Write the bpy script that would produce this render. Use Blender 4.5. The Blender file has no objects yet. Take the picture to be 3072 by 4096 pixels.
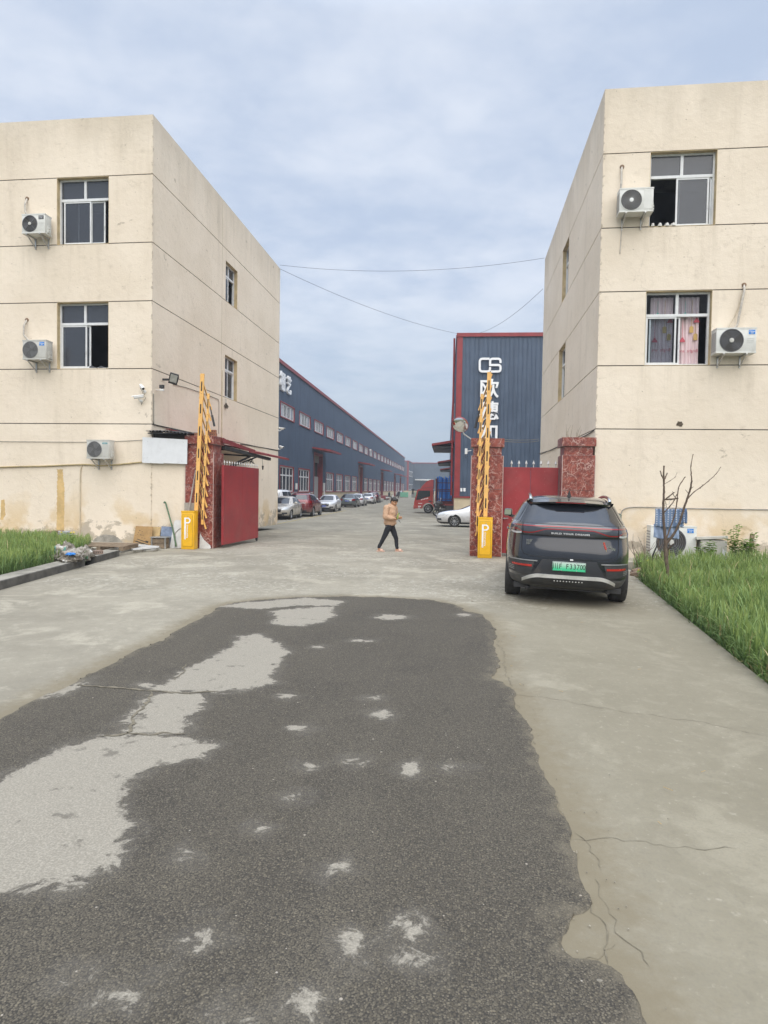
import bpy, bmesh, math, random
import numpy as np
from mathutils import Vector, Matrix, noise as mnoise

random.seed(7)
R = math.radians
scene = bpy.context.scene
COL = scene.collection

# ------------------------------------------------------------------ camera
CAM_H = 1.75
F_PX, YAW, PITCH, ROLL = 2594.08, -0.1207, 0.0349, -0.0169      # focal length in photo pixels, angles
_fw = np.array([math.sin(YAW) * math.cos(PITCH), math.cos(YAW) * math.cos(PITCH), -math.sin(PITCH)])
_r = np.array([math.cos(YAW), -math.sin(YAW), 0.0])
_d = np.cross(_fw, _r)
_c, _s = math.cos(ROLL), math.sin(ROLL)
CAMM = np.array([_c * _r + _s * _d, -_s * _r + _c * _d, _fw])
cam_data = bpy.data.cameras.new('camera')
cam = bpy.data.objects.new('camera', cam_data)
COL.objects.link(cam)
mw = Matrix.Identity(4)
for i in range(3):
    mw[i][0] = CAMM[0][i]
    mw[i][1] = -CAMM[1][i]
    mw[i][2] = -CAMM[2][i]
mw[2][3] = CAM_H
cam.matrix_world = mw
cam_data.sensor_fit = 'HORIZONTAL'
cam_data.sensor_width = 36.0
cam_data.lens = 36.0 * F_PX / 3072.0
cam_data.clip_start = 0.05
cam_data.clip_end = 6000.0
scene.camera = cam

# ------------------------------------------------------------------ sky, sun, exposure
SUN_EL, SUN_AZ = R(50), R(164)          # azimuth clockwise from +Y: the sun is behind the photographer
world = bpy.data.worlds.new('World')
scene.world = world
world.use_nodes = True
wn = world.node_tree
wn.nodes.clear()
def wnode(t, **k):
    n = wn.nodes.new(t)
    for a, b in k.items():
        setattr(n, a, b)
    return n
w_out = wnode('ShaderNodeOutputWorld')
w_bg = wnode('ShaderNodeBackground')
sky = wnode('ShaderNodeTexSky', sky_type='NISHITA')
sky.sun_disc = False
sky.sun_elevation = SUN_EL
sky.sun_rotation = SUN_AZ
sky.air_density = 1.3
sky.dust_density = 2.5
sky.ozone_density = 1.5
w_tc = wnode('ShaderNodeTexCoord')
w_sep = wnode('ShaderNodeSeparateXYZ')
wn.links.new(w_tc.outputs['Generated'], w_sep.inputs[0])
def wmath(op, a, b=None, clamp=False):
    n = wnode('ShaderNodeMath', operation=op)
    n.use_clamp = clamp
    for i, v in enumerate((a, b)):
        if v is None:
            continue
        if isinstance(v, (int, float)):
            n.inputs[i].default_value = v
        else:
            wn.links.new(v, n.inputs[i])
    return n.outputs[0]
zc = wmath('ADD', wmath('MAXIMUM', w_sep.outputs[2], 0.0), 0.16)
cu = wmath('DIVIDE', w_sep.outputs[0], zc)
cv = wmath('DIVIDE', w_sep.outputs[1], zc)
w_cmb = wnode('ShaderNodeCombineXYZ')
wn.links.new(cu, w_cmb.inputs[0]); wn.links.new(cv, w_cmb.inputs[1])
def wnoise(scale, detail, dist, loc):
    mp = wnode('ShaderNodeMapping')
    mp.inputs['Location'].default_value = loc
    mp.inputs['Rotation'].default_value = (0, 0, R(-28))
    mp.inputs['Scale'].default_value = (1.0, 1.12, 1)
    wn.links.new(w_cmb.outputs[0], mp.inputs[0])
    n = wnode('ShaderNodeTexNoise')
    n.inputs['Scale'].default_value = scale
    n.inputs['Detail'].default_value = detail
    n.inputs['Roughness'].default_value = 0.56
    n.inputs['Distortion'].default_value = dist
    wn.links.new(mp.outputs[0], n.inputs['Vector'])
    return n.outputs['Fac']
n1 = wnoise(1.3, 5.0, 0.12, (3.1, 1.7, 0))
n2 = wnoise(5.2, 5.0, 0.1, (7.3, 2.2, 0))
nm = wmath('ADD', wmath('MULTIPLY', n1, 0.60), wmath('MULTIPLY', n2, 0.40))
w_mr = wnode('ShaderNodeMapRange')
w_mr.interpolation_type = 'SMOOTHSTEP'
w_mr.inputs['From Min'].default_value = 0.34
w_mr.inputs['From Max'].default_value = 0.68
wn.links.new(nm, w_mr.inputs['Value'])
w_cloud = wnode('ShaderNodeMix', data_type='RGBA')            # thin bluish cloud to bright white cloud
w_cloud.inputs['A'].default_value = (0.59, 0.695, 0.885, 1)
w_cloud.inputs['B'].default_value = (0.87, 0.935, 1.055, 1)
wn.links.new(w_mr.outputs[0], w_cloud.inputs['Factor'])
# cloud thins and greys slightly near the horizon
w_hz = wnode('ShaderNodeMapRange')
w_hz.inputs['From Min'].default_value = 0.0
w_hz.inputs['From Max'].default_value = 0.30
wn.links.new(w_sep.outputs[2], w_hz.inputs['Value'])
w_mixh = wnode('ShaderNodeMix', data_type='RGBA')
w_mixh.inputs['A'].default_value = (0.475, 0.59, 0.735, 1)
wn.links.new(w_hz.outputs[0], w_mixh.inputs['Factor'])
wn.links.new(w_cloud.outputs['Result'], w_mixh.inputs['B'])
w_sc = wnode('ShaderNodeMix', data_type='RGBA', blend_type='MULTIPLY')
w_sc.inputs['Factor'].default_value = 1.0
w_sc.inputs['B'].default_value = (0.1, 0.1, 0.1, 1)
wn.links.new(sky.outputs[0], w_sc.inputs['A'])
w_mix = wnode('ShaderNodeMix', data_type='RGBA')
w_mix.inputs['Factor'].default_value = 0.86               # overcast: most of the clear sky is covered
wn.links.new(w_sc.outputs['Result'], w_mix.inputs['A'])
wn.links.new(w_mixh.outputs['Result'], w_mix.inputs['B'])
# an overcast sky is brightest overhead (about twice the light of the band in view)
w_ov = wnode('ShaderNodeMapRange')
w_ov.inputs['From Min'].default_value = 0.58
w_ov.inputs['From Max'].default_value = 1.0
w_ov.inputs['To Min'].default_value = 0.53
w_ov.inputs['To Max'].default_value = 1.7
wn.links.new(w_sep.outputs[2], w_ov.inputs['Value'])
wn.links.new(w_ov.outputs[0], w_bg.inputs['Strength'])
wn.links.new(w_mix.outputs['Result'], w_bg.inputs['Color'])
wn.links.new(w_bg.outputs[0], w_out.inputs['Surface'])

sun_l = bpy.data.lights.new('sun', 'SUN')
sun_l.energy = 1.5
sun_l.angle = R(85)          # sun spread wide by thin cloud: almost no cast shadows
sun_l.color = (1.0, 0.93, 0.82)
sun_o = bpy.data.objects.new('sun', sun_l)
COL.objects.link(sun_o)
_sd = Vector((math.sin(SUN_AZ) * math.cos(SUN_EL), math.cos(SUN_AZ) * math.cos(SUN_EL), math.sin(SUN_EL)))
sun_o.rotation_euler = _sd.to_track_quat('Z', 'Y').to_euler()
sun_o.location = (0, -10, 30)

scene.view_settings.view_transform = 'Standard'
scene.view_settings.look = 'None'
scene.view_settings.exposure = 0.90
scene.view_settings.gamma = 1.0
scene.view_settings.use_curve_mapping = False
scene.cycles.max_bounces = 6
scene.cycles.diffuse_bounces = 3
scene.cycles.glossy_bounces = 3
scene.cycles.transparent_max_bounces = 20
scene.cycles.use_denoising = True

# ------------------------------------------------------------------ measuring helpers
def _ray(x, y):
    return CAMM.T @ np.array([(x - 1536.0) / F_PX, (y - 2048.0) / F_PX, 1.0])
def G(x, y, z=0.0):
    d = _ray(x, y); t = (z - CAM_H) / d[2]
    return Vector(d * t + [0, 0, CAM_H])
def PY(x, y, Y):
    d = _ray(x, y); t = Y / d[1]
    return Vector(d * t + [0, 0, CAM_H])
def PX(x, y, X):
    d = _ray(x, y); t = X / d[0]
    return Vector(d * t + [0, 0, CAM_H])
def DG(x, y, z=0.0):
    return G(x * 1.8517, y * 1.8517, z)
YARD_Z = -0.25
def gz(Y):
    return 0.0 if Y < 19 else max(YARD_Z, (Y - 19) / 12.0 * YARD_Z)

# ------------------------------------------------------------------ object helpers
def link(o, parent=None):
    COL.objects.link(o)
    if parent is not None:
        o.parent = parent
    return o
def tag(o, label=None, cat=None, group=None, kind=None):
    if label: o['label'] = label
    if cat: o['category'] = cat
    if group: o['group'] = group
    if kind: o['kind'] = kind
    return o
def thing(name, label, cat, loc=(0, 0, 0), rz=0.0, group=None, parent=None):
    o = bpy.data.objects.new(name, None)
    o.empty_display_size = 0.2
    link(o, parent)
    o.location = loc
    o.rotation_euler = (0, 0, rz)
    return tag(o, label, cat, group)
def kids(o):
    return list(o.children)
def copy_tree(o, parent=None):
    c = o.copy()
    COL.objects.link(c)
    c.parent = parent
    for ch in kids(o):
        copy_tree(ch, c)
    return c

class MB:
    """collects geometry, builds one mesh object"""
    def __init__(s):
        s.v = []; s.f = []; s.m = []; s.cur = 0; s.T = None
    def add(s, vs, fs, m=None):
        b = len(s.v)
        if s.T is not None:
            vs = [s.T @ Vector(p) for p in vs]
        s.v.extend([tuple(p) for p in vs])
        s.f.extend([tuple(b + i for i in f) for f in fs])
        s.m.extend([s.cur if m is None else m] * len(fs))
        return s
    def box(s, x0, y0, z0, x1, y1, z1, m=None):
        if x1 < x0: x0, x1 = x1, x0
        if y1 < y0: y0, y1 = y1, y0
        if z1 < z0: z0, z1 = z1, z0
        return s.add([(x0, y0, z0), (x1, y0, z0), (x1, y1, z0), (x0, y1, z0), (x0, y0, z1), (x1, y0, z1), (x1, y1, z1), (x0, y1, z1)],
                     [(3, 2, 1, 0), (4, 5, 6, 7), (0, 1, 5, 4), (1, 2, 6, 5), (2, 3, 7, 6), (3, 0, 4, 7)], m)
    def cbox(s, x0, y0, z0, x1, y1, z1, c=0.01, m=None):
        """box with chamfered edges"""
        bm = bmesh.new()
        bmesh.ops.create_cube(bm, size=1.0)
        for v in bm.verts:
            v.co = Vector(((x0 + x1) / 2 + v.co.x * (x1 - x0), (y0 + y1) / 2 + v.co.y * (y1 - y0), (z0 + z1) / 2 + v.co.z * (z1 - z0)))
        bmesh.ops.bevel(bm, geom=list(bm.edges), offset=c, segments=2, affect='EDGES', profile=0.5)
        bm.verts.index_update()
        s.add([v.co.copy() for v in bm.verts], [[v.index for v in f.verts] for f in bm.faces], m)
        bm.free()
        return s
    def bar(s, a, b, w, h=None, m=None, up=(0, 0, 1)):
        """rectangular bar from a to b"""
        h = h or w
        a, b = Vector(a), Vector(b)
        d = (b - a).normalized()
        u = Vector(up)
        if abs(d.dot(u)) > 0.98: u = Vector((0, 1, 0))
        x = d.cross(u).normalized(); z = x.cross(d)
        vs = []
        for p in (a, b):
            for i, j in ((-1, -1), (1, -1), (1, 1), (-1, 1)):
                vs.append(p + x * (i * w / 2) + z * (j * h / 2))
        return s.add(vs, [(0, 1, 2, 3), (7, 6, 5, 4), (1, 0, 4, 5), (2, 1, 5, 6), (3, 2, 6, 7), (0, 3, 7, 4)], m)
    def tube(s, pts, r, n=8, m=None, caps=True):
        pts = [Vector(p) for p in pts]
        rs = r if isinstance(r, (list, tuple)) else [r] * len(pts)
        vs, fs = [], []
        prev = None
        for i, p in enumerate(pts):
            d = (pts[min(i + 1, len(pts) - 1)] - pts[max(i - 1, 0)])
            if d.length < 1e-9: d = Vector((0, 0, 1))
            d.normalize()
            if prev is None:
                u = Vector((0, 0, 1)) if abs(d.z) < 0.9 else Vector((1, 0, 0))
                x = d.cross(u).normalized()
            else:
                x = (prev - d * prev.dot(d))
                x = x.normalized() if x.length > 1e-6 else d.orthogonal().normalized()
            prev = x
            y = d.cross(x)
            for k in range(n):
                a = 2 * math.pi * k / n
                vs.append(p + (x * math.cos(a) + y * math.sin(a)) * rs[i])
        for i in range(len(pts) - 1):
            for k in range(n):
                fs.append((i * n + k, i * n + (k + 1) % n, (i + 1) * n + (k + 1) % n, (i + 1) * n + k))
        if caps:
            fs.append(tuple(reversed(range(n))))
            fs.append(tuple(range((len(pts) - 1) * n, len(pts) * n)))
        return s.add(vs, fs, m)
    def cyl(s, a, b, r, n=16, m=None, r2=None):
        return s.tube([a, b], [r, r if r2 is None else r2], n, m)
    def prism(s, poly, h, m=None, frame=None):
        """poly [(u,v)] extruded by h along w; frame maps (u,v,w) to a point"""
        fr = frame or (lambda u, v, w: (u, v, w))
        n = len(poly)
        vs = [fr(u, v, 0) for u, v in poly] + [fr(u, v, h) for u, v in poly]
        fs = [tuple(reversed(range(n))), tuple(range(n, 2 * n))]
        fs += [(i, (i + 1) % n, n + (i + 1) % n, n + i) for i in range(n)]
        return s.add(vs, fs, m)
    def lathe(s, prof, n=24, m=None, axis='Z', c=(0, 0, 0)):
        """prof [(r, t)] revolved about an axis"""
        vs, fs = [], []
        for r, t in prof:
            for k in range(n):
                a = 2 * math.pi * k / n
                p, q = r * math.cos(a), r * math.sin(a)
                vs.append({'Z': (c[0] + p, c[1] + q, c[2] + t), 'Y': (c[0] + p, c[1] + t, c[2] + q), 'X': (c[0] + t, c[1] + p, c[2] + q)}[axis])
        for i in range(len(prof) - 1):
            for k in range(n):
                fs.append((i * n + k, i * n + (k + 1) % n, (i + 1) * n + (k + 1) % n, (i + 1) * n + k))
        return s.add(vs, fs, m)
    def grid(s, fn, nu, nv, m=None):
        vs = [fn(i / nu, j / nv) for j in range(nv + 1) for i in range(nu + 1)]
        fs = [(j * (nu + 1) + i, j * (nu + 1) + i + 1, (j + 1) * (nu + 1) + i + 1, (j + 1) * (nu + 1) + i) for j in range(nv) for i in range(nu)]
        return s.add(vs, fs, m)
    def ball(s, c, r, nu=12, nv=8, m=None):
        rx, ry, rz = r if isinstance(r, (tuple, list)) else (r, r, r)
        vs = [(c[0], c[1], c[2] - rz)]
        for j in range(1, nv):
            t = -math.pi / 2 + math.pi * j / nv
            for i in range(nu):
                a = 2 * math.pi * i / nu
                vs.append((c[0] + rx * math.cos(t) * math.cos(a), c[1] + ry * math.cos(t) * math.sin(a), c[2] + rz * math.sin(t)))
        vs.append((c[0], c[1], c[2] + rz))
        fs = [(0, 1 + (i + 1) % nu, 1 + i) for i in range(nu)]
        for j in range(nv - 2):
            for i in range(nu):
                a = 1 + j * nu
                fs.append((a + i, a + (i + 1) % nu, a + nu + (i + 1) % nu, a + nu + i))
        a = 1 + (nv - 2) * nu
        fs += [(a + i, a + (i + 1) % nu, len(vs) - 1) for i in range(nu)]
        return s.add(vs, fs, m)
    def mesh(s, name, mats, smooth=None):
        me = bpy.data.meshes.new(name)
        me.from_pydata(s.v, [], s.f)
        if not isinstance(mats, (list, tuple)): mats = [mats]
        for m in mats: me.materials.append(m)
        if len(mats) > 1:
            me.polygons.foreach_set('material_index', s.m)
        if smooth is not None:
            me.polygons.foreach_set('use_smooth', [True] * len(me.polygons))
            if smooth < 179:
                me.set_sharp_from_angle(angle=R(smooth))
        me.update()
        return me
    def build(s, name, mats, parent=None, loc=None, smooth=None, fix=False):
        me = s.mesh(name, mats, smooth)
        if fix:
            bm = bmesh.new(); bm.from_mesh(me)
            bmesh.ops.recalc_face_normals(bm, faces=bm.faces)
            bm.to_mesh(me); bm.free()
        o = bpy.data.objects.new(name, me)
        if loc is not None: o.location = loc
        return link(o, parent)

def obj(name, me, parent=None, loc=None, rot=None):
    o = bpy.data.objects.new(name, me)
    if loc is not None: o.location = loc
    if rot is not None: o.rotation_euler = rot
    return link(o, parent)
def apply_mods(o):
    """replace an object's mesh by its evaluated mesh"""
    dg = bpy.context.evaluated_depsgraph_get()
    me = bpy.data.meshes.new_from_object(o.evaluated_get(dg))
    o.modifiers.clear()
    o.data = me
    return o
def text_mesh(body, size, extrude=0.01, bold=0.0, align='CENTER', space=1.0):
    cu = bpy.data.curves.new('lettering', 'FONT')
    cu.body = body
    cu.size = size
    cu.extrude = extrude
    cu.offset = bold
    cu.align_x = align
    cu.align_y = 'CENTER'
    cu.space_character = space
    cu.resolution_u = 3
    o = bpy.data.objects.new('lettering', cu)
    COL.objects.link(o)
    dg = bpy.context.evaluated_depsgraph_get()
    me = bpy.data.meshes.new_from_object(o.evaluated_get(dg))
    bpy.data.objects.remove(o)
    bpy.data.curves.remove(cu)
    return me
def lettering(body, size, m, parent, loc, rot, extrude=0.01, bold=0.0, align='CENTER', space=1.0, name='lettering'):
    me = text_mesh(body, size, extrude, bold, align, space)
    me.materials.clear(); me.materials.append(m)
    return obj(name, me, parent, loc, rot)

# ------------------------------------------------------------------ material helpers
class NT:
    def __init__(s, name):
        s.mat = bpy.data.materials.new(name)
        s.mat.use_nodes = True
        s.t = s.mat.node_tree
        s.b = s.t.nodes['Principled BSDF']
        s._pos = None
    def n(s, typ, _in=None, **k):
        nd = s.t.nodes.new(typ)
        for a, b in k.items(): setattr(nd, a, b)
        for a, b in (_in or {}).items(): s.set(nd.inputs[a], b)
        return nd
    def set(s, sock, v):
        if hasattr(v, 'is_output') or isinstance(v, bpy.types.NodeSocket):
            s.t.links.new(v, sock)
        else:
            if isinstance(v, (tuple, list)) and len(v) == 3 and sock.type == 'RGBA': v = (*v, 1)
            sock.default_value = v
    def pos(s, kind='pos'):
        if kind == 'pos':
            return s.n('ShaderNodeNewGeometry').outputs['Position']
        return s.n('ShaderNodeTexCoord').outputs['Object']
    def mapping(s, vec, scale=(1, 1, 1), loc=(0, 0, 0), rot=(0, 0, 0)):
        return s.n('ShaderNodeMapping', {'Vector': vec, 'Scale': scale, 'Location': loc, 'Rotation': rot}).outputs[0]
    def noise(s, vec, scale, detail=4, rough=0.55, dist=0.0):
        return s.n('ShaderNodeTexNoise', {'Vector': vec, 'Scale': scale, 'Detail': detail, 'Roughness': rough, 'Distortion': dist}).outputs['Fac']
    def ramp(s, fac, a, b, smooth=True):
        nd = s.n('ShaderNodeMapRange', {'Value': fac, 'From Min': a, 'From Max': b})
        nd.interpolation_type = 'SMOOTHSTEP' if smooth else 'LINEAR'
        return nd.outputs[0]
    def mix(s, fac, a, b, mode='MIX'):
        nd = s.n('ShaderNodeMix', {'Factor': fac, 'A': a, 'B': b} if False else None, data_type='RGBA', blend_type=mode)
        s.set(nd.inputs['Factor'], fac)
        s.set(nd.inputs[6], a); s.set(nd.inputs[7], b)
        return nd.outputs[2]
    def math(s, op, a, b=0.0, clamp=False):
        nd = s.n('ShaderNodeMath', operation=op, use_clamp=clamp)
        s.set(nd.inputs[0], a); s.set(nd.inputs[1], b)
        return nd.outputs[0]
    def sep(s, vec):
        return s.n('ShaderNodeSeparateXYZ', {0: vec}).outputs
    def attr(s, name):
        return s.n('ShaderNodeAttribute', attribute_name=name).outputs['Fac']
    def bump(s, h, strength=0.3, dist=0.02, normal=None):
        d = {'Height': h, 'Strength': strength, 'Distance': dist}
        if normal is not None: d['Normal'] = normal
        return s.n('ShaderNodeBump', d).outputs[0]
    def out(s, col=None, rough=None, metal=None, normal=None, **k):
        if col is not None: s.set(s.b.inputs['Base Color'], col)
        if rough is not None: s.set(s.b.inputs['Roughness'], rough)
        if metal is not None: s.set(s.b.inputs['Metallic'], metal)
        if normal is not None: s.set(s.b.inputs['Normal'], normal)
        for a, b in k.items(): s.set(s.b.inputs[a.replace('_', ' ')], b)
        return s.mat

def simple(name, col, rough=0.6, metal=0.0, var=0.14, scale=6.0, dirt=0.0, dirtcol=(0.16, 0.13, 0.1), bump=0.0, coat=0.0, kind='obj', spec=0.5):
    """plain painted or moulded surface with a little mottling, optional grime and relief"""
    t = NT(name)
    p = t.pos(kind)
    n = t.noise(p, scale, 5, 0.6)
    dark = tuple(c * (1 - var) for c in col)
    light = tuple(min(1, c * (1 + var)) for c in col)
    c = t.mix(t.ramp(n, 0.3, 0.7), dark, light)
    if dirt > 0:
        d = t.noise(p, scale * 0.7, 7, 0.68, 0.4)
        c = t.mix(t.math('MULTIPLY', t.ramp(d, 0.5, 0.72), dirt), c, dirtcol)
    nr = None
    if bump > 0:
        nr = t.bump(t.noise(p, scale * 9, 4, 0.6), bump, 0.01)
    rr = t.n('ShaderNodeMapRange', {'Value': n, 'To Min': max(0.02, rough - 0.07), 'To Max': min(1, rough + 0.09)}).outputs[0]
    t.out(c, rr, metal, nr)
    t.b.inputs['Specular IOR Level'].default_value = spec
    if coat: t.b.inputs['Coat Weight'].default_value = coat; t.b.inputs['Coat Roughness'].default_value = 0.05
    return t.mat
# ================================================================== materials
def mat_plaster():
    t = NT('plaster_cream')
    p = t.pos()
    big = t.noise(p, 0.55, 4, 0.55)
    med = t.noise(p, 3.2, 6, 0.62)
    streak = t.noise(t.mapping(p, (2.6, 2.6, 0.22)), 1.0, 6, 0.62, 0.3)
    c = t.mix(t.ramp(big, 0.3, 0.7), (0.75, 0.65, 0.52), (0.82, 0.72, 0.59))
    c = t.mix(t.math('MULTIPLY', t.ramp(streak, 0.54, 0.78), 0.26), c, (0.43, 0.36, 0.27))
    c = t.mix(t.math('MULTIPLY', t.ramp(med, 0.56, 0.8), 0.32), c, (0.42, 0.355, 0.27))
    # grime washed down from the parapet
    z = t.sep(p)[2]
    top = t.ramp(t.math('ADD', z, t.math('MULTIPLY', t.math('SUBTRACT', t.noise(t.mapping(p, (1.8, 1.8, 0.35)), 1.0, 5, 0.6), 0.5), 3.0)), 10.6, 12.6)
    c = t.mix(t.math('MULTIPLY', top, 0.30), c, (0.33, 0.29, 0.22))
    # damp and peeling patches low on the wall
    pn = t.noise(t.mapping(p, (1.0, 1.0, 1.6)), 1.6, 8, 0.66, 0.35)
    low = t.ramp(z, 1.15, 0.05)
    c = t.mix(t.math('MULTIPLY', t.ramp(t.math('ADD', pn, t.math('MULTIPLY', low, 0.24)), 0.65, 0.72), 0.65), c, (0.30, 0.255, 0.19))
    c = t.mix(t.math('MULTIPLY', t.math('MULTIPLY', t.ramp(t.noise(p, 1.1, 4), 0.47, 0.62), t.ramp(z, 2.1, 0.3)), 0.75), c, (0.62, 0.455, 0.24))
    # small chips and pits
    vo = t.n('ShaderNodeTexVoronoi', {'Vector': t.mapping(p, (1, 1, 1.7)), 'Scale': 3.1, 'Randomness': 1.0})
    pit = t.math('LESS_THAN', t.math('ADD', vo.outputs['Distance'], t.math('MULTIPLY', t.noise(p, 24, 3), 0.12)), 0.105)
    c = t.mix(t.math('MULTIPLY', pit, 0.7), c, (0.25, 0.21, 0.15))
    ck = t.n('ShaderNodeTexVoronoi', {'Vector': t.n('ShaderNodeVectorMath', {0: p, 1: t.n('ShaderNodeTexNoise', {'Vector': p, 'Scale': 2.5, 'Detail': 5.0}).outputs['Color']}, operation='ADD').outputs[0], 'Scale': 0.75}, feature='DISTANCE_TO_EDGE').outputs['Distance']
    ckm = t.math('MULTIPLY', t.ramp(ck, 0.012, 0.003), t.ramp(t.noise(p, 0.9, 3), 0.54, 0.62))
    c = t.mix(t.math('MULTIPLY', ckm, 0.16), c, (0.30, 0.25, 0.18))
    sx_ = t.sep(p)
    def corner(x0):
        a = t.math('SUBTRACT', sx_[0], x0); b = t.math('SUBTRACT', sx_[1], 17.55)
        return t.math('SQRT', t.math('ADD', t.math('MULTIPLY', a, a), t.math('MULTIPLY', b, b)))
    cd = t.math('MINIMUM', corner(-8.813), corner(3.402))
    chip = t.ramp(t.math('ADD', cd, t.math('MULTIPLY', t.math('SUBTRACT', t.noise(p, 7, 6, 0.7), 0.5), 0.42)), 0.015, -0.03)
    c = t.mix(t.math('MULTIPLY', chip, 0.6), c, (0.36, 0.30, 0.225))
    tw_ = t.noise(t.mapping(p, (1.4, 1.4, 4.0)), 2.2, 5, 0.6, 0.6)
    c = t.mix(t.math('MULTIPLY', t.ramp(tw_, 0.55, 0.72), 0.16), c, (0.46, 0.39, 0.29))
    # run-off streaks under the sills and outdoor units
    def band(v, a, b, s): return t.math('MULTIPLY', t.ramp(v, a - s, a), t.ramp(v, b + s, b))
    wx = t.math('MAXIMUM', band(sx_[0], -11.75, -10.05, 0.06), band(sx_[0], 4.5, 6.25, 0.06))
    ax_ = t.math('MAXIMUM', band(sx_[0], -12.7, -12.1, 0.15), band(sx_[0], 6.5, 7.3, 0.15))
    def below(s): return t.math('MULTIPLY', t.ramp(z, s - 1.5, s - 0.1), t.math('LESS_THAN', z, s))
    dr = t.math('ADD', t.math('MULTIPLY', wx, t.math('ADD', below(8.589), below(5.059))), t.math('MULTIPLY', ax_, t.math('ADD', below(8.5), below(5.0))), clamp=True)
    dn = t.noise(t.mapping(p, (5.0, 5.0, 0.3)), 1.0, 5, 0.65)
    c = t.mix(t.math('MULTIPLY', t.math('MULTIPLY', t.ramp(dn, 0.46, 0.70), dr), 0.20), c, (0.34, 0.285, 0.20))
    fine = t.noise(p, 38, 4, 0.65)
    h = t.math('ADD', t.math('MULTIPLY', fine, 0.35), t.math('MULTIPLY', t.noise(p, 6, 5, 0.6), 0.9))
    h = t.math('SUBTRACT', h, t.math('MULTIPLY', pit, 0.6))
    return t.out(c, 0.9, 0, t.bump(h, 0.5, 0.025), Specular_IOR_Level=0.25)

def mat_concrete(name='concrete_drive'):
    t = NT(name)
    p = t.pos()
    big = t.noise(p, 0.35, 5, 0.6, 0.3)
    med = t.noise(p, 0.8, 8, 0.64, 0.3)
    dust = t.noise(p, 0.95, 9, 0.66, 0.5)
    fine = t.noise(p, 70, 5, 0.7)
    c = t.mix(t.ramp(big, 0.3, 0.72), (0.225, 0.204, 0.158), (0.325, 0.297, 0.232))
    c = t.mix(t.math('MULTIPLY', t.ramp(dust, 0.52, 0.62), 0.62), c, (0.43, 0.395, 0.31))
    c = t.mix(t.math('MULTIPLY', t.ramp(med, 0.53, 0.66), 0.55), c, (0.20, 0.183, 0.14))
    mid_ = t.noise(p, 4.5, 8, 0.7, 0.4)
    c = t.mix(t.math('MULTIPLY', t.ramp(mid_, 0.50, 0.66), 0.30), c, (0.19, 0.174, 0.135))
    c = t.mix(t.math('MULTIPLY', t.ramp(mid_, 0.48, 0.36), 0.28), c, (0.43, 0.40, 0.32))
    y = t.sep(p)[1]
    slab = t.math('MULTIPLY', t.ramp(t.sep(p)[0], -0.6, 1.3), t.ramp(y, 13.5, 9.5))      # the newer, browner slab on the right
    c = t.mix(t.math('MULTIPLY', slab, 0.55), c, (0.20, 0.176, 0.115))
    # scaled, pitted surface of the older slab towards the gate
    scal = t.noise(p, 9.0, 7, 0.7, 0.8)
    sc = t.math('MULTIPLY', t.math('MULTIPLY', t.ramp(scal, 0.50, 0.60), t.ramp(t.noise(p, 0.6, 3), 0.35, 0.6)), t.math('MULTIPLY', t.ramp(y, 8.8, 11.5), t.ramp(y, 30, 20)))
    c = t.mix(t.math('MULTIPLY', sc, 0.7), c, (0.46, 0.435, 0.365))
    c = t.mix(t.math('MULTIPLY', t.ramp(fine, 0.42, 0.75), 0.45), c, (0.19, 0.172, 0.135))
    gr = t.noise(p, 19, 6, 0.75)
    c = t.mix(t.math('MULTIPLY', t.ramp(gr, 0.52, 0.68), 0.3), c, (0.17, 0.152, 0.115))
    c = t.mix(t.math('MULTIPLY', t.ramp(gr, 0.42, 0.30), 0.35), c, (0.47, 0.435, 0.35))
    # earth and crumbled edge beside the asphalt
    e = t.attr('edge')
    en = t.math('ADD', e, t.math('MULTIPLY', t.math('SUBTRACT', t.noise(p, 9, 6, 0.68), 0.5), 0.55))
    near = t.math('MULTIPLY', t.ramp(en, 0.36, 0.0), t.ramp(e, -0.2, -0.05))
    c = t.mix(t.math('MULTIPLY', near, 0.8), c, (0.185, 0.155, 0.10))
    h = t.math('ADD', t.math('MULTIPLY', fine, 0.25), t.math('ADD', t.math('MULTIPLY', med, 0.5), t.math('MULTIPLY', sc, 0.5)))
    return t.out(c, 0.88, 0, t.bump(h, 0.35, 0.012), Specular_IOR_Level=0.3)

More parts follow.
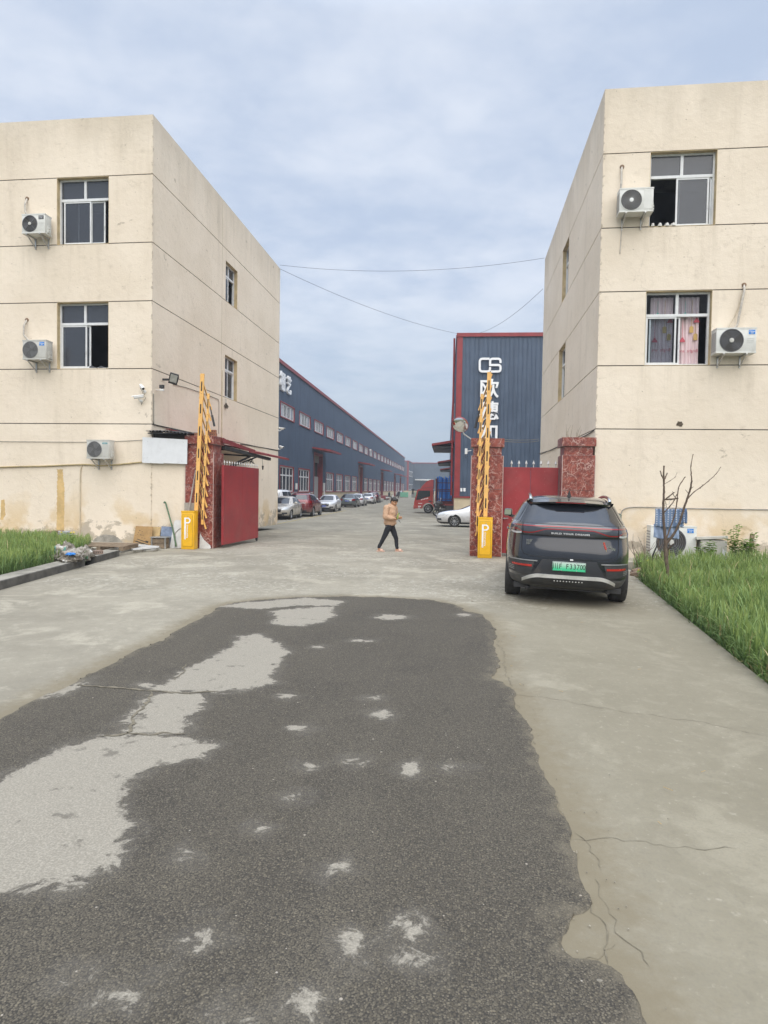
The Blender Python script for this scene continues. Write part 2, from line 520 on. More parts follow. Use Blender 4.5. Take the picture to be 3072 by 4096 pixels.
def mat_asphalt():
    t = NT('asphalt_worn')
    p = t.pos()
    # chips of stone in dark binder
    v1 = t.n('ShaderNodeTexVoronoi', {'Vector': p, 'Scale': 84.0})
    v2 = t.n('ShaderNodeTexVoronoi', {'Vector': p, 'Scale': 130.0})
    hs1 = t.sep(v1.outputs['Color']); hs2 = t.sep(v2.outputs['Color'])
    big = t.noise(p, 0.42, 4, 0.55)
    med = t.noise(p, 2.3, 6, 0.62)
    base = t.mix(t.ramp(big, 0.32, 0.68), (0.064, 0.054, 0.038), (0.094, 0.081, 0.058))
    trk = t.noise(t.mapping(p, (1.5, 0.16, 1.0)), 1.0, 4, 0.55)
    base = t.mix(t.math('MULTIPLY', t.ramp(trk, 0.48, 0.66), 0.7), base, (0.122, 0.106, 0.078))
    base = t.mix(t.math('MULTIPLY', t.ramp(t.noise(p, 1.1, 7, 0.66, 0.6), 0.50, 0.66), 0.75), base, (0.040, 0.034, 0.026))
    base = t.mix(t.math('MULTIPLY', t.ramp(med, 0.45, 0.75), 0.5), base, (0.108, 0.093, 0.068))
    base = t.mix(t.ramp(hs2[0], 0.2, 0.9), base, t.mix(0.5, base, (0.145, 0.123, 0.086)))
    base = t.mix(t.ramp(v2.outputs['Distance'], 0.35, 0.75), base, (0.04, 0.036, 0.03))
    stone1 = t.mix(hs1[1], (0.066, 0.058, 0.046), (0.185, 0.160, 0.113))
    stone2 = t.mix(hs2[1], (0.055, 0.049, 0.040), (0.155, 0.135, 0.10))
    m1 = t.math('MULTIPLY', t.ramp(v1.outputs['Distance'], 0.55, 0.30), t.math('MULTIPLY', t.ramp(hs1[0], 0.5, 0.75), 0.85))
    m2 = t.math('MULTIPLY', t.ramp(v2.outputs['Distance'], 0.6, 0.35), t.ramp(hs2[0], 0.3, 0.5))
    c = t.mix(m2, base, stone2)
    c = t.mix(m1, c, stone1)
    # scattered pale pebbles
    v3 = t.n('ShaderNodeTexVoronoi', {'Vector': p, 'Scale': 24.0})
    hs3 = t.sep(v3.outputs['Color'])
    m3 = t.math('MULTIPLY', t.math('LESS_THAN', v3.outputs['Distance'], t.math('MULTIPLY', hs3[1], 0.17)), t.math('GREATER_THAN', hs3[0], 0.93))
    c = t.mix(m3, c, t.mix(hs3[2], (0.35, 0.33, 0.29), (0.36, 0.27, 0.17)))
    # places where the binder has worn through to pale concrete
    w = t.attr('worn')
    wn_ = t.math('ADD', w, t.math('MULTIPLY', t.math('SUBTRACT', t.noise(p, 6.0, 8, 0.74, 0.7), 0.5), 0.46))
    wn_ = t.math('ADD', wn_, t.math('MULTIPLY', t.math('SUBTRACT', t.noise(p, 45, 4, 0.6), 0.5), 0.055))
    worn = t.ramp(wn_, 0.020, -0.022)
    hole = t.ramp(t.noise(p, 5.2, 5, 0.65), 0.40, 0.33)
    worn = t.math('MULTIPLY', worn, t.math('SUBTRACT', 1.0, t.math('MULTIPLY', hole, 0.6)))
    sp = t.noise(p, 95, 3, 0.6)
    pale = t.mix(t.ramp(sp, 0.35, 0.7), (0.24, 0.218, 0.174), (0.34, 0.31, 0.252))
    pale = t.mix(t.math('MULTIPLY', m2, 0.18), pale, (0.12, 0.115, 0.10))
    halo = t.ramp(wn_, 0.14, 0.0)
    c = t.mix(t.math('MULTIPLY', halo, 0.25), c, (0.17, 0.155, 0.13))
    c = t.mix(worn, c, pale)
    # dusty edge
    e = t.attr('rim')
    en = t.math('ADD', e, t.math('MULTIPLY', t.math('SUBTRACT', t.noise(p, 8, 6, 0.66), 0.5), 0.5))
    c = t.mix(t.math('MULTIPLY', t.ramp(en, 0.12, -0.05), 0.5), c, (0.18, 0.155, 0.11))
    h = t.math('ADD', t.math('MULTIPLY', m1, 0.6), t.math('ADD', t.math('MULTIPLY', m2, 0.45), t.math('MULTIPLY', m3, 0.9)))
    h = t.math('MULTIPLY', h, t.math('SUBTRACT', 1.0, t.math('MULTIPLY', worn, 0.75)))
    return t.out(c, 0.82, 0, t.bump(h, 0.5, 0.006), Specular_IOR_Level=0.35)

def mat_marble():
    t = NT('red_marble')
    p = t.pos()
    oi = t.n('ShaderNodeObjectInfo').outputs['Random']
    q = t.n('ShaderNodeVectorMath', {0: p, 1: t.n('ShaderNodeCombineXYZ', {0: t.math('MULTIPLY', oi, 37.0), 1: t.math('MULTIPLY', oi, 11.0), 2: t.math('MULTIPLY', oi, 23.0)}).outputs[0]}, operation='ADD').outputs[0]
    d = t.n('ShaderNodeTexNoise', {'Vector': q, 'Scale': 3.0, 'Detail': 5.0, 'Roughness': 0.6}).outputs['Color']
    q2 = t.n('ShaderNodeVectorMath', {0: q, 1: t.n('ShaderNodeVectorMath', {0: d, 'Scale': 0.32}, operation='SCALE').outputs[0]}, operation='ADD').outputs[0]
    def veins(scale, w, seed):
        vo = t.n('ShaderNodeTexVoronoi', {'Vector': t.mapping(q2, (1, 1, 0.75), (seed, seed, 0), (0.3, 0.5, 0.2)), 'Scale': scale}, feature='DISTANCE_TO_EDGE')
        gate = t.ramp(t.noise(q, scale * 0.8, 3), 0.42, 0.58)
        return t.math('MULTIPLY', t.ramp(vo.outputs['Distance'], w, w * 0.2), gate)
    v = t.math('MAXIMUM', veins(4.6, 0.045, 0.0), t.math('MULTIPLY', veins(10.5, 0.06, 5.0), 0.75))
    n = t.noise(q, 9, 6, 0.7, 0.6)
    c = t.mix(t.ramp(n, 0.32, 0.68), (0.135, 0.030, 0.022), (0.31, 0.078, 0.052))
    c = t.mix(t.math('MULTIPLY', v, 0.72), c, (0.58, 0.42, 0.36))
    return t.out(c, 0.32, 0, t.bump(t.noise(q, 30, 3), 0.05, 0.01), Specular_IOR_Level=0.4)

def mat_cladding(name='blue_steel_cladding', a=(0.048, 0.074, 0.118), b=(0.072, 0.104, 0.158)):
    t = NT(name)
    p = t.pos()
    streak = t.noise(t.mapping(p, (2.0, 2.0, 0.12)), 1.4, 5, 0.6)
    n = t.noise(p, 0.8, 5, 0.6)
    c = t.mix(t.ramp(t.math('ADD', t.math('MULTIPLY', n, 0.5), t.math('MULTIPLY', streak, 0.5)), 0.36, 0.64), a, b)
    c = t.mix(t.math('MULTIPLY', t.ramp(t.noise(t.mapping(p, (3, 3, 0.2)), 2.0, 6, 0.7), 0.56, 0.75), 0.3), c, (0.12, 0.125, 0.13))
    return t.out(c, t.n('ShaderNodeMapRange', {'Value': n, 'To Min': 0.38, 'To Max': 0.58}).outputs[0], 0.0, None, Specular_IOR_Level=0.45)

def mat_glass(name, tint=(0.085, 0.092, 0.11), rough=0.06, alpha=0.35):  # grey-blue default tint puts sky reflection into the pane colour
    """window pane: reflecting, part see-through, dusty, with reflected sky painted into the tint"""
    t = NT(name)
    p = t.pos()
    d = t.noise(p, 4, 6, 0.7)
    t.out(tint, t.n('ShaderNodeMapRange', {'Value': d, 'To Min': rough, 'To Max': rough + 0.12}).outputs[0], 0.0)
    t.b.inputs['Specular IOR Level'].default_value = 0.9
    tr = t.n('ShaderNodeBsdfTransparent', {'Color': (0.85, 0.88, 0.9, 1)})
    mx = t.n('ShaderNodeMixShader', {0: alpha, 1: t.b.outputs[0], 2: tr.outputs[0]})
    t.t.links.new(mx.outputs[0], t.t.nodes['Material Output'].inputs['Surface'])
    return t.mat

def mat_carpaint(name, col, metal=0.3, low=0.55, dust=0.12):
    t = NT(name)
    p = t.pos('obj')
    z = t.sep(p)[2]
    d = t.noise(p, 5, 6, 0.66)
    # road dust on the low panels
    lo = t.math('MULTIPLY', t.ramp(t.math('ADD', z, t.math('MULTIPLY', t.math('SUBTRACT', d, 0.5), 0.7)), 0.75, 0.25), low)
    lo = t.math('ADD', lo, t.math('MULTIPLY', t.ramp(d, 0.45, 0.75), dust), clamp=True)
    c = t.mix(lo, col, (0.17, 0.155, 0.13))
    r = t.n('ShaderNodeMapRange', {'Value': lo, 'To Min': 0.25, 'To Max': 0.75}).outputs[0]
    t.out(c, r, metal)
    t.set(t.b.inputs['Coat Weight'], t.math('SUBTRACT', 1.0, lo, clamp=True))
    t.b.inputs['Coat Roughness'].default_value = 0.04
    return t.mat

def mat_leaf(name, a, b, trans=0.25):
    t = NT(name)
    p = t.pos()
    c = t.mix(t.ramp(t.noise(p, 6, 4, 0.6), 0.3, 0.7), a, b)
    t.out(c, 0.55, 0)
    tl = t.n('ShaderNodeBsdfTranslucent', {'Color': c})
    mx = t.n('ShaderNodeMixShader', {0: trans, 1: t.b.outputs[0], 2: tl.outputs[0]})
    t.t.links.new(mx.outputs[0], t.t.nodes['Material Output'].inputs['Surface'])
    return t.mat

def mat_wheat():
    t = NT('wheat')
    p = t.pos()
    h = t.attr('tone')       # natural colour of each blade, darker blue-green leaf to pale ripening ear
    n = t.noise(p, 1.4, 4, 0.6)
    c = t.mix(h, (0.062, 0.15, 0.045), (0.36, 0.45, 0.14))
    c = t.mix(t.math('MULTIPLY', t.ramp(n, 0.4, 0.7), 0.35), c, (0.19, 0.29, 0.06))
    c = t.mix(t.ramp(h, 1.12, 1.3), c, (0.46, 0.38, 0.19))
    t.out(c, 0.6, 0)
    tl = t.n('ShaderNodeBsdfTranslucent', {'Color': c})
    mx = t.n('ShaderNodeMixShader', {0: 0.28, 1: t.b.outputs[0], 2: tl.outputs[0]})
    t.t.links.new(mx.outputs[0], t.t.nodes['Material Output'].inputs['Surface'])
    return t.mat

MP = mat_plaster()
MCON = mat_concrete()
MASP = mat_asphalt()
MMAR = mat_marble()
MCLAD = mat_cladding()
MWHEAT = mat_wheat()
MGLASS = mat_glass('window_glass', alpha=0.5)
MGLASSC = mat_glass('window_glass_clean', alpha=0.96)
MGLASSD = mat_glass('window_glass_dark', (0.075, 0.082, 0.098), 0.08, 0.35)
MCARGLASS = mat_glass('car_glass', (0.012, 0.014, 0.018), 0.03, 0.06)
MGROOVE = simple('groove_grey', (0.085, 0.08, 0.072), 0.9)
MDARK = simple('dark_interior', (0.055, 0.05, 0.046), 0.95, var=0.2, scale=1.5)
MROOM = simple('room_wall', (0.22, 0.21, 0.19), 0.95, scale=1.0)
MWHITE = simple('white_frame', (0.70, 0.71, 0.71), 0.4, var=0.06, dirt=0.2, dirtcol=(0.4, 0.37, 0.31))
MREVEAL = simple('reveal_yellowed', (0.52, 0.41, 0.24), 0.9, var=0.2, scale=3, dirt=0.3, dirtcol=(0.3, 0.22, 0.11), kind='pos')
MREDTRIM = simple('red_trim', (0.26, 0.028, 0.03), 0.5, var=0.15, scale=2, dirt=0.15, kind='pos')
MREDGATE = simple('red_gate_paint', (0.285, 0.024, 0.027), 0.42, var=0.16, scale=1.6, dirt=0.28, dirtcol=(0.31, 0.10, 0.09), kind='pos')
MGREYM = simple('grey_metal', (0.30, 0.30, 0.29), 0.45, 0.4, dirt=0.3)
MBLACKM = simple('black_metal', (0.028, 0.028, 0.03), 0.5, var=0.3, dirt=0.2)
MSTEEL = simple('galvanised', (0.45, 0.45, 0.44), 0.38, 0.8, dirt=0.25, dirtcol=(0.2, 0.13, 0.08))
MRUBBER = simple('rubber', (0.032, 0.031, 0.03), 0.85, var=0.25, scale=14, dirt=0.35, dirtcol=(0.11, 0.10, 0.085))
MYEL = simple('barrier_yellow', (0.78, 0.43, 0.012), 0.4, var=0.06, dirt=0.18, dirtcol=(0.4, 0.22, 0.05))
MYELARM = simple('barrier_arm_orange', (0.80, 0.46, 0.14), 0.42, var=0.06, dirt=0.2, dirtcol=(0.45, 0.24, 0.08))
MCREAMP = simple('plinth_cream', (0.58, 0.49, 0.34), 0.9, var=0.1, scale=1.5, dirt=0.3, dirtcol=(0.3, 0.25, 0.17), kind='pos')
MSOIL = simple('soil', (0.085, 0.062, 0.04), 0.95, var=0.3, scale=3, bump=0.5, kind='pos')
MGROUND = simple('field_ground', (0.09, 0.105, 0.05), 0.95, var=0.35, scale=0.2, kind='pos')
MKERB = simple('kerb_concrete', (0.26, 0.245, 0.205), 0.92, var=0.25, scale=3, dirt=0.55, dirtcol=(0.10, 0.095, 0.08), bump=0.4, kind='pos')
MKERBF = simple('kerb_face_dark', (0.085, 0.08, 0.07), 0.95, var=0.4, scale=3, dirt=0.4, dirtcol=(0.16, 0.15, 0.13), bump=0.4, kind='pos')  # darker concrete for the front and ends of the kerb
MPLATF = simple('platform_concrete', (0.36, 0.335, 0.275), 0.92, var=0.2, scale=2.5, dirt=0.4, dirtcol=(0.17, 0.155, 0.12), bump=0.3, kind='pos')
MCABLE = simple('cable_black', (0.05, 0.045, 0.04), 0.7)
MCABLEG = simple('cable_grey', (0.26, 0.24, 0.2), 0.7, dirt=0.3)
MCONDUIT = simple('conduit_cream', (0.55, 0.47, 0.34), 0.7, dirt=0.4, dirtcol=(0.3, 0.24, 0.15))
MLETTER = simple('white_letters', (0.82, 0.83, 0.84), 0.45, var=0.03)
MWHITEP = simple('white_plastic', (0.74, 0.74, 0.72), 0.45, var=0.05, dirt=0.12)
MPLATEBLUE = simple('plate_blue', (0.02, 0.06, 0.40), 0.4)
MBADGEBLUE = simple('badge_blue', (0.01, 0.21, 0.66), 0.4, var=0.04)

# ================================================================== ground, road
def polyline_sd(P, poly, closed=True):
    """signed distance (negative inside) of points P (n,2) to polygon"""
    poly = np.asarray(poly, float)
    A = poly; B = np.roll(poly, -1, 0)
    if not closed:
        A, B = poly[:-1], poly[1:]
    best = np.full(len(P), 1e9); inside = np.zeros(len(P), bool)
    for a, b in zip(A, B):
        d = b - a; L = d @ d + 1e-12
        t = np.clip(((P - a) @ d) / L, 0, 1)
        q = a + t[:, None] * d
        best = np.minimum(best, np.hypot(P[:, 0] - q[:, 0], P[:, 1] - q[:, 1]))
        if closed:
            c = (a[1] > P[:, 1]) != (b[1] > P[:, 1])
            with np.errstate(divide='ignore', invalid='ignore'):
                xi = (b[0] - a[0]) * (P[:, 1] - a[1]) / (b[1] - a[1]) + a[0]
            inside ^= c & (P[:, 0] < xi)
    return np.where(inside, -best, best)

def gxy(pts):
    return [tuple(DG(x, y))[:2] for x, y in pts]

asph = gxy([(0, 1556), (60, 1522), (110, 1500), (165, 1470), (230, 1440), (300, 1404), (350, 1383), (400, 1352), (440, 1332), (470, 1312), (505, 1303), (560, 1296),
            (640, 1291), (745, 1289), (850, 1292), (935, 1298), (985, 1308), (1012, 1322), (1040, 1328), (1060, 1346), (1072, 1375), (1066, 1402), (1080, 1440), (1064, 1466),
            (1108, 1490), (1122, 1540), (1140, 1580), (1158, 1625), (1178, 1680), (1205, 1740), (1236, 1795), (1246, 1850), (1268, 1900), (1283, 1950),
            (1222, 1982), (1200, 2030), (1208, 2066), (1262, 2086), (1330, 2100), (1372, 2160), (1392, 2211)])
asph += [(1.0, 1.2), (1.3, -0.5), (1.5, -4.0), (-9.5, -4.0), (-9.5, 2.0), (-6.4, 3.6)]
worn_polys = [
    [(-70, 1720), (0, 1690), (90, 1640), (150, 1615), (215, 1597), (330, 1594), (395, 1594), (420, 1604), (465, 1614), (430, 1640), (380, 1648), (330, 1662), (262, 1692), (255, 1740), (270, 1780), (275, 1815), (262, 1850), (225, 1882), (180, 1905), (120, 1920), (60, 1925), (0, 1935), (-80, 1930)],
    [(275, 1588), (300, 1550), (330, 1503), (380, 1500), (432, 1502), (438, 1520), (405, 1556), (398, 1586), (350, 1590)],
    [(320, 1494), (360, 1475), (400, 1452), (440, 1432), (480, 1412), (505, 1396), (520, 1376), (560, 1372), (600, 1392), (622, 1412), (590, 1446), (592, 1478), (540, 1492), (460, 1498)],
    [(255, 1568), (290, 1540), (318, 1505), (330, 1500), (300, 1545), (275, 1580)],
    [(585, 1322), (640, 1316), (720, 1312), (722, 1330), (700, 1346), (640, 1354), (586, 1350), (600, 1338)],
    [(470, 1312), (520, 1304), (600, 1298), (660, 1293), (742, 1300), (730, 1310), (640, 1310), (560, 1318)],
    [(300, 1480), (330, 1478), (318, 1490)], [(80, 1510), (190, 1470), (200, 1478), (120, 1506)]]
worn_ell = [(842, 1335, 56, 7), (785, 1386, 26, 3), (825, 1546, 27, 9), (645, 1577, 27, 6), (884, 1662, 22, 20), (635, 1728, 18, 9), (730, 1883, 26, 11), (620, 1506, 16, 3), (806, 1510, 14, 3),
            (400, 1858, 11, 12), (432, 2030, 30, 26), (760, 2055, 16, 28), (885, 2012, 36, 20), (888, 2088, 44, 18), (176, 2112, 12, 7), (248, 2160, 55, 26), (357, 2116, 13, 7), (650, 2185, 28, 36),
            (762, 1645, 26, 5), (662, 1660, 10, 4), (505, 2208, 40, 14), (985, 1660, 26, 4), (690, 1400, 10, 3), (560, 1790, 14, 4), (1000, 1330, 18, 4)]
for x, y, a, b in worn_ell:
    worn_polys.append([(x + a * 0.8 * math.cos(k * math.pi / 6) * random.uniform(.7, 1.15), y + b * 0.8 * math.sin(k * math.pi / 6) * random.uniform(.7, 1.15)) for k in range(12)])
worn_w = [gxy(p) for p in worn_polys]

def ex(Y):            # right edge of the drive
    return 2.936 + (Y - 6.553) * (3.707 - 2.936) / (14.046 - 6.553)
def kx(Y):            # left kerb line
    return -7.479 + (Y - 9.717) * (-8.34 + 7.479) / (14.967 - 9.717)

def fall(x):            # the slab falls away slightly to the right
    return -0.0225 * max(0.0, x - 0.75)
def field_mesh_unused(name, xs, ys, zfun, sdfun=None, mat_=None, attrs=None, keep=None):
    """regular sheet; keep = scalar field, only where it is negative, clipped smoothly"""
    X, Y = np.meshgrid(xs, ys)
    nx, ny = len(xs), len(ys)
    P = np.stack([X.ravel(), Y.ravel()], 1)
    return P, nx, ny

# --- asphalt sheet, clipped to its ragged outline
xs = np.arange(-9.5, 1.6, 0.045); ys = np.arange(-4.0, 10.6, 0.045)
X, Y = np.meshgrid(xs, ys)
P = np.stack([X.ravel(), Y.ravel()], 1)
sd = polyline_sd(P, asph)
nz = np.array([mnoise.fractal((p[0] * 2.6, p[1] * 2.6, 0.3), 0.9, 2.1, 5) if abs(s_) < 0.6 else 0.0 for p, s_ in zip(P, sd)])
n2z = np.array([mnoise.noise((p[0] * 11, p[1] * 11, 4.4)) if abs(s_) < 0.4 else 0.0 for p, s_ in zip(P, sd)])
sdn = sd + nz * 0.045 + n2z * 0.022
wd = np.full(len(P), 9.0)
for poly in worn_w:
    pa = np.array(poly); lo, hi = pa.min(0) - 0.6, pa.max(0) + 0.6
    sel = np.where((P[:, 0] > lo[0]) & (P[:, 0] < hi[0]) & (P[:, 1] > lo[1]) & (P[:, 1] < hi[1]))[0]
    if len(sel):
        wd[sel] = np.minimum(wd[sel], polyline_sd(P[sel], poly))
wd = np.clip(wd, -0.6, 0.6)
nx = len(xs)
verts = [(p[0], p[1], 0.013) for p in P]; aw = list(wd); ar = list(-sdn); faces = []
cache = {}
def cut(i, j):
    k = (min(i, j), max(i, j))
    if k not in cache:
        t = sdn[i] / (sdn[i] - sdn[j])
        a, b = verts[i], verts[j]
        verts.append((a[0] + (b[0] - a[0]) * t, a[1] + (b[1] - a[1]) * t, 0.0012))
        aw.append(aw[i] + (aw[j] - aw[i]) * t); ar.append(0.0)
        cache[k] = len(verts) - 1
    return cache[k]
inn = sdn < 0
for j in range(len(ys) - 1):
    for i in range(nx - 1):
        q = (j * nx + i, j * nx + i + 1, (j + 1) * nx + i + 1, (j + 1) * nx + i)
        s_ = [inn[k] for k in q]
        if all(s_): faces.append(q)
        elif any(s_):
            f = []
            for a in range(4):
                c0, c1 = q[a], q[(a + 1) % 4]
                if inn[c0]: f.append(c0)
                if inn[c0] != inn[c1]: f.append(cut(c0, c1))
            if len(f) > 2: faces.append(tuple(f))
used = sorted({k for f in faces for k in f}); remap = {k: i for i, k in enumerate(used)}
me = bpy.data.meshes.new('asphalt_patch')
me.from_pydata([verts[k] for k in used], [], [tuple(remap[k] for k in f) for f in faces])
for nm_, arr in (('worn', aw), ('rim', ar)):
    at = me.attributes.new(nm_, 'FLOAT', 'POINT')
    at.data.foreach_set('value', [float(arr[k]) for k in used])
me.materials.append(MASP)
tag(obj('asphalt_patch', me), kind='structure')

# --- concrete drive: slabs left and right of the asphalt run through under it
ny = 330; nxx = 120
vs, ed = [], []
for j in range(ny + 1):
    Yv = -6.0 + 25.0 * j / ny
    xl = kx(Yv) + 0.005 if Yv < 14.96 else -8.34 + (14.96 - Yv) * 0.35
    xr = ex(Yv) if Yv < 16.0 else ex(16.0)
    for i in range(nxx + 1):
        x = xl + (xr - xl) * i / nxx
        und = fall(x)
        vs.append((x, Yv, und))
fs = [(j * (nxx + 1) + i, j * (nxx + 1) + i + 1, (j + 1) * (nxx + 1) + i + 1, (j + 1) * (nxx + 1) + i) for j in range(ny) for i in range(nxx)]
Pd = np.array(vs)[:, :2]
edg = np.clip(polyline_sd(Pd, asph), -1, 3)
# skirt so that the slab has a side
b0 = len(vs)
for j in range(ny + 1):
    v = vs[j * (nxx + 1) + nxx]
    vs.append((v[0] + 0.01, v[1], -0.34))
for j in range(ny):
    a, b = j * (nxx + 1) + nxx, (j + 1) * (nxx + 1) + nxx
    fs.append((a, b0 + j, b0 + j + 1, b))
me = bpy.data.meshes.new('driveway')
me.from_pydata(vs, [], fs)
at = me.attributes.new('edge', 'FLOAT', 'POINT')
at.data.foreach_set('value', list(edg.astype(float)) + [2.0] * (ny + 1))
me.materials.append(MCON)
drive = tag(obj('driveway', me), kind='structure')

# --- yard behind the gate and ground to the horizon
vs, fs = [], []
Yr = [19.0, 21, 23, 25, 27, 29, 31, 45, 70, 120, 200, 340]
Xr = [-60, -30, -15, -9, -5, 0, 5, 10, 30, 60]
for Yv in Yr:
    for x in Xr: vs.append((x, Yv, gz(Yv)))
for j in range(len(Yr) - 1):
    for i in range(len(Xr) - 1):
        a = j * len(Xr) + i
        fs.append((a, a + 1, a + len(Xr) + 1, a + len(Xr)))
me = bpy.data.meshes.new('yard'); me.from_pydata(vs, [], fs)
at = me.attributes.new('edge', 'FLOAT', 'POINT'); at.data.foreach_set('value', [3.0] * len(vs))
me.materials.append(mat_concrete('concrete_yard'))
tag(obj('yard', me), kind='structure')
m = MB(); m.add([(-3000, -1500, -0.42), (3000, -1500, -0.42), (3000, 4500, -0.42), (-3000, 4500, -0.42)], [(0, 1, 2, 3)])
tag(m.build('ground', MGROUND), kind='structure')
# ground under the gate line beside the buildings
m = MB(); m.box(-40, 16.35, -0.4, -8.75, 19.0, 0.10)
m.box(-8.75, 17.5, -0.4, -8.35, 19.0, 0.004)
tag(m.build('wall_apron', MPLATF), kind='structure')
m = MB(); m.box(3.62, 16.42, -0.41, 40, 17.6, 0.075); m.box(3.4, 17.6, -0.4, 40, 19.0, 0.07)
tag(m.build('platform', MPLATF), kind='structure')

# --- joints and cracks in the slabs (thin dark ribbons of dirt)
MCRACK = simple('crack_dirt', (0.155, 0.135, 0.095), 0.95, var=0.3, scale=20, kind='pos')
def crack(pts, w, z, seed, parent, wob=0.05, world_pts=False):
    rnd = random.Random(seed)
    P_ = [Vector((*p, 0)) if world_pts else DG(*p) for p in pts]
    line = []
    for a, b in zip(P_[:-1], P_[1:]):
        n = max(3, int((b - a).length / 0.035))
        line += [a.lerp(b, k / n) for k in range(n)]
    line.append(P_[-1])
    m = MB(); vv = []
    off = 0.0
    for i, p in enumerate(line):
        d = (line[min(i + 1, len(line) - 1)] - line[max(0, i - 1)]); d.z = 0; d.normalize()
        s_ = Vector((-d.y, d.x, 0))
        off = off * 0.72 + rnd.uniform(-wob, wob) * 0.4
        ww = w * rnd.uniform(0.08, 0.45) * (0.3 if i in (0, len(line) - 1) else 1)
        for k in (-1, 1):
            q = p + s_ * (off + k * ww / 2)
            vv.append((q.x, q.y, z + fall(q.x)))
    m.add(vv, [(2 * i, 2 * i + 1, 2 * i + 3, 2 * i + 2) for i in range(len(line) - 1)])
    return m.build('crack', MCRACK, parent)
for k, (pts, w, z) in enumerate([
        ([(165, 1484), (235, 1490), (330, 1497), (400, 1500), (470, 1499)], 0.085, 0.0175), ([(330, 1498), (318, 1520), (300, 1545), (270, 1588), (215, 1596)], 0.085, 0.0175),
        ([(270, 1588), (320, 1594), (350, 1590), (400, 1589)], 0.075, 0.0175), ([(405, 1438), (395, 1455), (370, 1472)], 0.05, 0.0175), ([(495, 1402), (560, 1402)], 0.01, 0.0175),
        ([(1112, 1502), (1200, 1510), (1290, 1526), (1400, 1540), (1520, 1552), (1659, 1582)], 0.012, 0.003), ([(1235, 1818), (1310, 1806), (1345, 1814), (1430, 1826), (1540, 1833), (1590, 1828)], 0.010, 0.003),
        ([(1500, 1410), (1580, 1416), (1620, 1424)], 0.012, 0.003), ([(1283, 1950), (1300, 1985), (1326, 2040), (1330, 2100)], 0.016, 0.003), ([(1205, 2060), (1258, 2070), (1300, 2062), (1326, 2040)], 0.010, 0.003),
        ([(1236, 1795), (1270, 1830), (1290, 1880)], 0.012, 0.003), ([(1072, 1372), (1088, 1420), (1102, 1476), (1125, 1545)], 0.014, 0.003), ([(1150, 1600), (1170, 1660), (1200, 1730), (1238, 1800)], 0.014, 0.003),
        ([(1290, 1900), (1310, 1950), (1350, 2030), (1400, 2090)], 0.010, 0.003),
        ([(700, 1655), (850, 1640), (1000, 1637)], 0.006, 0.0175), ([(0, 1330), (120, 1316), (320, 1305)], 0.010, 0.003)]):
    crack(pts, w, z, k, drive)
# expansion joints
for k, yj in enumerate((11.9, 15.9)):
    crack([(kx(yj) + 0.1, yj), (-2, yj + 0.03), (ex(yj) - 0.05, yj)], 0.012, 0.003, 50 + k, drive, 0.004, True)
# loose pebbles and straw bits on the drive
MPEB = simple('pebble_pale', (0.24, 0.215, 0.17), 0.85, var=0.5, scale=9, kind='pos')
MSTRAW = simple('straw_bit', (0.42, 0.30, 0.14), 0.8)
rnd = random.Random(3)
m = MB()
NA = len(asph) - 6
SEG = [math.dist(asph[i], asph[i + 1]) for i in range(NA - 1)]
for k in range(900):
    if k < 130: x, y = rnd.uniform(-3.2, 2.6), rnd.uniform(2.0, 12.0)
    else:
        i = rnd.choices(range(NA - 1), SEG)[0]; f_ = rnd.random()
        x = asph[i][0] * (1 - f_) + asph[i + 1][0] * f_ + rnd.gauss(0, 0.11); y = asph[i][1] * (1 - f_) + asph[i + 1][1] * f_ + rnd.gauss(0, 0.11)
    r = rnd.uniform(0.0015, 0.0045)
    m.ball((x, y, 0.008 + fall(x)), (r, r * rnd.uniform(.7, 1.2), r * 0.7), 6, 4)
for x, y, r in ((1295, 2125, 0.017), (548 * 1.0, 1470, 0.012), (1020, 1299, 0.02)):
    p = DG(x, y); m.ball((p.x, p.y, 0.008 + fall(p.x)), (r, r * 0.7, r * .4), 8, 5)
tag(m.build('gravel', MPEB, smooth=180), 'loose pale pebbles scattered over the drive', 'gravel', kind='stuff')

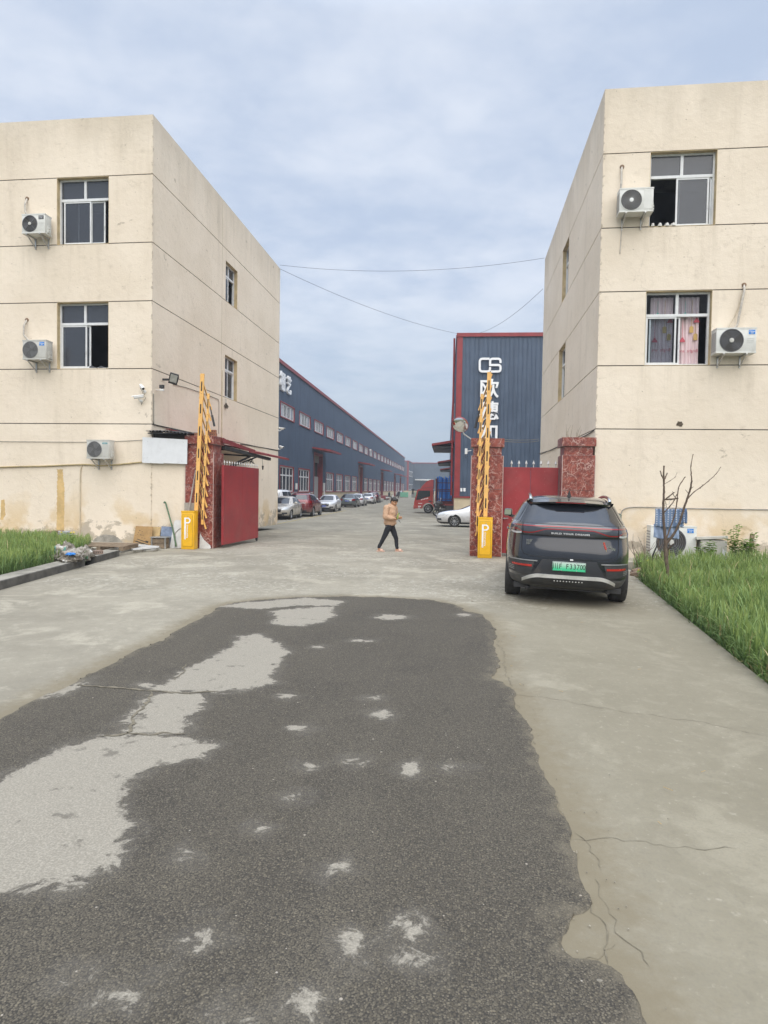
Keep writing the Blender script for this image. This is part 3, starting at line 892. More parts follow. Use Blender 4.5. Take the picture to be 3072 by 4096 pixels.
# ================================================================== wheat
def wheat(name, label, poly, zg, h0, h1, dens, seed, lw=1.0, ears=0.62, curl=0.0):
    rng = np.random.default_rng(seed)
    pa = np.array(poly); lo, hi = pa.min(0), pa.max(0)
    n = int((hi[0] - lo[0]) * (hi[1] - lo[1]) * dens)
    P_ = np.stack([rng.uniform(lo[0], hi[0], n), rng.uniform(lo[1], hi[1], n)], 1)
    # drilled in rows
    P_[:, 0] = np.round(P_[:, 0] / 0.11) * 0.11 + rng.normal(0, 0.032, n)
    P_ = P_[polyline_sd(P_, poly) < 0]
    P_ = P_[~((np.abs(P_[:, 0] - 3.9) < 0.16) & (np.abs(P_[:, 1] - 12.9) < 0.3))]
    n = len(P_)
    V, T, Fc = [], [], []
    base = 0
    keep = np.array([mnoise.noise((p[0] * 1.7, p[1] * 1.7, seed + 9)) for p in P_]) > -0.42
    P_ = P_[keep | (rng.random(n) < 0.35)]; n = len(P_)
    low = np.array([mnoise.noise((p[0] * 0.8, p[1] * 0.8, seed)) for p in P_])
    H = (rng.uniform(h0, h1, n)) * (1 + 0.26 * low)
    def strips(px, py, z0, L, az, lean, curl, w, tone0, tone1, segs):
        """curved tapering blades, all at once"""
        nonlocal base
        k = len(px)
        ca, sa = np.cos(az), np.sin(az)
        pts = []
        x = np.zeros(k); z = np.zeros(k); ang = lean.copy()
        for s_ in range(segs + 1):
            pts.append((x.copy(), z.copy()))
            x = x + np.sin(ang) * L / segs; z = z + np.cos(ang) * L / segs
            ang = ang + curl / segs
        vv = np.zeros((k, 2 * segs + 1, 3)); tt = np.zeros((k, 2 * segs + 1))
        for s_ in range(segs + 1):
            f = s_ / segs
            ww = w * (1 - f) ** 0.6 * min(1, 0.55 + 2 * f)
            cx_, cz_ = pts[s_]
            if s_ < segs:
                for q, sg in ((0, -1), (1, 1)):
                    vv[:, 2 * s_ + q, 0] = px + cx_ * ca - sa * ww * sg
                    vv[:, 2 * s_ + q, 1] = py + cx_ * sa + ca * ww * sg
                    vv[:, 2 * s_ + q, 2] = z0 + cz_
                    tt[:, 2 * s_ + q] = tone0 + (tone1 - tone0) * f
            else:
                vv[:, 2 * segs, 0] = px + cx_ * ca; vv[:, 2 * segs, 1] = py + cx_ * sa; vv[:, 2 * segs, 2] = z0 + cz_
                tt[:, 2 * segs] = tone1
        fb = []
        for s_ in range(segs - 1):
            fb.append([2 * s_, 2 * s_ + 1, 2 * s_ + 3]); fb.append([2 * s_, 2 * s_ + 3, 2 * s_ + 2])
        fb.append([2 * segs - 2, 2 * segs - 1, 2 * segs])
        fb = np.array(fb)
        off = base + np.arange(k) * (2 * segs + 1)
        Fc.append((off[:, None, None] + fb[None]).reshape(-1, 3))
        V.append(vv.reshape(-1, 3)); T.append(tt.reshape(-1))
        base += k * (2 * segs + 1)
    dry = np.where(rng.random(n) < 0.07, 1.4, 0.0)
    az = rng.uniform(0, 2 * math.pi, n)
    tn = dry + rng.uniform(0.0, 0.3, n)
    strips(P_[:, 0], P_[:, 1], np.full(n, zg), H * 0.92, az, rng.normal(0, .06, n), rng.normal(0, .15, n), 0.0022, tn, tn + 0.3, 2)
    for lv in range(3):
        zb = zg + H * (0.18 + 0.24 * lv + rng.uniform(-.08, .08, n))
        tl = rng.uniform(0.0, 0.22, n) + 0.09 * lv + dry * (rng.random(n) < 0.6)
        strips(P_[:, 0], P_[:, 1], zb, H * rng.uniform(0.36, 0.6, n), rng.uniform(0, 2 * math.pi, n), rng.uniform(0.05, 0.45, n), rng.uniform(0.2, 1.5, n) + curl, rng.uniform(0.005, 0.010, n) * lw, tl, tl + 0.25, 4)
    # ears with awns
    e = rng.random(n) < ears
    zb = zg + H[e] * 0.86
    k = e.sum()
    te = rng.uniform(0.55, 1.0, k)
    az2 = rng.uniform(0, 2 * math.pi, k)
    strips(P_[e, 0], P_[e, 1], zb, np.full(k, 0.11), az2, rng.normal(0, .1, k), rng.normal(0.1, .2, k), 0.0085, te, te + 0.1, 3)
    strips(P_[e, 0], P_[e, 1], zb, np.full(k, 0.11), az2 + 1.57, rng.normal(0, .1, k), rng.normal(0.1, .2, k), 0.0085, te, te + 0.1, 3)
    for a in range(4):
        strips(P_[e, 0], P_[e, 1], zb + 0.04, rng.uniform(.07, .13, k), rng.uniform(0, 6.28, k), rng.uniform(0.05, .3, k), rng.uniform(0, .2, k), 0.0011, te, np.minimum(1, te + 0.25), 2)
    V = np.concatenate(V); T = np.concatenate(T); Fc = np.concatenate(Fc)
    me = bpy.data.meshes.new(name)
    me.vertices.add(len(V)); me.vertices.foreach_set('co', V.astype(np.float32).ravel())
    me.loops.add(len(Fc) * 3); me.loops.foreach_set('vertex_index', Fc.astype(np.int32).ravel())
    me.polygons.add(len(Fc))
    me.polygons.foreach_set('loop_start', np.arange(0, len(Fc) * 3, 3, dtype=np.int32))
    me.update(calc_edges=True)
    at = me.attributes.new('tone', 'FLOAT', 'POINT'); at.data.foreach_set('value', T.astype(np.float32))
    me.materials.append(MWHEAT)
    return tag(obj(name, me), label, 'wheat', kind='stuff')

FR = [(ex(3.0) + 0.02, 3.0), (ex(14.2) + 0.03, 14.2), (3.95, 14.6), (4.1, 16.2), (9.5, 16.3), (9.5, 9.5), (5.0, 3.0)]
wheat('wheat_field', 'green wheat standing beside the concrete drive on the right', FR, -0.30, 0.42, 0.72, 450, 1)
FL = [(kx(8.5) - 0.42, 8.5), (kx(13.2) - 0.42, 13.2), (-8.75, 13.9), (-9.6, 15.9), (-15.5, 16.25), (-13.5, 11.5), (-10.5, 8.5)]
wheat('wheat_field', 'green wheat behind the dark concrete kerb on the left', FL, -0.02, 0.30, 0.52, 430, 2)
EDG = [(ex(y) + 0.0, y) for y in (3.0, 14.2)] + [(ex(y) + 0.30, y) for y in (14.2, 3.0)]
wheat('verge_grass', 'dark broad-leaved grass spilling over the right edge of the drive', EDG, -0.27, 0.26, 0.52, 420, 5, lw=1.7, ears=0.12, curl=0.8)
m = MB(); m.add([(*p, -0.30) for p in [(2.3, -2), (ex(16.4), 16.4), (20, 16.42), (20, -2)]], [(0, 1, 2, 3)])
tag(m.build('field_soil', MSOIL), kind='structure')
m = MB(); m.add([(*p, -0.02) for p in [(kx(16.3) - 0.3, 16.35), (kx(-2) - 0.3, -2), (-25, -2), (-25, 16.35)]], [(0, 1, 2, 3)][::-1])
tag(m.build('field_soil', MSOIL), kind='structure')
# ================================================================== the two plastered buildings
FY = 17.55
Z_ROOF, B1, B2, B3, B4 = 12.106, 10.473, 8.589, 6.958, 5.059
def fbox(m, fr, u0, v0, w0, u1, v1, w1, mi=None):
    vs = [fr(u, v, w) for w in (w0, w1) for (u, v) in ((u0, v0), (u1, v0), (u1, v1), (u0, v1))]
    return m.add(vs, [(0, 1, 2, 3), (7, 6, 5, 4), (1, 0, 4, 5), (2, 1, 5, 6), (3, 2, 6, 7), (0, 3, 7, 4)], mi)
def front_fr(u, v, w): return (u, FY - w, v)

def wall_plates(parent, fr, u0, u1, rows, openings, gaps=(), g=0.026, cut0=0.0, cut1=0.0):
    """plaster plates with recessed grooves between them, in front of a backing wall with the openings left out"""
    back = MB()
    for (za, zb) in rows:
        ops = sorted([o for o in openings if o[2] < zb - 0.05 and o[3] > za + 0.05])
        cuts = [u0] + [c for o in ops for c in (o[0], o[1])] + [u1]
        rects = []
        for i in range(0, len(cuts), 2):
            segs = [cuts[i], cuts[i + 1]]
            rects.append((segs[0], segs[1], za, zb))
        for o in ops:
            if o[3] < zb - 0.05: rects.append((o[0], o[1], o[3], zb))
            if o[2] > za + 0.05: rects.append((o[0], o[1], za, o[2]))
        for (a, b, c, d) in rects:
            fbox(back, fr, max(a, u0 + cut0), c, -0.22, min(b, u1 - cut1), d, -0.021)
            gg = [a] + [x for x in gaps if a + 0.1 < x < b - 0.1] + [b]
            for k in range(len(gg) - 1):
                e0 = gg[k] + (0.011 if k else 0); e1 = gg[k + 1] - (0.011 if k < len(gg) - 2 else 0)
                m = MB()
                lo = c + (g / 2 if c == za and za > 0.2 else 0); hi = d - (g / 2 if d == zb and zb < Z_ROOF - 0.05 else 0)
                fbox(m, fr, e0, lo, -0.02, e1, hi, 0.0)
                m.build('plaster_panel', MP, parent, fix=True)
    return back.build('wall', [MGROOVE], parent, fix=True)

def reveal(parent, fr, u0, u1, v0, v1):
    m = MB(); t = 0.012
    fbox(m, fr, u0, v0 + t, -0.22, u0 + t, v1 - t, -0.006); fbox(m, fr, u1 - t, v0 + t, -0.22, u1, v1 - t, -0.006)
    fbox(m, fr, u0, v1 - t, -0.22, u1, v1, -0.006); fbox(m, fr, u0, v0, -0.22, u1, v0 + t, -0.006)
    return m.build('reveal', MREVEAL, parent, fix=True)

def window(parent, fr, u0, u1, v0, v1, sashes, trans=0.69, mull=0.5, glass=None):
    """white aluminium window: fixed lights above, sliding sashes below. sashes: (f0, f1, layer)"""
    u0 += 0.013; u1 -= 0.013; v0 += 0.013; v1 -= 0.013
    W, H = u1 - u0, v1 - v0
    f = 0.045; w0, w1 = -0.205, -0.13
    m = MB()
    vt = v0 + H * trans; um = u0 + W * mull
    fbox(m, fr, u0, v0, w0, u0 + f, v1, w1); fbox(m, fr, u1 - f, v0, w0, u1, v1, w1)
    fbox(m, fr, u0 + f, v1 - f, w0, u1 - f, v1, w1 - 0.002); fbox(m, fr, u0 + f, v0, w0, u1 - f, v0 + f, w1 - 0.002)
    fbox(m, fr, u0 + f, vt - 0.035, w0, u1 - f, vt + 0.035, w1 - 0.001)
    fbox(m, fr, um - 0.035, vt + 0.035, w0, um + 0.035, v1 - f, w1 - 0.003)
    o = m.build('window', MWHITE, parent, fix=True)
    for a, b in ((u0 + f, um - 0.035), (um + 0.035, u1 - f)):
        m = MB(); fbox(m, fr, a, vt + 0.035, -0.172, b, v1 - f, -0.166); m.build('pane', glass or MGLASSD, o, fix=True)
    for k, (a, b, lay) in enumerate(sashes):
        a = u0 + f + (W - 2 * f) * a; b = u0 + f + (W - 2 * f) * b
        c, d = v0 + f, vt - 0.035
        wa = w1 - 0.012 - 0.032 * lay; wb = wa - 0.028
        s_ = 0.042
        m = MB()
        fbox(m, fr, a, c, wb, a + s_, d, wa); fbox(m, fr, b - s_, c, wb, b, d, wa)
        fbox(m, fr, a + s_, c, wb, b - s_, c + s_, wa - 0.001); fbox(m, fr, a + s_, d - s_, wb, b - s_, d, wa - 0.001)
        fbox(m, fr, b - 0.03, (c + d) / 2 - 0.2, wa, b - 0.018, (c + d) / 2 - 0.1, wa + 0.02)
        m.build('sash', MWHITE, o, fix=True)
        m = MB(); fbox(m, fr, a + s_, c + s_, wb + 0.011, b - s_, d - s_, wb + 0.016); m.build('pane', glass or MGLASS, o, fix=True)
    return o

def dormitory(label, side, xc, xfar, depth, b5, side_ops, front_ops):
    """side=+1: the visible flank faces +X (left building)"""
    root = thing('dormitory_building', label, 'building', (0, 0, 0))
    s = side
    def flank(u, v, w): return (xc + s * w, u, v)
    rows = [(0.0, b5), (b5, B4), (B4, B3), (B3, B2), (B2, B1), (B1, Z_ROOF)]
    if s > 0: fu0, fu1 = xfar, xc
    else: fu0, fu1 = xc, xfar
    wall_plates(root, front_fr, fu0, fu1, rows, front_ops, cut0=0.022 if s < 0 else 0.0, cut1=0.022 if s > 0 else 0.0)
    wall_plates(root, flank, FY + 0.0205, FY + depth, rows, side_ops, gaps=(FY + 5.3,), cut0=0.2)
    # far walls, roof slab and floors
    m = MB()
    xa, xb = (xfar, xc - 0.23) if s > 0 else (xc + 0.23, xfar)
    m.box(xa, FY + depth - 0.22, 0, xb, FY + depth - 0.001, Z_ROOF - 0.001)
    xo = xfar
    m.box(min(xo, xo + s * 0.22), FY + 0.23, 0, max(xo, xo + s * 0.22), FY + depth - 0.23, Z_ROOF - 0.001)
    m.build('rear_wall', MP, root)
    m = MB(); m.box(min(xc, xfar) + 0.24, FY + 0.24, Z_ROOF - 0.9, max(xc, xfar) - 0.24, FY + depth - 0.24, Z_ROOF - 0.7)
    m.build('roof', MPLATF, root)
    m = MB()
    for zf in (4.0, 7.55): m.box(min(xc, xfar) + 0.24, FY + 0.24, zf - 0.15, max(xc, xfar) - 0.24, FY + depth - 0.24, zf)
    m.box(min(xc, xfar) + 0.24, FY + 3.8, 0, max(xc, xfar) - 0.24, FY + 3.95, 11.1)
    xp = -10.0 - 3.2 if s > 0 else 4.4 + 3.4
    m.box(xp, FY + 0.24, 0, xp + 0.12, FY + 3.79, 11.1)
    m.build('interior', MROOM, root)
    for o in front_ops: reveal(root, front_fr, *o)
    for o in side_ops: reveal(root, flank, *o)
    return root, flank

LXC, RXC = -8.813, 3.402
LO = [(-11.70, -10.12, B2, B1), (-11.70, -10.12, B4, B3)]
LS = [(23.2, 24.45, B2, 10.05), (23.2, 24.5, B4, 6.62)]
left_b, lflank = dormitory('cream three-storey block on the left with three wall-hung air conditioners', 1, LXC, -26.0, 12.7, 3.4916, LS, LO)
RO = [(4.572, 6.20, B2, B1), (4.566, 6.19, B4, B3)]
RS = [(22.95, 24.35, B2, B1), (23.15, 24.7, B4, B3)]
right_b, rflank = dormitory('cream three-storey block on the right with pink curtains in one window', -1, RXC, 20.0, 12.3, 3.4219, RS, RO)
window(left_b, front_fr, *LO[0], [(0.05, 0.62, 0), (0.60, 0.90, 1), (0.33, 0.62, 1)])
window(left_b, front_fr, *LO[1], [(0.0, 0.53, 0), (0.03, 0.60, 1)])
window(left_b, lflank, *LS[0], [(0.0, 0.5, 0), (0.1, 0.6, 1)])
window(left_b, lflank, *LS[1], [(0.0, 0.5, 0), (0.5, 1.0, 1)])
window(right_b, front_fr, *RO[0], [(0.42, 0.95, 0), (0.46, 1.0, 1)])
window(right_b, front_fr, *RO[1], [(0.0, 0.50, 0), (0.06, 0.57, 1)], glass=MGLASSC)
window(right_b, rflank, *RS[0], [(0.0, 0.5, 0), (0.5, 1.0, 1)])
window(right_b, rflank, *RS[1], [(0.0, 0.5, 0), (0.5, 1.0, 1)])

# curtains behind the lower right window
MCURT = simple('curtain_pink', (0.70, 0.55, 0.56), 0.9, var=0.08, scale=3)
MTEAL = simple('print_teal', (0.20, 0.50, 0.40), 0.9); MPRED = simple('print_red', (0.50, 0.10, 0.13), 0.9); MPTAN = simple('print_tan', (0.50, 0.33, 0.12), 0.9)
def curtain(x0, x1, z0, z1, y, label, seed):
    t = thing('curtain', label, 'curtain', (0, 0, 0), group='curtains behind the lower right window')
    rnd = random.Random(seed); ph = rnd.uniform(0, 6)
    def fn(u, v):
        x = x0 + (x1 - x0) * (u + 0.03 * (1 - v) * math.sin(6 * u))
        return (x, y + 0.022 * math.sin(u * 26 + ph + v) + 0.012 * math.sin(u * 61 + v * 3), z0 + (z1 - z0) * v - (0.03 * abs(math.sin(u * 9)) if v == 0 else 0))
    m = MB(); m.grid(fn, 60, 14)
    m.build('cloth', MCURT, t, smooth=180)
    yy = y - 0.042
    def lamp(u, zt, zs, mt, kind):
        x = x0 + (x1 - x0) * u
        m = MB(); m.box(x - 0.004, yy, zs + 0.09, x + 0.004, yy + 0.003, zt)
        if kind == 'bell': m.prism([(-0.075, 0), (0.075, 0), (0.06, 0.05), (0.03, 0.085), (0.02, 0.12), (-0.02, 0.12), (-0.03, 0.085), (-0.06, 0.05)], 0.004, None, lambda a, b, w: (x + a, yy + w - 0.002, zs + b))
        else: m.prism([(-0.05, -0.06), (0.05, -0.06), (0.05, 0.08), (0.02, 0.11), (-0.02, 0.11), (-0.05, 0.08)], 0.004, None, lambda a, b, w: (x + a, yy + w - 0.002, zs + b))
        m.build('print', mt, t, fix=True)
    H = z1 - z0
    lamp(0.3, z1 - 0.1, z1 - 0.52, MTEAL, 'bell'); lamp(0.62, z1 - 0.08, z1 - 0.86, MPTAN, 'tag')
    lamp(0.2, z1 - 0.6, z1 - 1.16, MPRED, 'bell'); lamp(0.82, z1 - 0.7, z1 - 1.05, MPTAN, 'tag'); lamp(0.85, z1 - 0.4, z1 - 0.66, MPRED, 'bell')
    o = lettering('Bright  are', 0.11, MPRED, t, (x0 + (x1 - x0) * 0.5, yy - 0.004, z0 + 0.36), (R(90), 0, 0), 0.001)
    o.scale = (-1, 1, 1)
    return t
curtain(4.76, 5.33, B4 + 0.08, B3 - 0.10, FY + 0.27, 'pale pink printed curtain behind the closed left sash', 1)
curtain(5.46, 5.98, B4 + 0.05, B3 - 0.10, FY + 0.27, 'pink printed curtain hanging in the open right half of the window', 2)

# ================================================================== small things on sills
MSHOE = simple('shoe_white', (0.62, 0.60, 0.56), 0.8, var=0.2, scale=12)
MSHOED = simple('shoe_black', (0.04, 0.04, 0.045), 0.8)
def shoe(x, y, z, rz, label, grp, mt):
    t = thing('shoe', label, 'shoe', (x, y, z), rz, grp)
    m = MB()
    prof = [(-0.13, 0.034, 0.03), (-0.11, 0.038, 0.085), (-0.05, 0.036, 0.09), (0.02, 0.042, 0.06), (0.08, 0.046, 0.045), (0.125, 0.032, 0.03)]
    vs = []
    for px, w, h in prof:
        vs += [(px, -w, 0.018), (px, -w * 0.8, h * 0.8), (px, 0, h), (px, w * 0.8, h * 0.8), (px, w, 0.018)]
    fs = [(i * 5 + k, i * 5 + k + 1, i * 5 + k + 6, i * 5 + k + 5) for i in range(5) for k in range(4)] + [(0, 1, 2, 3, 4), (29, 28, 27, 26, 25)]
    m.add(vs, fs); m.build('upper', mt, t, smooth=60, fix=True)
    m = MB(); m.prism([(-0.135, -0.04), (0.05, -0.05), (0.13, -0.035), (0.14, 0), (0.13, 0.035), (0.05, 0.05), (-0.135, 0.04)], 0.02)
    m.build('sole', MWHITEP, t, fix=True)
    return t
for k, xx in enumerate((4.70, 4.86, 5.02, 5.16)):
    shoe(xx, FY + 0.11, B2 + 0.013, R(80 + 10 * k), ['leftmost', 'second from the left', 'third from the left', 'rightmost'][k] + ' of four pale shoes on the top right window sill', 'shoes on the top right sill', MSHOE)
shoe(-10.62, FY + 0.10, B4 + 0.013, R(10), 'black and white shoe on the open left sill, nearer the sash', 'shoes on the left sill', MSHOED)
shoe(-10.34, FY + 0.10, B4 + 0.013, R(-8), 'black and white shoe on the open left sill, nearer the corner', 'shoes on the left sill', MSHOED)

# ================================================================== air conditioners
MACW = simple('ac_casing', (0.66, 0.66, 0.62), 0.45, var=0.05, dirt=0.25, dirtcol=(0.38, 0.35, 0.28))
MACG = simple('ac_casing_grey', (0.52, 0.51, 0.47), 0.5, var=0.06, dirt=0.4, dirtcol=(0.30, 0.27, 0.22))
MACGR = simple('ac_grille', (0.075, 0.075, 0.085), 0.5)
MACGR2 = simple('ac_grille_grey', (0.20, 0.20, 0.20), 0.5)
MPIPEW = simple('pipe_wrap', (0.50, 0.46, 0.40), 0.8, var=0.15, scale=20, dirt=0.4)
MBLKF = simple('fan_dark', (0.05, 0.05, 0.055), 0.6)
def ac_unit(label, loc, w=0.78, h=0.54, d=0.28, casing=None, grille='rings', gm=None, hub=True, badge=None, pipe=None, feet='bracket', fx=-0.13, lines=False, side=1, panel=False):
    """outdoor unit; origin at bottom centre of the front face; faces -Y; wall is at +Y"""
    casing = casing or MACW; gm = gm or MACGR
    t = thing('air_conditioner', label, 'air conditioner', loc, 0, 'outdoor air conditioner units')
    m = MB(); m.cbox(-w / 2, 0.006, 0, w / 2, d, h, 0.014)
    # top lip, seam and side handle recesses
    m.box(-w / 2 - 0.004, 0.0, h - 0.03, w / 2 + 0.004, d + 0.004, h + 0.006)
    m.box(-w / 2 - 0.003, 0.001, -0.004, w / 2 + 0.003, d + 0.003, 0.03)
    if panel: m.box(w * 0.22, 0.0, 0.06, w * 0.46, 0.01, h - 0.06)
    if lines:
        for k in range(3): m.box(w * 0.26, 0.0, h * 0.56 - k * 0.04, w * 0.44, 0.008, h * 0.56 - k * 0.04 + 0.012)
    m.build('casing', casing, t, smooth=30)
    r = min(h * 0.44, w * 0.31); cx_ = fx * w; cz_ = h * 0.5
    m = MB(); m.lathe([(r * 1.04, 0.006), (r * 1.05, -0.006), (r, -0.008), (r * 0.985, 0.004)], 40, axis='Y', c=(cx_, 0, cz_))
    m.build('shroud_ring', gm if grille != 'spiral' else casing, t, smooth=40)
    m = MB()
    m.lathe([(0.001, 0.0045), (r, 0.0045)], 32, axis='Y', c=(cx_, 0, cz_))
    m.build('fan_opening', MDARK, t)
    # fan blades behind the guard
    m = MB()
    for k in range(3):
        a0 = k * 2.094 + 0.4
        def fn(u, v, a0=a0):
            a = a0 + u * 1.15 + 0.35 * v; q = r * (0.2 + 0.72 * v)
            return (cx_ + q * math.cos(a), 0.003 - 0.003 * u, cz_ + q * math.sin(a))
        m.grid(fn, 6, 4)
    m.build('fan_blade', MACGR2 if grille == 'mesh' else MBLKF, t)
    m = MB()
    if grille == 'rings':
        for k in range(6):
            q = r * (0.25 + 0.145 * k)
            m.lathe([(q - 0.0035, -0.006), (q, -0.010), (q + 0.0035, -0.006)], 36, axis='Y', c=(cx_, 0, cz_))
        for k in range(4): 
            a = k * math.pi / 2 + 0.78
            m.bar((cx_ + 0.2 * r * math.cos(a), -0.005, cz_ + 0.2 * r * math.sin(a)), (cx_ + r * math.cos(a), -0.005, cz_ + r * math.sin(a)), 0.006, 0.006, up=(0, 1, 0))
    elif grille == 'spiral':
        for k in range(22):
            a0 = k * 2 * math.pi / 22
            pts = [(cx_ + r * q * math.cos(a0 - 1.0 * (1 - q)), -0.006, cz_ + r * q * math.sin(a0 - 1.0 * (1 - q))) for q in (0.22, 0.4, 0.6, 0.8, 1.0)]
            for a, b in zip(pts[:-1], pts[1:]): m.bar(a, b, 0.006, 0.005, up=(0, 1, 0))
        for q in (0.35, 0.5, 0.65, 0.8, 0.92): m.lathe([(r * q - 0.002, -0.006), (r * q, -0.009), (r * q + 0.002, -0.006)], 32, axis='Y', c=(cx_, 0, cz_))
    else:
        nn = 14
        for k in range(-nn, nn + 1):
            q = k / (nn + 1) * r; hh = math.sqrt(max(0, r * r - q * q))
            m.bar((cx_ - hh, -0.004, cz_ + q), (cx_ + hh, -0.004, cz_ + q), 0.004, 0.004); m.bar((cx_ + q, -0.006, cz_ - hh), (cx_ + q, -0.006, cz_ + hh), 0.004, 0.004)
    m.build('fan_guard', {'spiral': MGREYM, 'rings': MACGR2}.get(grille, gm), t)
    if hub:
        m = MB(); m.lathe([(r * 0.2, -0.004), (r * 0.2, -0.014), (r * 0.15, -0.018), (0.001, -0.018)], 20, axis='Y', c=(cx_, 0, cz_))
        m.build('hub_cap', MWHITEP if grille == 'spiral' else MACG, t, smooth=40)
    # coil fins on the flank
    m = MB()
    for k in range(9): m.box(side * (w / 2 + 0.001), 0.03, h * 0.1 + k * h * 0.088, side * (w / 2 + 0.006), d - 0.03, h * 0.1 + k * h * 0.088 + h * 0.03)
    m.build('flank_vents', MACGR2, t)
    m = MB(); m.box(-side * (w / 2 + 0.001), d * 0.35, h * 0.08, -side * (w / 2 + 0.03), d * 0.8, h * 0.45); m.cyl((-side * (w / 2 + 0.02), d * 0.5, h * 0.2), (-side * (w / 2 + 0.06), d * 0.5, h * 0.2), 0.014); m.cyl((-side * (w / 2 + 0.02), d * 0.5, h * 0.32), (-side * (w / 2 + 0.06), d * 0.5, h * 0.32), 0.014)
    m.build('valve_cover', casing, t)
    if badge:
        kind, bx = badge
        if kind == 'blue':
            m = MB(); m.cbox(bx - 0.075, -0.002, h - 0.16, bx + 0.075, 0.008, h - 0.055, 0.003); b = m.build('badge', MBADGEBLUE, t)
            lettering('Midea', 0.055, MLETTER, b, (bx, -0.004, h - 0.095), (R(90), 0, 0), 0.001); lettering('美的', 0.035, MLETTER, b, (bx, -0.004, h - 0.137), (R(90), 0, 0), 0.001)
        elif kind == 'black':
            m = MB(); m.cbox(bx - 0.075, -0.002, h - 0.15, bx + 0.075, 0.008, h - 0.05, 0.003); b = m.build('badge', MBLACKM, t)
            lettering('CHIGO', 0.038, MLETTER, b, (bx, -0.004, h - 0.083), (R(90), 0, 0), 0.001); lettering('志 高', 0.04, MLETTER, b, (bx, -0.004, h - 0.123), (R(90), 0, 0), 0.001)
        else:
            m = MB(); m.cbox(bx - 0.075, -0.002, h - 0.115, bx + 0.075, 0.008, h - 0.07, 0.003); b = m.build('badge', simple('badge_green', (0.10, 0.28, 0.30), 0.5), t)
            lettering('Panasonic', 0.026, MLETTER, b, (bx, -0.004, h - 0.093), (R(90), 0, 0), 0.001)
    wall = FY - loc[1]
    if feet == 'bracket':
        for sx in (-0.3, 0.27):
            m = MB()
            m.bar((sx * w, -0.01, -0.02), (sx * w, wall, -0.02), 0.035, 0.03); m.bar((sx * w, wall - 0.015, 0.0), (sx * w, wall - 0.015, -0.30), 0.035, 0.03, up=(0, 1, 0))
            m.bar((sx * w, 0.02, -0.03), (sx * w, wall - 0.02, -0.27), 0.028, 0.02)
            m.build('bracket', MSTEEL, t)
    else:
        for sx in (-0.32, 0.32):
            m = MB(); m.cbox(sx * w - 0.06, -0.02, -0.075, sx * w + 0.06, d + 0.02, -0.004, 0.008); m.build('foot', MKERB, t)
    if pipe:
        pts = [Vector(p) - Vector(loc) for p in pipe]
        path = []
        for i in range(len(pts) - 1):
            for k in range(8):
                path.append(pts[i].lerp(pts[i + 1], k / 8))
        path.append(pts[-1])
        sm = [path[0]] + [(path[i - 1] + path[i] * 2 + path[i + 1]) / 4 for i in range(1, len(path) - 1)] + [path[-1]]
        m = MB(); m.tube(sm, [0.026 + 0.004 * (i % 2) for i in range(len(sm))], 8); m.build('pipe', MPIPEW, t, smooth=60)
        m = MB(); m.lathe([(0.06, 0.0), (0.055, -0.02), (0.03, -0.03), (0.001, -0.03)], 9, axis='Y', c=tuple(pts[0] + Vector((0, 0.0, 0)))); m.build('wall_sleeve', simple('old_sealant', (0.2, 0.13, 0.08), 0.9), t)
    return t
AY = FY - 0.42
def at_face(x, y): return tuple(PY(x, y, AY))
l1 = at_face(133, 932)
ac_unit('white air conditioner with dark ring fan and black badge on the upper left wall', l1, 0.70, 0.53, 0.30, badge=('black', 0.235), lines=True, fx=-0.15, side=-1,
        pipe=[PY(109, 795, FY), PY(100, 815, FY - 0.1), PY(102, 850, FY - 0.12), (l1[0] - 0.2, FY - 0.12, l1[2] + 0.45)])
l2 = at_face(137, 1437)
ac_unit('grey air conditioner with square mesh fan guard and blue badge on the left wall', l2, 0.72, 0.54, 0.30, casing=MACG, grille='mesh', gm=MACGR2, hub=False, badge=('blue', 0.23), fx=-0.17, side=-1, panel=True,
        pipe=[PY(108, 1280, FY), PY(97, 1300, FY - 0.1), PY(95, 1340, FY - 0.12), (l2[0] - 0.25, FY - 0.12, l2[2] + 0.45)])
l3 = at_face(391, 1834)
ac_unit('weathered grey air conditioner low on the left wall beside the white board', l3, 0.68, 0.52, 0.28, casing=MACG, grille='mesh', gm=MACGR2, hub=False, badge=('green', 0.21), fx=-0.15, side=-1, panel=True)
r1 = at_face(2545, 846)
ac_unit('white air conditioner with spiral fan guard overlapping the top right window', r1, 0.82, 0.585, 0.32, grille='spiral', fx=-0.15, panel=True, side=-1,
        pipe=[PY(2488, 668, FY), PY(2486, 690, FY - 0.08), PY(2486, 730, FY - 0.12), (r1[0] - 0.34, FY - 0.1, r1[2] + 0.5)])
r2 = at_face(2944, 1411)
ac_unit('white air conditioner with white hose and blue badge right of the pink curtains', r2, 0.94, 0.615, 0.34, badge=('blue', 0.36), lines=True, fx=-0.12, side=-1,
        pipe=[PY(2976, 1140, FY), PY(2978, 1160, FY - 0.1), PY(2965, 1220, FY - 0.14), PY(2950, 1300, FY - 0.12), (r2[0], FY - 0.1, r2[2] + 0.6)])
g1 = PY(2692, 2214, 16.88)
ac_unit('large white air conditioner standing on the platform behind the bare tree', (g1.x, g1.y, 0.155), 1.10, 0.80, 0.36, badge=('blue', 0.40), fx=-0.05, feet='feet', side=-1)

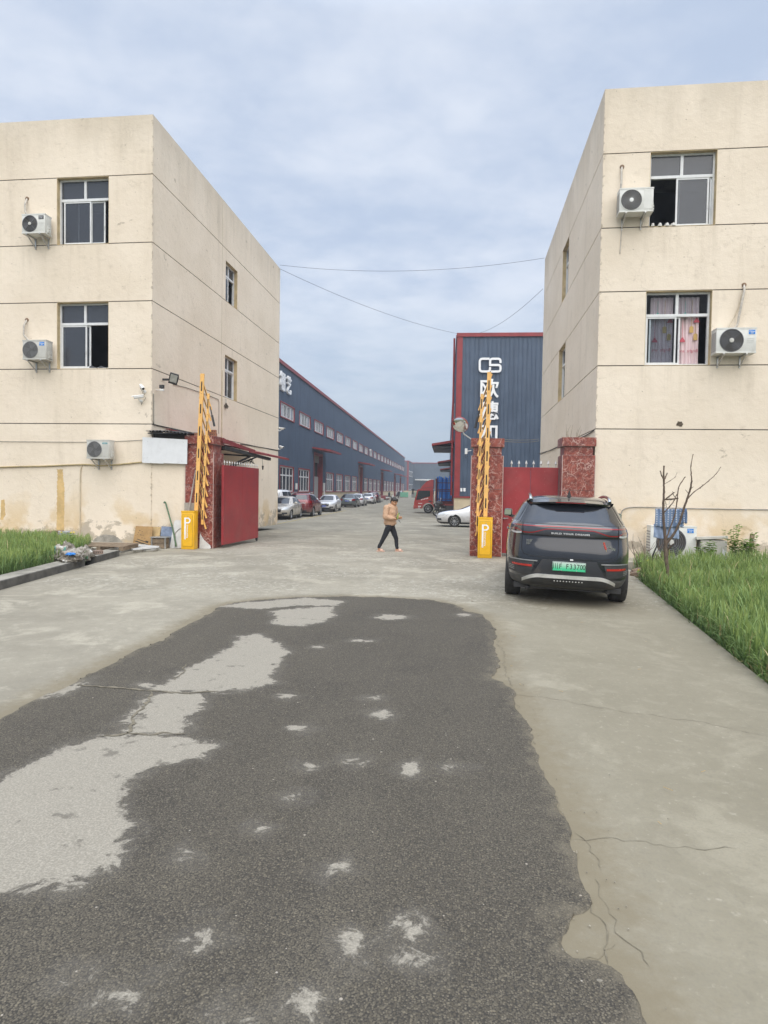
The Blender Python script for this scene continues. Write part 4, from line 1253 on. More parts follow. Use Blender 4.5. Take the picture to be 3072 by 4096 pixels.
# ================================================================== cables, conduits, fittings on the walls
def smooth_path(pts, n=6):
    pts = [Vector(p) for p in pts]
    out = []
    for i in range(len(pts) - 1):
        p0, p1, p2, p3 = pts[max(i - 1, 0)], pts[i], pts[i + 1], pts[min(i + 2, len(pts) - 1)]
        for k in range(n):
            t = k / n
            out.append(0.5 * ((2 * p1) + (p2 - p0) * t + (2 * p0 - 5 * p1 + 4 * p2 - p3) * t * t + (3 * p1 - p0 - 3 * p2 + p3) * t ** 3))
    out.append(pts[-1])
    return out
def cable(name, label, cat, pts, r, mt, group=None, n=6):
    m = MB(); m.tube(smooth_path(pts, n), r, 6)
    return tag(m.build(name, mt, smooth=180), label, cat, group)
W = FY - 0.018
cable('cable', 'thin brown cable along the lower left wall behind the air conditioner', 'cable', [PY(-40, 1765, W), PY(150, 1767, W), PY(340, 1768, W), PY(470, 1765, W), PY(570, 1760, W)], 0.008, MCABLEG)
cable('conduit', 'sagging tan conduit running low along the left wall', 'conduit', [PY(-40, 1870, W - .01), PY(80, 1866, W - .01), PY(180, 1864, W - .01), PY(330, 1858, W - .01), PY(420, 1862, W - .01), PY(570, 1848, W - .01)], 0.022, simple('conduit_tan', (0.42, 0.33, 0.17), 0.7, dirt=0.3))
cable('conduit', 'cream vertical conduit dropping to the ground on the left wall', 'conduit', [PY(328, 1862, W), PY(322, 1890, W), PY(321, 2000, W), PY(320, 2158, W)], 0.018, MCONDUIT)
cable('conduit', 'long grey conduit along the right wall behind the bare tree', 'conduit', [PY(2484, 2060, W), PY(2490, 2042, W), PY(2510, 2031, W), PY(2560, 2028, W), PY(2700, 2032, W), PY(2900, 2036, W), PY(3140, 2039, W)], 0.014, simple('conduit_grey', (0.36, 0.33, 0.29), 0.6, dirt=0.3))
cable('drain_hose', 'thin drain hose hanging below the top right air conditioner', 'hose', [PY(2488, 860, W), PY(2487, 900, W), PY(2484, 960, W), PY(2480, 1015, W)], 0.011, MPIPEW)
cable('cable', 'loose brown cable beside the white hose on the right wall', 'cable', [PY(2970, 1175, W), PY(2950, 1240, W), PY(2925, 1290, W - .05), PY(2908, 1318, W - .12)], 0.012, MCONDUIT)
XF = LXC + 0.016
cable('downpipe', 'pale vertical conduit down the flank of the left building', 'conduit', [PX(889, 1480, XF), PX(888, 1600, XF), PX(887, 1754, XF), PX(886, 1800, XF)], 0.022, MCONDUIT)
cable('cable', 'cable bent down the left flank from the floodlight', 'cable', [PX(692, 1537, XF), PX(760, 1555, XF), PX(860, 1592, XF), PX(874, 1602, XF), PX(876, 1630, XF), PX(875, 1735, XF)], 0.010, MCABLEG)
cable('cable', 'bundle of dark cables sloping along the left flank above the pillar', 'cable', [PX(613, 1697, XF), PX(650, 1706, XF), PX(700, 1716, XF), PX(760, 1730, XF), PX(800, 1738, XF)], 0.016, MCABLE)
cable('cable', 'dark cable along the far left flank above the red awning', 'cable', [PX(962, 1776, XF), PX(1010, 1784, XF), PX(1060, 1792, XF), PX(1117, 1802, XF)], 0.016, MCABLE)
cable('conduit', 'short vertical pipe on the corner of the left building', 'conduit', [PX(614, 1574, XF), PX(614, 1620, XF), PX(614, 1695, XF)], 0.020, MCABLEG)
# overhead wires
L0, R0 = Vector((LXC, 30.2, 12.1)), Vector((RXC, 29.8, 12.0))
def sagline(a, b, sag, n=18):
    a, b = Vector(a), Vector(b)
    return [a.lerp(b, k / n) - Vector((0, 0, sag * 4 * (k / n) * (1 - k / n))) for k in range(n + 1)]
cable('overhead_wire', 'upper wire strung between the two cream buildings', 'wire', sagline(PX(1119, 1060, LXC), PX(2178, 1032, RXC), 0.42), 0.007, MCABLE, n=1)
cable('overhead_wire', 'wire falling from the left building to the corner of the blue warehouse', 'wire', sagline(PX(1119, 1075, LXC), PY(1832, 1335, 46), 0.35), 0.008, MCABLE, n=1)
cable('overhead_wire', 'short wire curving from the right building to the blue warehouse roof', 'wire', sagline(PX(2172, 1155, RXC), PY(1905, 1335, 46), 0.35), 0.008, MCABLE, n=1)
cable('overhead_wire', 'low pair wire from the gate pillar to the right building, upper strand', 'wire', sagline(PY(2005, 1758, 17.9), PX(2157, 1756, RXC), 0.03), 0.010, MCABLEG, n=1)
cable('overhead_wire', 'low pair wire from the gate pillar to the right building, lower strand', 'wire', sagline(PY(2005, 1764, 17.9), PX(2157, 1763, RXC), 0.05), 0.010, MCABLEG, n=1)
cable('cable', 'dark cable rising from the gate to the corner of the right building', 'cable', [PX(2155, 1815, RXC - .02), PX(2200, 1802, RXC - .02), PX(2232, 1788, RXC - .02), PX(2330, 1748, RXC - .02), PX(2375, 1722, RXC - .02)], 0.014, MCABLE)

# cameras and lamps
def bullet_camera(label, base, aim, L=0.30, out=(0, -1, 0), group='wall cameras'):
    """bullet camera: wall plate, bent arm, housing with sunshield, lens"""
    t = thing('security_camera', label, 'camera', base, 0, group)
    o = Vector(out); head = o * 0.17 + Vector((0, 0, 0.09)); a = Vector(aim).normalized()
    m = MB(); m.cyl((0, 0, 0), o * 0.02, 0.045, 14); m.build('base_plate', MWHITEP, t, smooth=40)
    m = MB(); m.tube(smooth_path([(0, 0, 0), o * 0.08 + Vector((0, 0, -0.01)), o * 0.15 + Vector((0, 0, 0.03)), head]), 0.014, 8); m.build('arm', MWHITEP, t, smooth=60)
    m = MB(); m.tube([head - a * L * 0.45, head - a * L * 0.43, head + a * L * 0.4], [0.03, 0.042, 0.042], 14); m.build('housing', MWHITEP, t, smooth=40)
    sd_ = a.cross(Vector((0, 0, 1))).normalized(); up = sd_.cross(a)
    m = MB()
    def fn(u, v): 
        ang = -1.0 + 2.0 * u
        return head + a * (-0.5 + 1.1 * v) * L + sd_ * (0.055 * math.sin(ang)) + up * (0.055 * math.cos(ang))
    m.grid(fn, 8, 2); m.build('sunshield', MWHITEP, t, smooth=60)
    m = MB(); m.cyl(head + a * L * 0.4, head + a * (L * 0.4 + 0.006), 0.036, 14); m.build('lens', MBLACKM, t)
    m = MB(); m.tube(smooth_path([head - a * L * 0.44, head - a * L * 0.6 - up * 0.05, o * 0.05 - up * 0.1, (0, 0, -0.05)]), 0.006, 6); m.build('lead', MCABLEG, t)
    return t
bullet_camera('white bullet camera on the left wall pointing along the front', PY(566, 1604, FY), (-1, -0.5, -0.22))
bullet_camera('white bullet camera on the left wall tilted down toward the gate', PY(580, 1566, FY), (0.75, -0.75, -0.5), 0.28)
bullet_camera('upper white camera at the far end of the left flank', PX(1113, 1722, LXC), (0.9, -0.4, -0.15), 0.34, (1, 0, 0))
bullet_camera('lower white camera at the far end of the left flank by the awning', PX(1113, 1796, LXC), (0.8, -0.7, -0.25), 0.34, (1, 0, 0))
pb = PX(624, 1560, LXC)
t = thing('motion_sensor', 'small black motion sensor on the left building corner', 'sensor', pb)
m = MB(); m.cyl((0, 0, 0), (0.18, -0.02, -0.01), 0.012, 8); m.build('arm', MWHITEP, t)
m = MB(); m.cbox(0.14, -0.07, -0.03, 0.24, 0.03, 0.02, 0.006); m.build('box', MWHITEP, t)
m = MB(); m.cbox(0.13, -0.08, 0.04, 0.25, 0.02, 0.14, 0.01); m.cyl((0.19, -0.03, 0.0), (0.19, -0.03, 0.05), 0.02); m.build('head', MBLACKM, t)
fl = PX(650, 1518, LXC)
t = thing('floodlight', 'black floodlight with square glass face above the cameras', 'floodlight', fl)
m = MB(); m.bar((0, 0, 0), (0.26, 0.02, -0.0), 0.03, 0.06); m.build('bracket', MBLACKM, t)
hd = thing('lamp_head', None, None, (0.34, 0.0, 0.02), 0, parent=t)
hd.scale = (0.78, 0.78, 0.78)
hd.rotation_euler = (R(28), R(14), R(22))
m = MB(); m.cbox(-0.16, -0.03, -0.21, 0.16, 0.04, 0.21, 0.012); m.box(-0.17, 0.04, -0.12, 0.17, 0.07, 0.12); m.build('housing', MBLACKM, hd)
m = MB(); m.box(-0.125, -0.035, -0.13, 0.125, -0.028, 0.17); m.build('glass_face', simple('lamp_glass', (0.40, 0.41, 0.38), 0.25), hd)

# a dangling mop under the flank window, a hole on the right wall with a nest, rusty streak
t = thing('mop', 'dark mop head hanging below the flank window', 'mop', PX(904, 1610, LXC + 0.05))
m = MB()
rr = random.Random(5)
for k in range(26): 
    a = rr.uniform(0, 6.28); q = rr.uniform(0.02, 0.11)
    m.tube([(0, 0, 0.0), (q * 0.5 * math.cos(a), q * 0.5 * math.sin(a), -0.1), (q * math.cos(a), q * math.sin(a), -rr.uniform(0.16, 0.24))], 0.008, 5)
m.build('strings', simple('mop_brown', (0.09, 0.07, 0.05), 0.95), t)
m = MB(); m.cyl((0, 0, -0.02), (0, 0, 0.14), 0.012); m.build('handle', MSTEEL, t)
hp = PY(2719, 1696, FY)
m = MB(); m.prism([(0.085 * q * math.cos(a * 0.5236), 0.065 * q * math.sin(a * 0.5236)) for a, q in enumerate((1, .8, 1.1, .9, 1.2, .85, 1, 1.15, .8, 1, 1.2, .9))], 0.006, None, lambda u, v, w: (u, -w, v))
tag(m.build('wall_hole', simple('hole_dark', (0.10, 0.075, 0.05), 0.95, var=0.6, scale=30), loc=(hp.x, hp.y - 0.004, hp.z)), 'ragged dark pipe hole in the right front wall', 'hole')
# streaks of old paint and a cement repair on the left wall: thin raised skins
def skin(name, label, cat, pts, mt, th=0.003, seed=0, Y=FY, parent=None):
    rnd = random.Random(seed); P_ = [PY(x, y, Y) for x, y in pts]; poly = []
    for a, b in zip(P_, P_[1:] + P_[:1]):
        n = max(2, int((b - a).length / 0.03))
        for k in range(n):
            q = a.lerp(b, k / n); poly.append((q.x + rnd.uniform(-.012, .012), q.z + rnd.uniform(-.012, .012)))
    m = MB(); m.prism(poly, th, None, lambda u, v, w: (u, Y - w, v))
    return m.build(name, mt, parent, fix=True)
MOCHRE = simple('old_ochre_paint', (0.60, 0.42, 0.19), 0.9, var=0.16, scale=4, dirt=0.25, dirtcol=(0.66, 0.52, 0.34), kind='pos')
skin('paint_streak', None, None, [(230, 1878), (250, 1876), (258, 1960), (256, 2100), (262, 2165), (226, 2165), (228, 2000)], MOCHRE, seed=1, parent=left_b)
skin('paint_streak', None, None, [(4, 2000), (18, 1998), (22, 2060), (10, 2080), (2, 2080)], MOCHRE, seed=2, parent=left_b)
skin('cement_patch', None, None, [(366, 2172), (380, 2152), (400, 2142), (430, 2138), (455, 2142), (480, 2156), (492, 2172)], simple('cement_grey', (0.30, 0.28, 0.24), 0.95, var=0.25, scale=6, dirt=0.3, kind='pos', bump=0.3), 0.004, 3, parent=left_b)
skin('cement_patch', None, None, [(0, 2150), (60, 2146), (120, 2150), (160, 2164), (0, 2168)], simple('cement_pale', (0.40, 0.35, 0.28), 0.95, var=0.25, scale=6, dirt=0.4, kind='pos'), 0.004, 4, parent=left_b)
# ================================================================== gate pillars, gates, barriers
MGROUT = simple('pillar_core', (0.38, 0.35, 0.32), 0.9, kind='pos')
def gate_pillar(label, x0, x1, y0, y1, top, cap_ov=0.0, side_faces=(1,), right_flush=False):
    """brick core faced with red marble slabs: body, recessed neck, projecting cap"""
    t = thing('gate_pillar', label, 'pillar', ((x0 + x1) / 2, (y0 + y1) / 2, 0), 0, 'marble gate pillars')
    ox, oy = (x0 + x1) / 2, (y0 + y1) / 2
    a, b = x0 - ox, x1 - ox; c, d = y0 - oy, y1 - oy
    m = MB(); m.box(a + 0.02, c + 0.02, -0.05, b - 0.02, d - 0.02, top - 0.46)
    m.box(a + 0.07, c + 0.07, top - 0.46, b - 0.07, d - 0.07, top - 0.02)
    m.build('core', MGROUT, t)
    def slab(x_0, y_0, z_0, x_1, y_1, z_1):
        m = MB(); m.cbox(x_0, y_0, z_0, x_1, y_1, z_1, 0.004); m.build('marble_slab', MMAR, t)
    g = 0.004
    zs = [0.0, 0.30, 0.86, 1.22, 1.80, top - 0.46]
    for z0, z1 in zip(zs[:-1], zs[1:]):
        slab(a + g, c, z0 + g, b - g, c + 0.018, z1 - g)
        slab(a + g, d - 0.018, z0 + g, b - g, d, z1 - g)
        for xx in (a, b - 0.018): slab(xx, c + 0.02, z0 + g, xx + 0.018, d - 0.02, z1 - g)
    nk = 0.05
    z0, z1 = top - 0.455, top - 0.235
    slab(a + nk + g, c + nk, z0, b - nk - g, c + nk + 0.018, z1); slab(a + nk + g, d - nk - 0.018, z0, b - nk - g, d - nk, z1)
    for xx in (a + nk, b - nk - 0.018): slab(xx, c + nk + 0.02, z0, xx + 0.018, d - nk - 0.02, z1)
    z0, z1 = top - 0.23, top
    cv = 0.015
    slab(a - cv + g, c - cv, z0, b + cv - g, c - cv + 0.018, z1); slab(a - cv + g, d + cv - 0.018, z0, b + cv - g, d + cv, z1)
    for xx in (a - cv, b + cv - 0.018): slab(xx, c - cv + 0.02, z0, xx + 0.018, d + cv - 0.02, z1)
    m = MB(); m.box(a, c, top - 0.03, b, d, top - 0.012); m.box(a - 0.005, c - 0.005, top - 0.232, b + 0.005, d + 0.005, top - 0.236 + 0.02); m.build('cap_top', MGROUT, t)
    # pale corner strips
    m = MB()
    for xx in (a - 0.003, b - 0.013):
        for yy in (c - 0.003,):
            m.box(xx, yy, 0.0, xx + 0.016, yy + 0.016, top - 0.462)
    m.build('corner_strip', simple('marble_edge', (0.46, 0.34, 0.30), 0.5), t)
    return t
PFY = 17.52
gate_pillar('red marble gate pillar on the left with bricks on top', -7.80, -6.965, PFY, 18.30, 3.17)
gate_pillar('red marble gate pillar behind the right barrier, in front of the white sedan', 0.20, 1.05, PFY, 18.33, 3.155)
gate_pillar('red marble gate pillar against the right building behind the black car', 2.56, 3.40, 17.44, 18.28, 3.19)
MBRICK = simple('brick_red', (0.30, 0.13, 0.075), 0.9, var=0.25, scale=12, dirt=0.3, bump=0.4)
def brick(loc, rz, label=None, group=None, cat='brick', holes=True, parent=None, mt=None):
    t = thing('brick', label, cat if label else None, loc, rz, group, parent)
    m = MB(); m.cbox(-0.12, -0.057, 0, 0.12, 0.057, 0.09, 0.006); m.build('body', mt or MBRICK, t)
    if holes:
        m = MB()
        for k in range(4): m.cyl((-0.085 + 0.056 * k, -0.058, 0.045), (-0.085 + 0.056 * k, 0.0, 0.045), 0.014, 8)
        m.build('holes', MDARK, t)
    return t
brick((-7.52, 17.80, 3.172), 0.1, 'hollow brick on the left pillar, left of the barrier arm', 'bricks on the left pillar')
brick((-7.10, 17.76, 3.172), -0.05, 'lower hollow brick on the left pillar, right of the barrier arm', 'bricks on the left pillar')
brick((-7.12, 17.78, 3.264), 0.12, 'upper hollow brick on the left pillar, right of the barrier arm', 'bricks on the left pillar')

# --- swung-open left gate leaf
def spear(m, p, h=0.16, s=1.0):
    x, y, z = p
    m.cyl((x, y, z), (x, y, z + h * 0.55), 0.012 * s, 6)
    m.tube([(x, y, z + h * 0.4), (x, y, z + h * 0.5), (x, y, z + h * 0.68), (x, y, z + h)], [0.008 * s, 0.03 * s, 0.022 * s, 0.002], 6)
MSPEAR = simple('spear_silver', (0.60, 0.60, 0.58), 0.4, 0.3, dirt=0.3)
t = thing('gate_leaf', 'red steel gate leaf swung open beside the left pillar', 'gate', (-6.72, 17.62, 0), R(-1.4))
LL = 2.93
for k in range(2):
    m = MB(); m.cbox(-0.02, 0.0 + k * 1.467, 0.10, 0.02, 1.463 + k * 1.467, 2.36, 0.004); m.build('sheet_panel', MREDGATE, t)
m = MB()
for zz in (0.115, 0.85, 1.6, 2.33): m.box(-0.045, 0.0, zz - 0.02, -0.022, LL, zz + 0.02)
for yy in (0.02, LL / 2, LL - 0.02): m.box(-0.046, yy - 0.02, 0.1, -0.0215, yy + 0.02, 2.352)
m.build('frame', MREDGATE, t)
m = MB()
for zz in (0.95, 2.3):
    for k in range(14): m.ball((0.022, 0.08 + k * 0.21, zz), 0.007, 6, 4)
for yy in (0.75, 2.2):
    for k in range(12): m.ball((0.022, yy, 0.2 + k * 0.18), 0.006, 6, 4)
m.build('rivets', simple('rivet', (0.33, 0.12, 0.12), 0.5), t)
for k in range(15):
    m = MB(); spear(m, (0, 0.08 + k * 0.195, 2.36), 0.14, 0.8); m.build('spearhead', MSPEAR, t, smooth=40)
m = MB(); m.cyl((0.0, LL - 0.1, 0.0), (0.0, LL - 0.1, 0.1), 0.03); m.box(-0.03, LL - 0.14, 0.04, 0.03, LL - 0.06, 0.11); m.build('wheel_stop', MBLACKM, t)

# --- closed red gate between the right pillars
t = thing('side_gate', 'closed red steel side gate with silver spearheads between the right pillars', 'gate', (1.07, 17.90, 0))
GW = 2.535 - 1.07
for k in range(2):
    m = MB(); m.cbox(k * GW / 2 + 0.004, -0.015, 0.07, (k + 1) * GW / 2 - 0.004, 0.015, 2.41, 0.004); m.build('sheet_panel', MREDGATE, t)
m = MB(); m.box(0, 0.017, 0.08, GW, 0.05, 0.13); m.box(0, 0.017, 2.34, GW, 0.05, 2.40); m.box(0, 0.017, 1.2, GW, 0.05, 1.26); m.build('frame', MREDGATE, t)
m = MB()
for xx in (0.35, 0.73, 1.1):
    for k in range(13): m.ball((xx, -0.016, 0.2 + k * 0.175), 0.007, 6, 4)
for k in range(9): m.ball((0.05 + k * 0.165, -0.016, 1.55), 0.007, 6, 4)
m.build('rivets', simple('rivet_pale', (0.40, 0.16, 0.15), 0.5), t)
for k in range(7):
    m = MB(); spear(m, (0.22 + k * 0.195, 0, 2.41), 0.19, 1.2); m.build('spearhead', MSPEAR, t, smooth=40)
m = MB(); m.cyl((0.06, -0.016, 1.02), (0.06, -0.06, 1.02), 0.02); m.bar((0.02, -0.055, 1.02), (0.16, -0.055, 1.025), 0.02); m.build('handle', MSTEEL, t)

# --- boarded gap between left building and pillar
m = MB(); m.box(LXC + 0.003, FY + 0.012, 0, -7.805, FY + 0.20, 2.52)
tag(m.build('infill_wall', MP), 'low cream infill wall between the left building and its gate pillar', 'wall')
t = thing('white_board', 'plain white board covering the opening beside the left pillar', 'board', (-8.36, 17.44, 2.37))
m = MB(); m.add([(-0.68, 0, 0.02), (-0.05, 0, 0.0), (-0.04, 0, 0.015), (0.65, 0, -0.005), (0.67, -0.03, 0.68), (-0.655, -0.03, 0.74), (-0.68, 0.012, 0.02), (-0.05, 0.012, 0.0), (-0.04, 0.012, 0.015), (0.65, 0.012, -0.005), (0.67, -0.018, 0.68), (-0.655, -0.018, 0.74)],
              [(0, 1, 2, 3, 4, 5), (11, 10, 9, 8, 7, 6)] + [(i, i + 6, (i + 1) % 6 + 6, (i + 1) % 6) for i in range(6)])
m.build('sheet', simple('white_sheet', (0.72, 0.735, 0.75), 0.5, var=0.03, dirt=0.1), t, fix=True)
m = MB()
for x, z in ((-0.5, 0.62), (-0.52, 0.16), (0.55, 0.6), (0.5, 0.08)): m.ball((x, -0.03 * z / 0.7 - 0.002, z), 0.008, 6, 4)
m.build('screws', MGREYM, t)
t = thing('roof_sheet', 'torn black corrugated sheet over the dark gap above the white board', 'sheet', (0, 0, 0))
m = MB()
rr = random.Random(2)
jit = [rr.uniform(-0.02, 0.03) for _ in range(61)]
def fn(u, v):
    x = -8.88 + 1.25 * u; k = int(u * 60)
    return (x, 17.30 + 0.9 * v + (jit[k] if v == 0 else 0), 3.27 + 0.02 * math.sin(u * 75) - 0.03 * u * (1 - v) + 0.02 * math.sin(u * 5) + 0.05 * v)
m.grid(fn, 60, 4); m.build('corrugated_panel', MBLACKM, t, smooth=180)
m = MB(); m.box(-8.80, 17.62, 2.5, -7.82, 17.66, 3.24); m.build('dark_backing', MDARK, t)
for k, (a, b) in enumerate((((-8.85, 17.40, 3.22), (-7.7, 17.40, 3.22)), ((-8.2, 17.45, 3.35), (-7.6, 17.5, 3.24)))):
    m = MB(); m.bar(a, b, 0.03); m.build('batten', MBLACKM, t)

# --- red awning and its black steel frame along the left flank
t = thing('awning', 'red sheet awning on a black steel frame behind the left gate leaf', 'awning', (0, 0, 0))
MAWN = simple('awning_red', (0.22, 0.030, 0.032), 0.5, var=0.2, scale=3, dirt=0.3, kind='pos')
def sheet(m, a, b, c, d, th=0.02, nu=24, wav=0.0):
    a, b, c, d = map(Vector, (a, b, c, d))
    up = Vector((0, 0, th))
    def f0(u, v): return a.lerp(b, u).lerp(d.lerp(c, u), v) + Vector((0, 0, wav * math.sin(u * 60)))
    m.grid(f0, nu, 3); m.grid(lambda u, v: f0(u, v) + up, nu, 3)
    m.grid(lambda u, v: f0(u, 1) + up * v, nu, 1); m.grid(lambda u, v: f0(u, 0) + up * v, nu, 1); m.grid(lambda u, v: f0(0, u) + up * v, 3, 1); m.grid(lambda u, v: f0(1, u) + up * v, 3, 1)
m = MB(); sheet(m, (-8.78, 18.35, 3.42), (-8.78, 21.4, 3.36), (-6.9, 20.9, 2.96), (-6.93, 18.2, 3.13), 0.022, wav=0.008); m.build('sheet_panel', MAWN, t)
m = MB(); sheet(m, (-8.78, 20.7, 3.30), (-8.78, 25.8, 3.28), (-6.6, 24.0, 2.84), (-6.9, 20.3, 2.92), 0.022, wav=0.008); m.build('sheet_panel', MAWN, t)
for a, b, w in (((-6.98, 18.3, 2.90), (-6.9, 22.6, 2.76), 0.10), ((-7.6, 18.3, 3.0), (-7.5, 22.6, 2.86), 0.06), ((-8.75, 18.4, 2.92), (-8.75, 22.6, 2.9), 0.06), ((-8.75, 19.6, 2.95), (-6.95, 19.6, 2.90), 0.05), ((-8.75, 21.8, 2.9), (-6.92, 21.8, 2.8), 0.05),
                ((-8.75, 21.8, 2.15), (-7.1, 21.8, 2.80), 0.045), ((-8.0, 20.4, 2.0), (-8.0, 20.4, 2.9), 0.06), ((-7.3, 18.5, 2.15), (-6.98, 21.0, 2.82), 0.05)):
    m = MB(); m.bar(a, b, w, w); m.build('steel_beam', MBLACKM, t)
for a, b, h_ in (((-6.905, 18.05, 3.07), (-6.885, 20.92, 2.93), 0.11), ((-6.88, 20.3, 2.90), (-6.58, 24.02, 2.82), 0.06)):
    m = MB(); m.bar(a, b, 0.02, h_); m.build('fascia', MAWN, t)
m = MB(); m.tube(smooth_path([(-6.95, 21.9, 2.75), (-6.94, 21.9, 2.6), (-6.93, 21.92, 2.5)]), 0.006, 5); m.cyl((-6.93, 21.92, 2.5), (-6.93, 21.92, 2.36), 0.035, 10, r2=0.02); m.build('hanging_socket', MBLACKM, t)
rr = random.Random(9); m = MB()
for k in range(40):
    p = Vector((-7.35 + rr.uniform(-.12, .12), 21.8 + rr.uniform(-.1, .1), 2.72 + rr.uniform(-.14, .04))); q = p + Vector((rr.uniform(-.15, .15), rr.uniform(-.1, .1), rr.uniform(-.1, .1)))
    m.tube([p, q], 0.007, 4)
m.build('tangled_cord', MCABLE, t)

# --- boom barriers with folding fence arms
MBLKSTRIPE = simple('black_stripe', (0.022, 0.018, 0.015), 0.6)
def barrier(label, bx0, bx1, by, side, arm, arm2):
    """side: +1 slats hang to the right of the main bar, -1 to the left"""
    ox = (bx0 + bx1) / 2
    t = thing('boom_barrier', label, 'barrier', (ox, by, 0), 0, 'raised yellow boom barriers')
    w = (bx1 - bx0) / 2; d = 0.28; h = 1.05
    m = MB(); m.cbox(-w, 0, 0.0, w, d, h, 0.012); m.box(-w - 0.004, -0.006, h - 0.03, w + 0.004, d + 0.006, h + 0.012); m.build('cabinet', MYEL, t, smooth=30)
    m = MB(); m.cbox(-w + 0.045, -0.009, 0.09, w - 0.045, 0.004, h - 0.09, 0.004); dr = m.build('door', MYEL, t)
    m = MB(); m.box(-w + 0.04, -0.0015, 0.085, w - 0.04, 0.002, h - 0.085); m.build('door_gap', MBLKSTRIPE, t)
    m = MB(); m.cyl((0.02, -0.008, h - 0.14), (0.02, -0.016, h - 0.14), 0.012, 12); m.build('lock', MSTEEL, t)
    # the P sign: tall stem, bowl, dashes
    yy = -0.0125; m = MB()
    sx = -0.065
    fr = lambda u, v, w_: (u, yy + w_, v)
    m.prism([(sx - 0.022, 0.40), (sx + 0.022, 0.40), (sx + 0.022, 0.88), (sx - 0.022, 0.88)], 0.003, None, fr)
    for k, (z0, z1) in enumerate(((0.365, 0.392), (0.335, 0.358), (0.305, 0.328), (0.28, 0.298))): m.prism([(sx - 0.022, z0), (sx + 0.022, z0), (sx + 0.022, z1), (sx - 0.022, z1)], 0.003, None, fr)
    cxp, czp = sx + 0.075, 0.80; ro, ri = 0.082, 0.045
    pts_o = [(cxp + ro * math.sin(a), czp + ro * math.cos(a)) for a in [math.pi * k / 16 for k in range(17)]]
    pts_i = [(cxp + ri * math.sin(a), czp + ri * math.cos(a)) for a in [math.pi * k / 16 for k in range(17)]]
    for i in range(16): m.prism([pts_i[i], pts_o[i], pts_o[i + 1], pts_i[i + 1]], 0.003, None, fr)
    m.prism([(sx + 0.022, czp + ri), (cxp, czp + ri), (cxp, czp + ro), (sx + 0.022, czp + ro)], 0.003, None, fr)
    m.prism([(sx + 0.022, czp - ro), (cxp, czp - ro), (cxp, czp - ri), (sx + 0.022, czp - ri)], 0.003, None, fr)
    m.build('parking_sign', MLETTER, t, fix=True)
    lettering('GYsmart parking', 0.052, MLETTER, t, (sx + 0.065, yy + 0.001, 0.50), (R(90), R(90), 0), 0.0015, bold=0.0012)
    # arms
    ay = 0.33
    def off(p): return Vector((p[0] - ox, ay, p[1]))
    a0, a1 = off(arm[0]), off(arm[1]); c0, c1 = off(arm2[0]), off(arm2[1])
    m = MB(); m.bar(a0, a1, 0.105, 0.05, up=(0, 1, 0)); main = m.build('boom_arm', MYELARM, t)
    m = MB(); m.bar(c0, c1, 0.062, 0.035, up=(0, 1, 0)); sec = m.build('fence_rail', MYELARM, t)
    m = MB(); m.cyl((0, 0.2, h - 0.2), (0, 0.40, h - 0.2), 0.045, 14); m.box(min(0, a0.x) - 0.06, 0.29, a0.z - 0.25, max(0, a0.x) + 0.06, 0.32, a0.z + 0.12); m.build('hinge', MBLACKM, t)
    L = (a1 - a0).length; da = (a1 - a0) / L
    for k in range(6):
        q = a0 + da * (0.35 + k * 0.62)
        if (q - a0).length + 0.3 > L: continue
        m = MB(); m.bar(q + Vector((0.0, -0.0265, 0)), q + da * 0.26 + Vector((0.0, -0.0265, 0)), 0.034, 0.004, up=(0, 1, 0)); m.build('black_strip', MBLKSTRIPE, main)
    L2 = (c1 - c0).length; dc = (c1 - c0) / L2
    for k in range(6):
        q = c0 + dc * (0.14 + k * 0.62)
        if (q - c0).length + 0.27 > L2: continue
        m = MB(); m.bar(q + Vector((0, -0.019, 0)), q + dc * 0.26 + Vector((0, -0.019, 0)), 0.026, 0.004, up=(0, 1, 0)); m.build('black_strip', MBLKSTRIPE, sec)
    m = MB()
    for k in range(16):
        for q, dd, yoff in ((a0, da, -0.026), (c0, dc, -0.019)):
            pp = q + dd * (0.28 + 0.31 * k)
            if (pp - q).length < (L if q is a0 else L2): m.ball(pp + Vector((0, yoff, 0)), 0.009, 6, 4)
    m.build('bolts', simple('bolt_red', (0.25, 0.08, 0.04), 0.5), t)
    for k in range(13):
        f = 0.965 - k * 0.077
        p = a0 + (a1 - a0) * f
        if p.z - 0.9 < 0.25: continue
        q = p + Vector((side * 0.255, 0, -0.86))
        p = p + Vector((-side * 0.07, 0, 0.10))
        p.y = q.y = ay + 0.045
        m = MB(); m.bar(p, q, 0.042, 0.022, up=(0, 1, 0)); s_ = m.build('slat', MYELARM, t)
        dd = (q - p).normalized()
        m = MB(); m.bar(p + dd * 0.26 + Vector((0, -0.0125, 0)), p + dd * 0.60 + Vector((0, -0.0125, 0)), 0.022, 0.003, up=(0, 1, 0)); m.build('black_strip', MBLKSTRIPE, s_)
    # drop leg at the end
    p = c1 + Vector((side * 0.03, 0.04, -0.35)); q = p + Vector((side * 0.13, 0, -0.55))
    m = MB(); m.cyl(p, q, 0.018, 8); m.cyl(p.lerp(q, 0.45), q, 0.032, 8); m.build('drop_leg', MBLACKM, t)
    return t
barrier('yellow boom barrier raised in front of the left pillar', -7.71, -7.34, 17.08, 1, ((-7.42, 0.95), (-7.26, 4.88)), ((-7.24, 0.68), (-7.08, 4.33)))
barrier('yellow boom barrier raised in front of the right pillar', 0.41, 0.78, 17.06, -1, ((0.60, 0.95), (0.62, 4.88)), ((0.39, 0.68), (0.44, 4.31)))
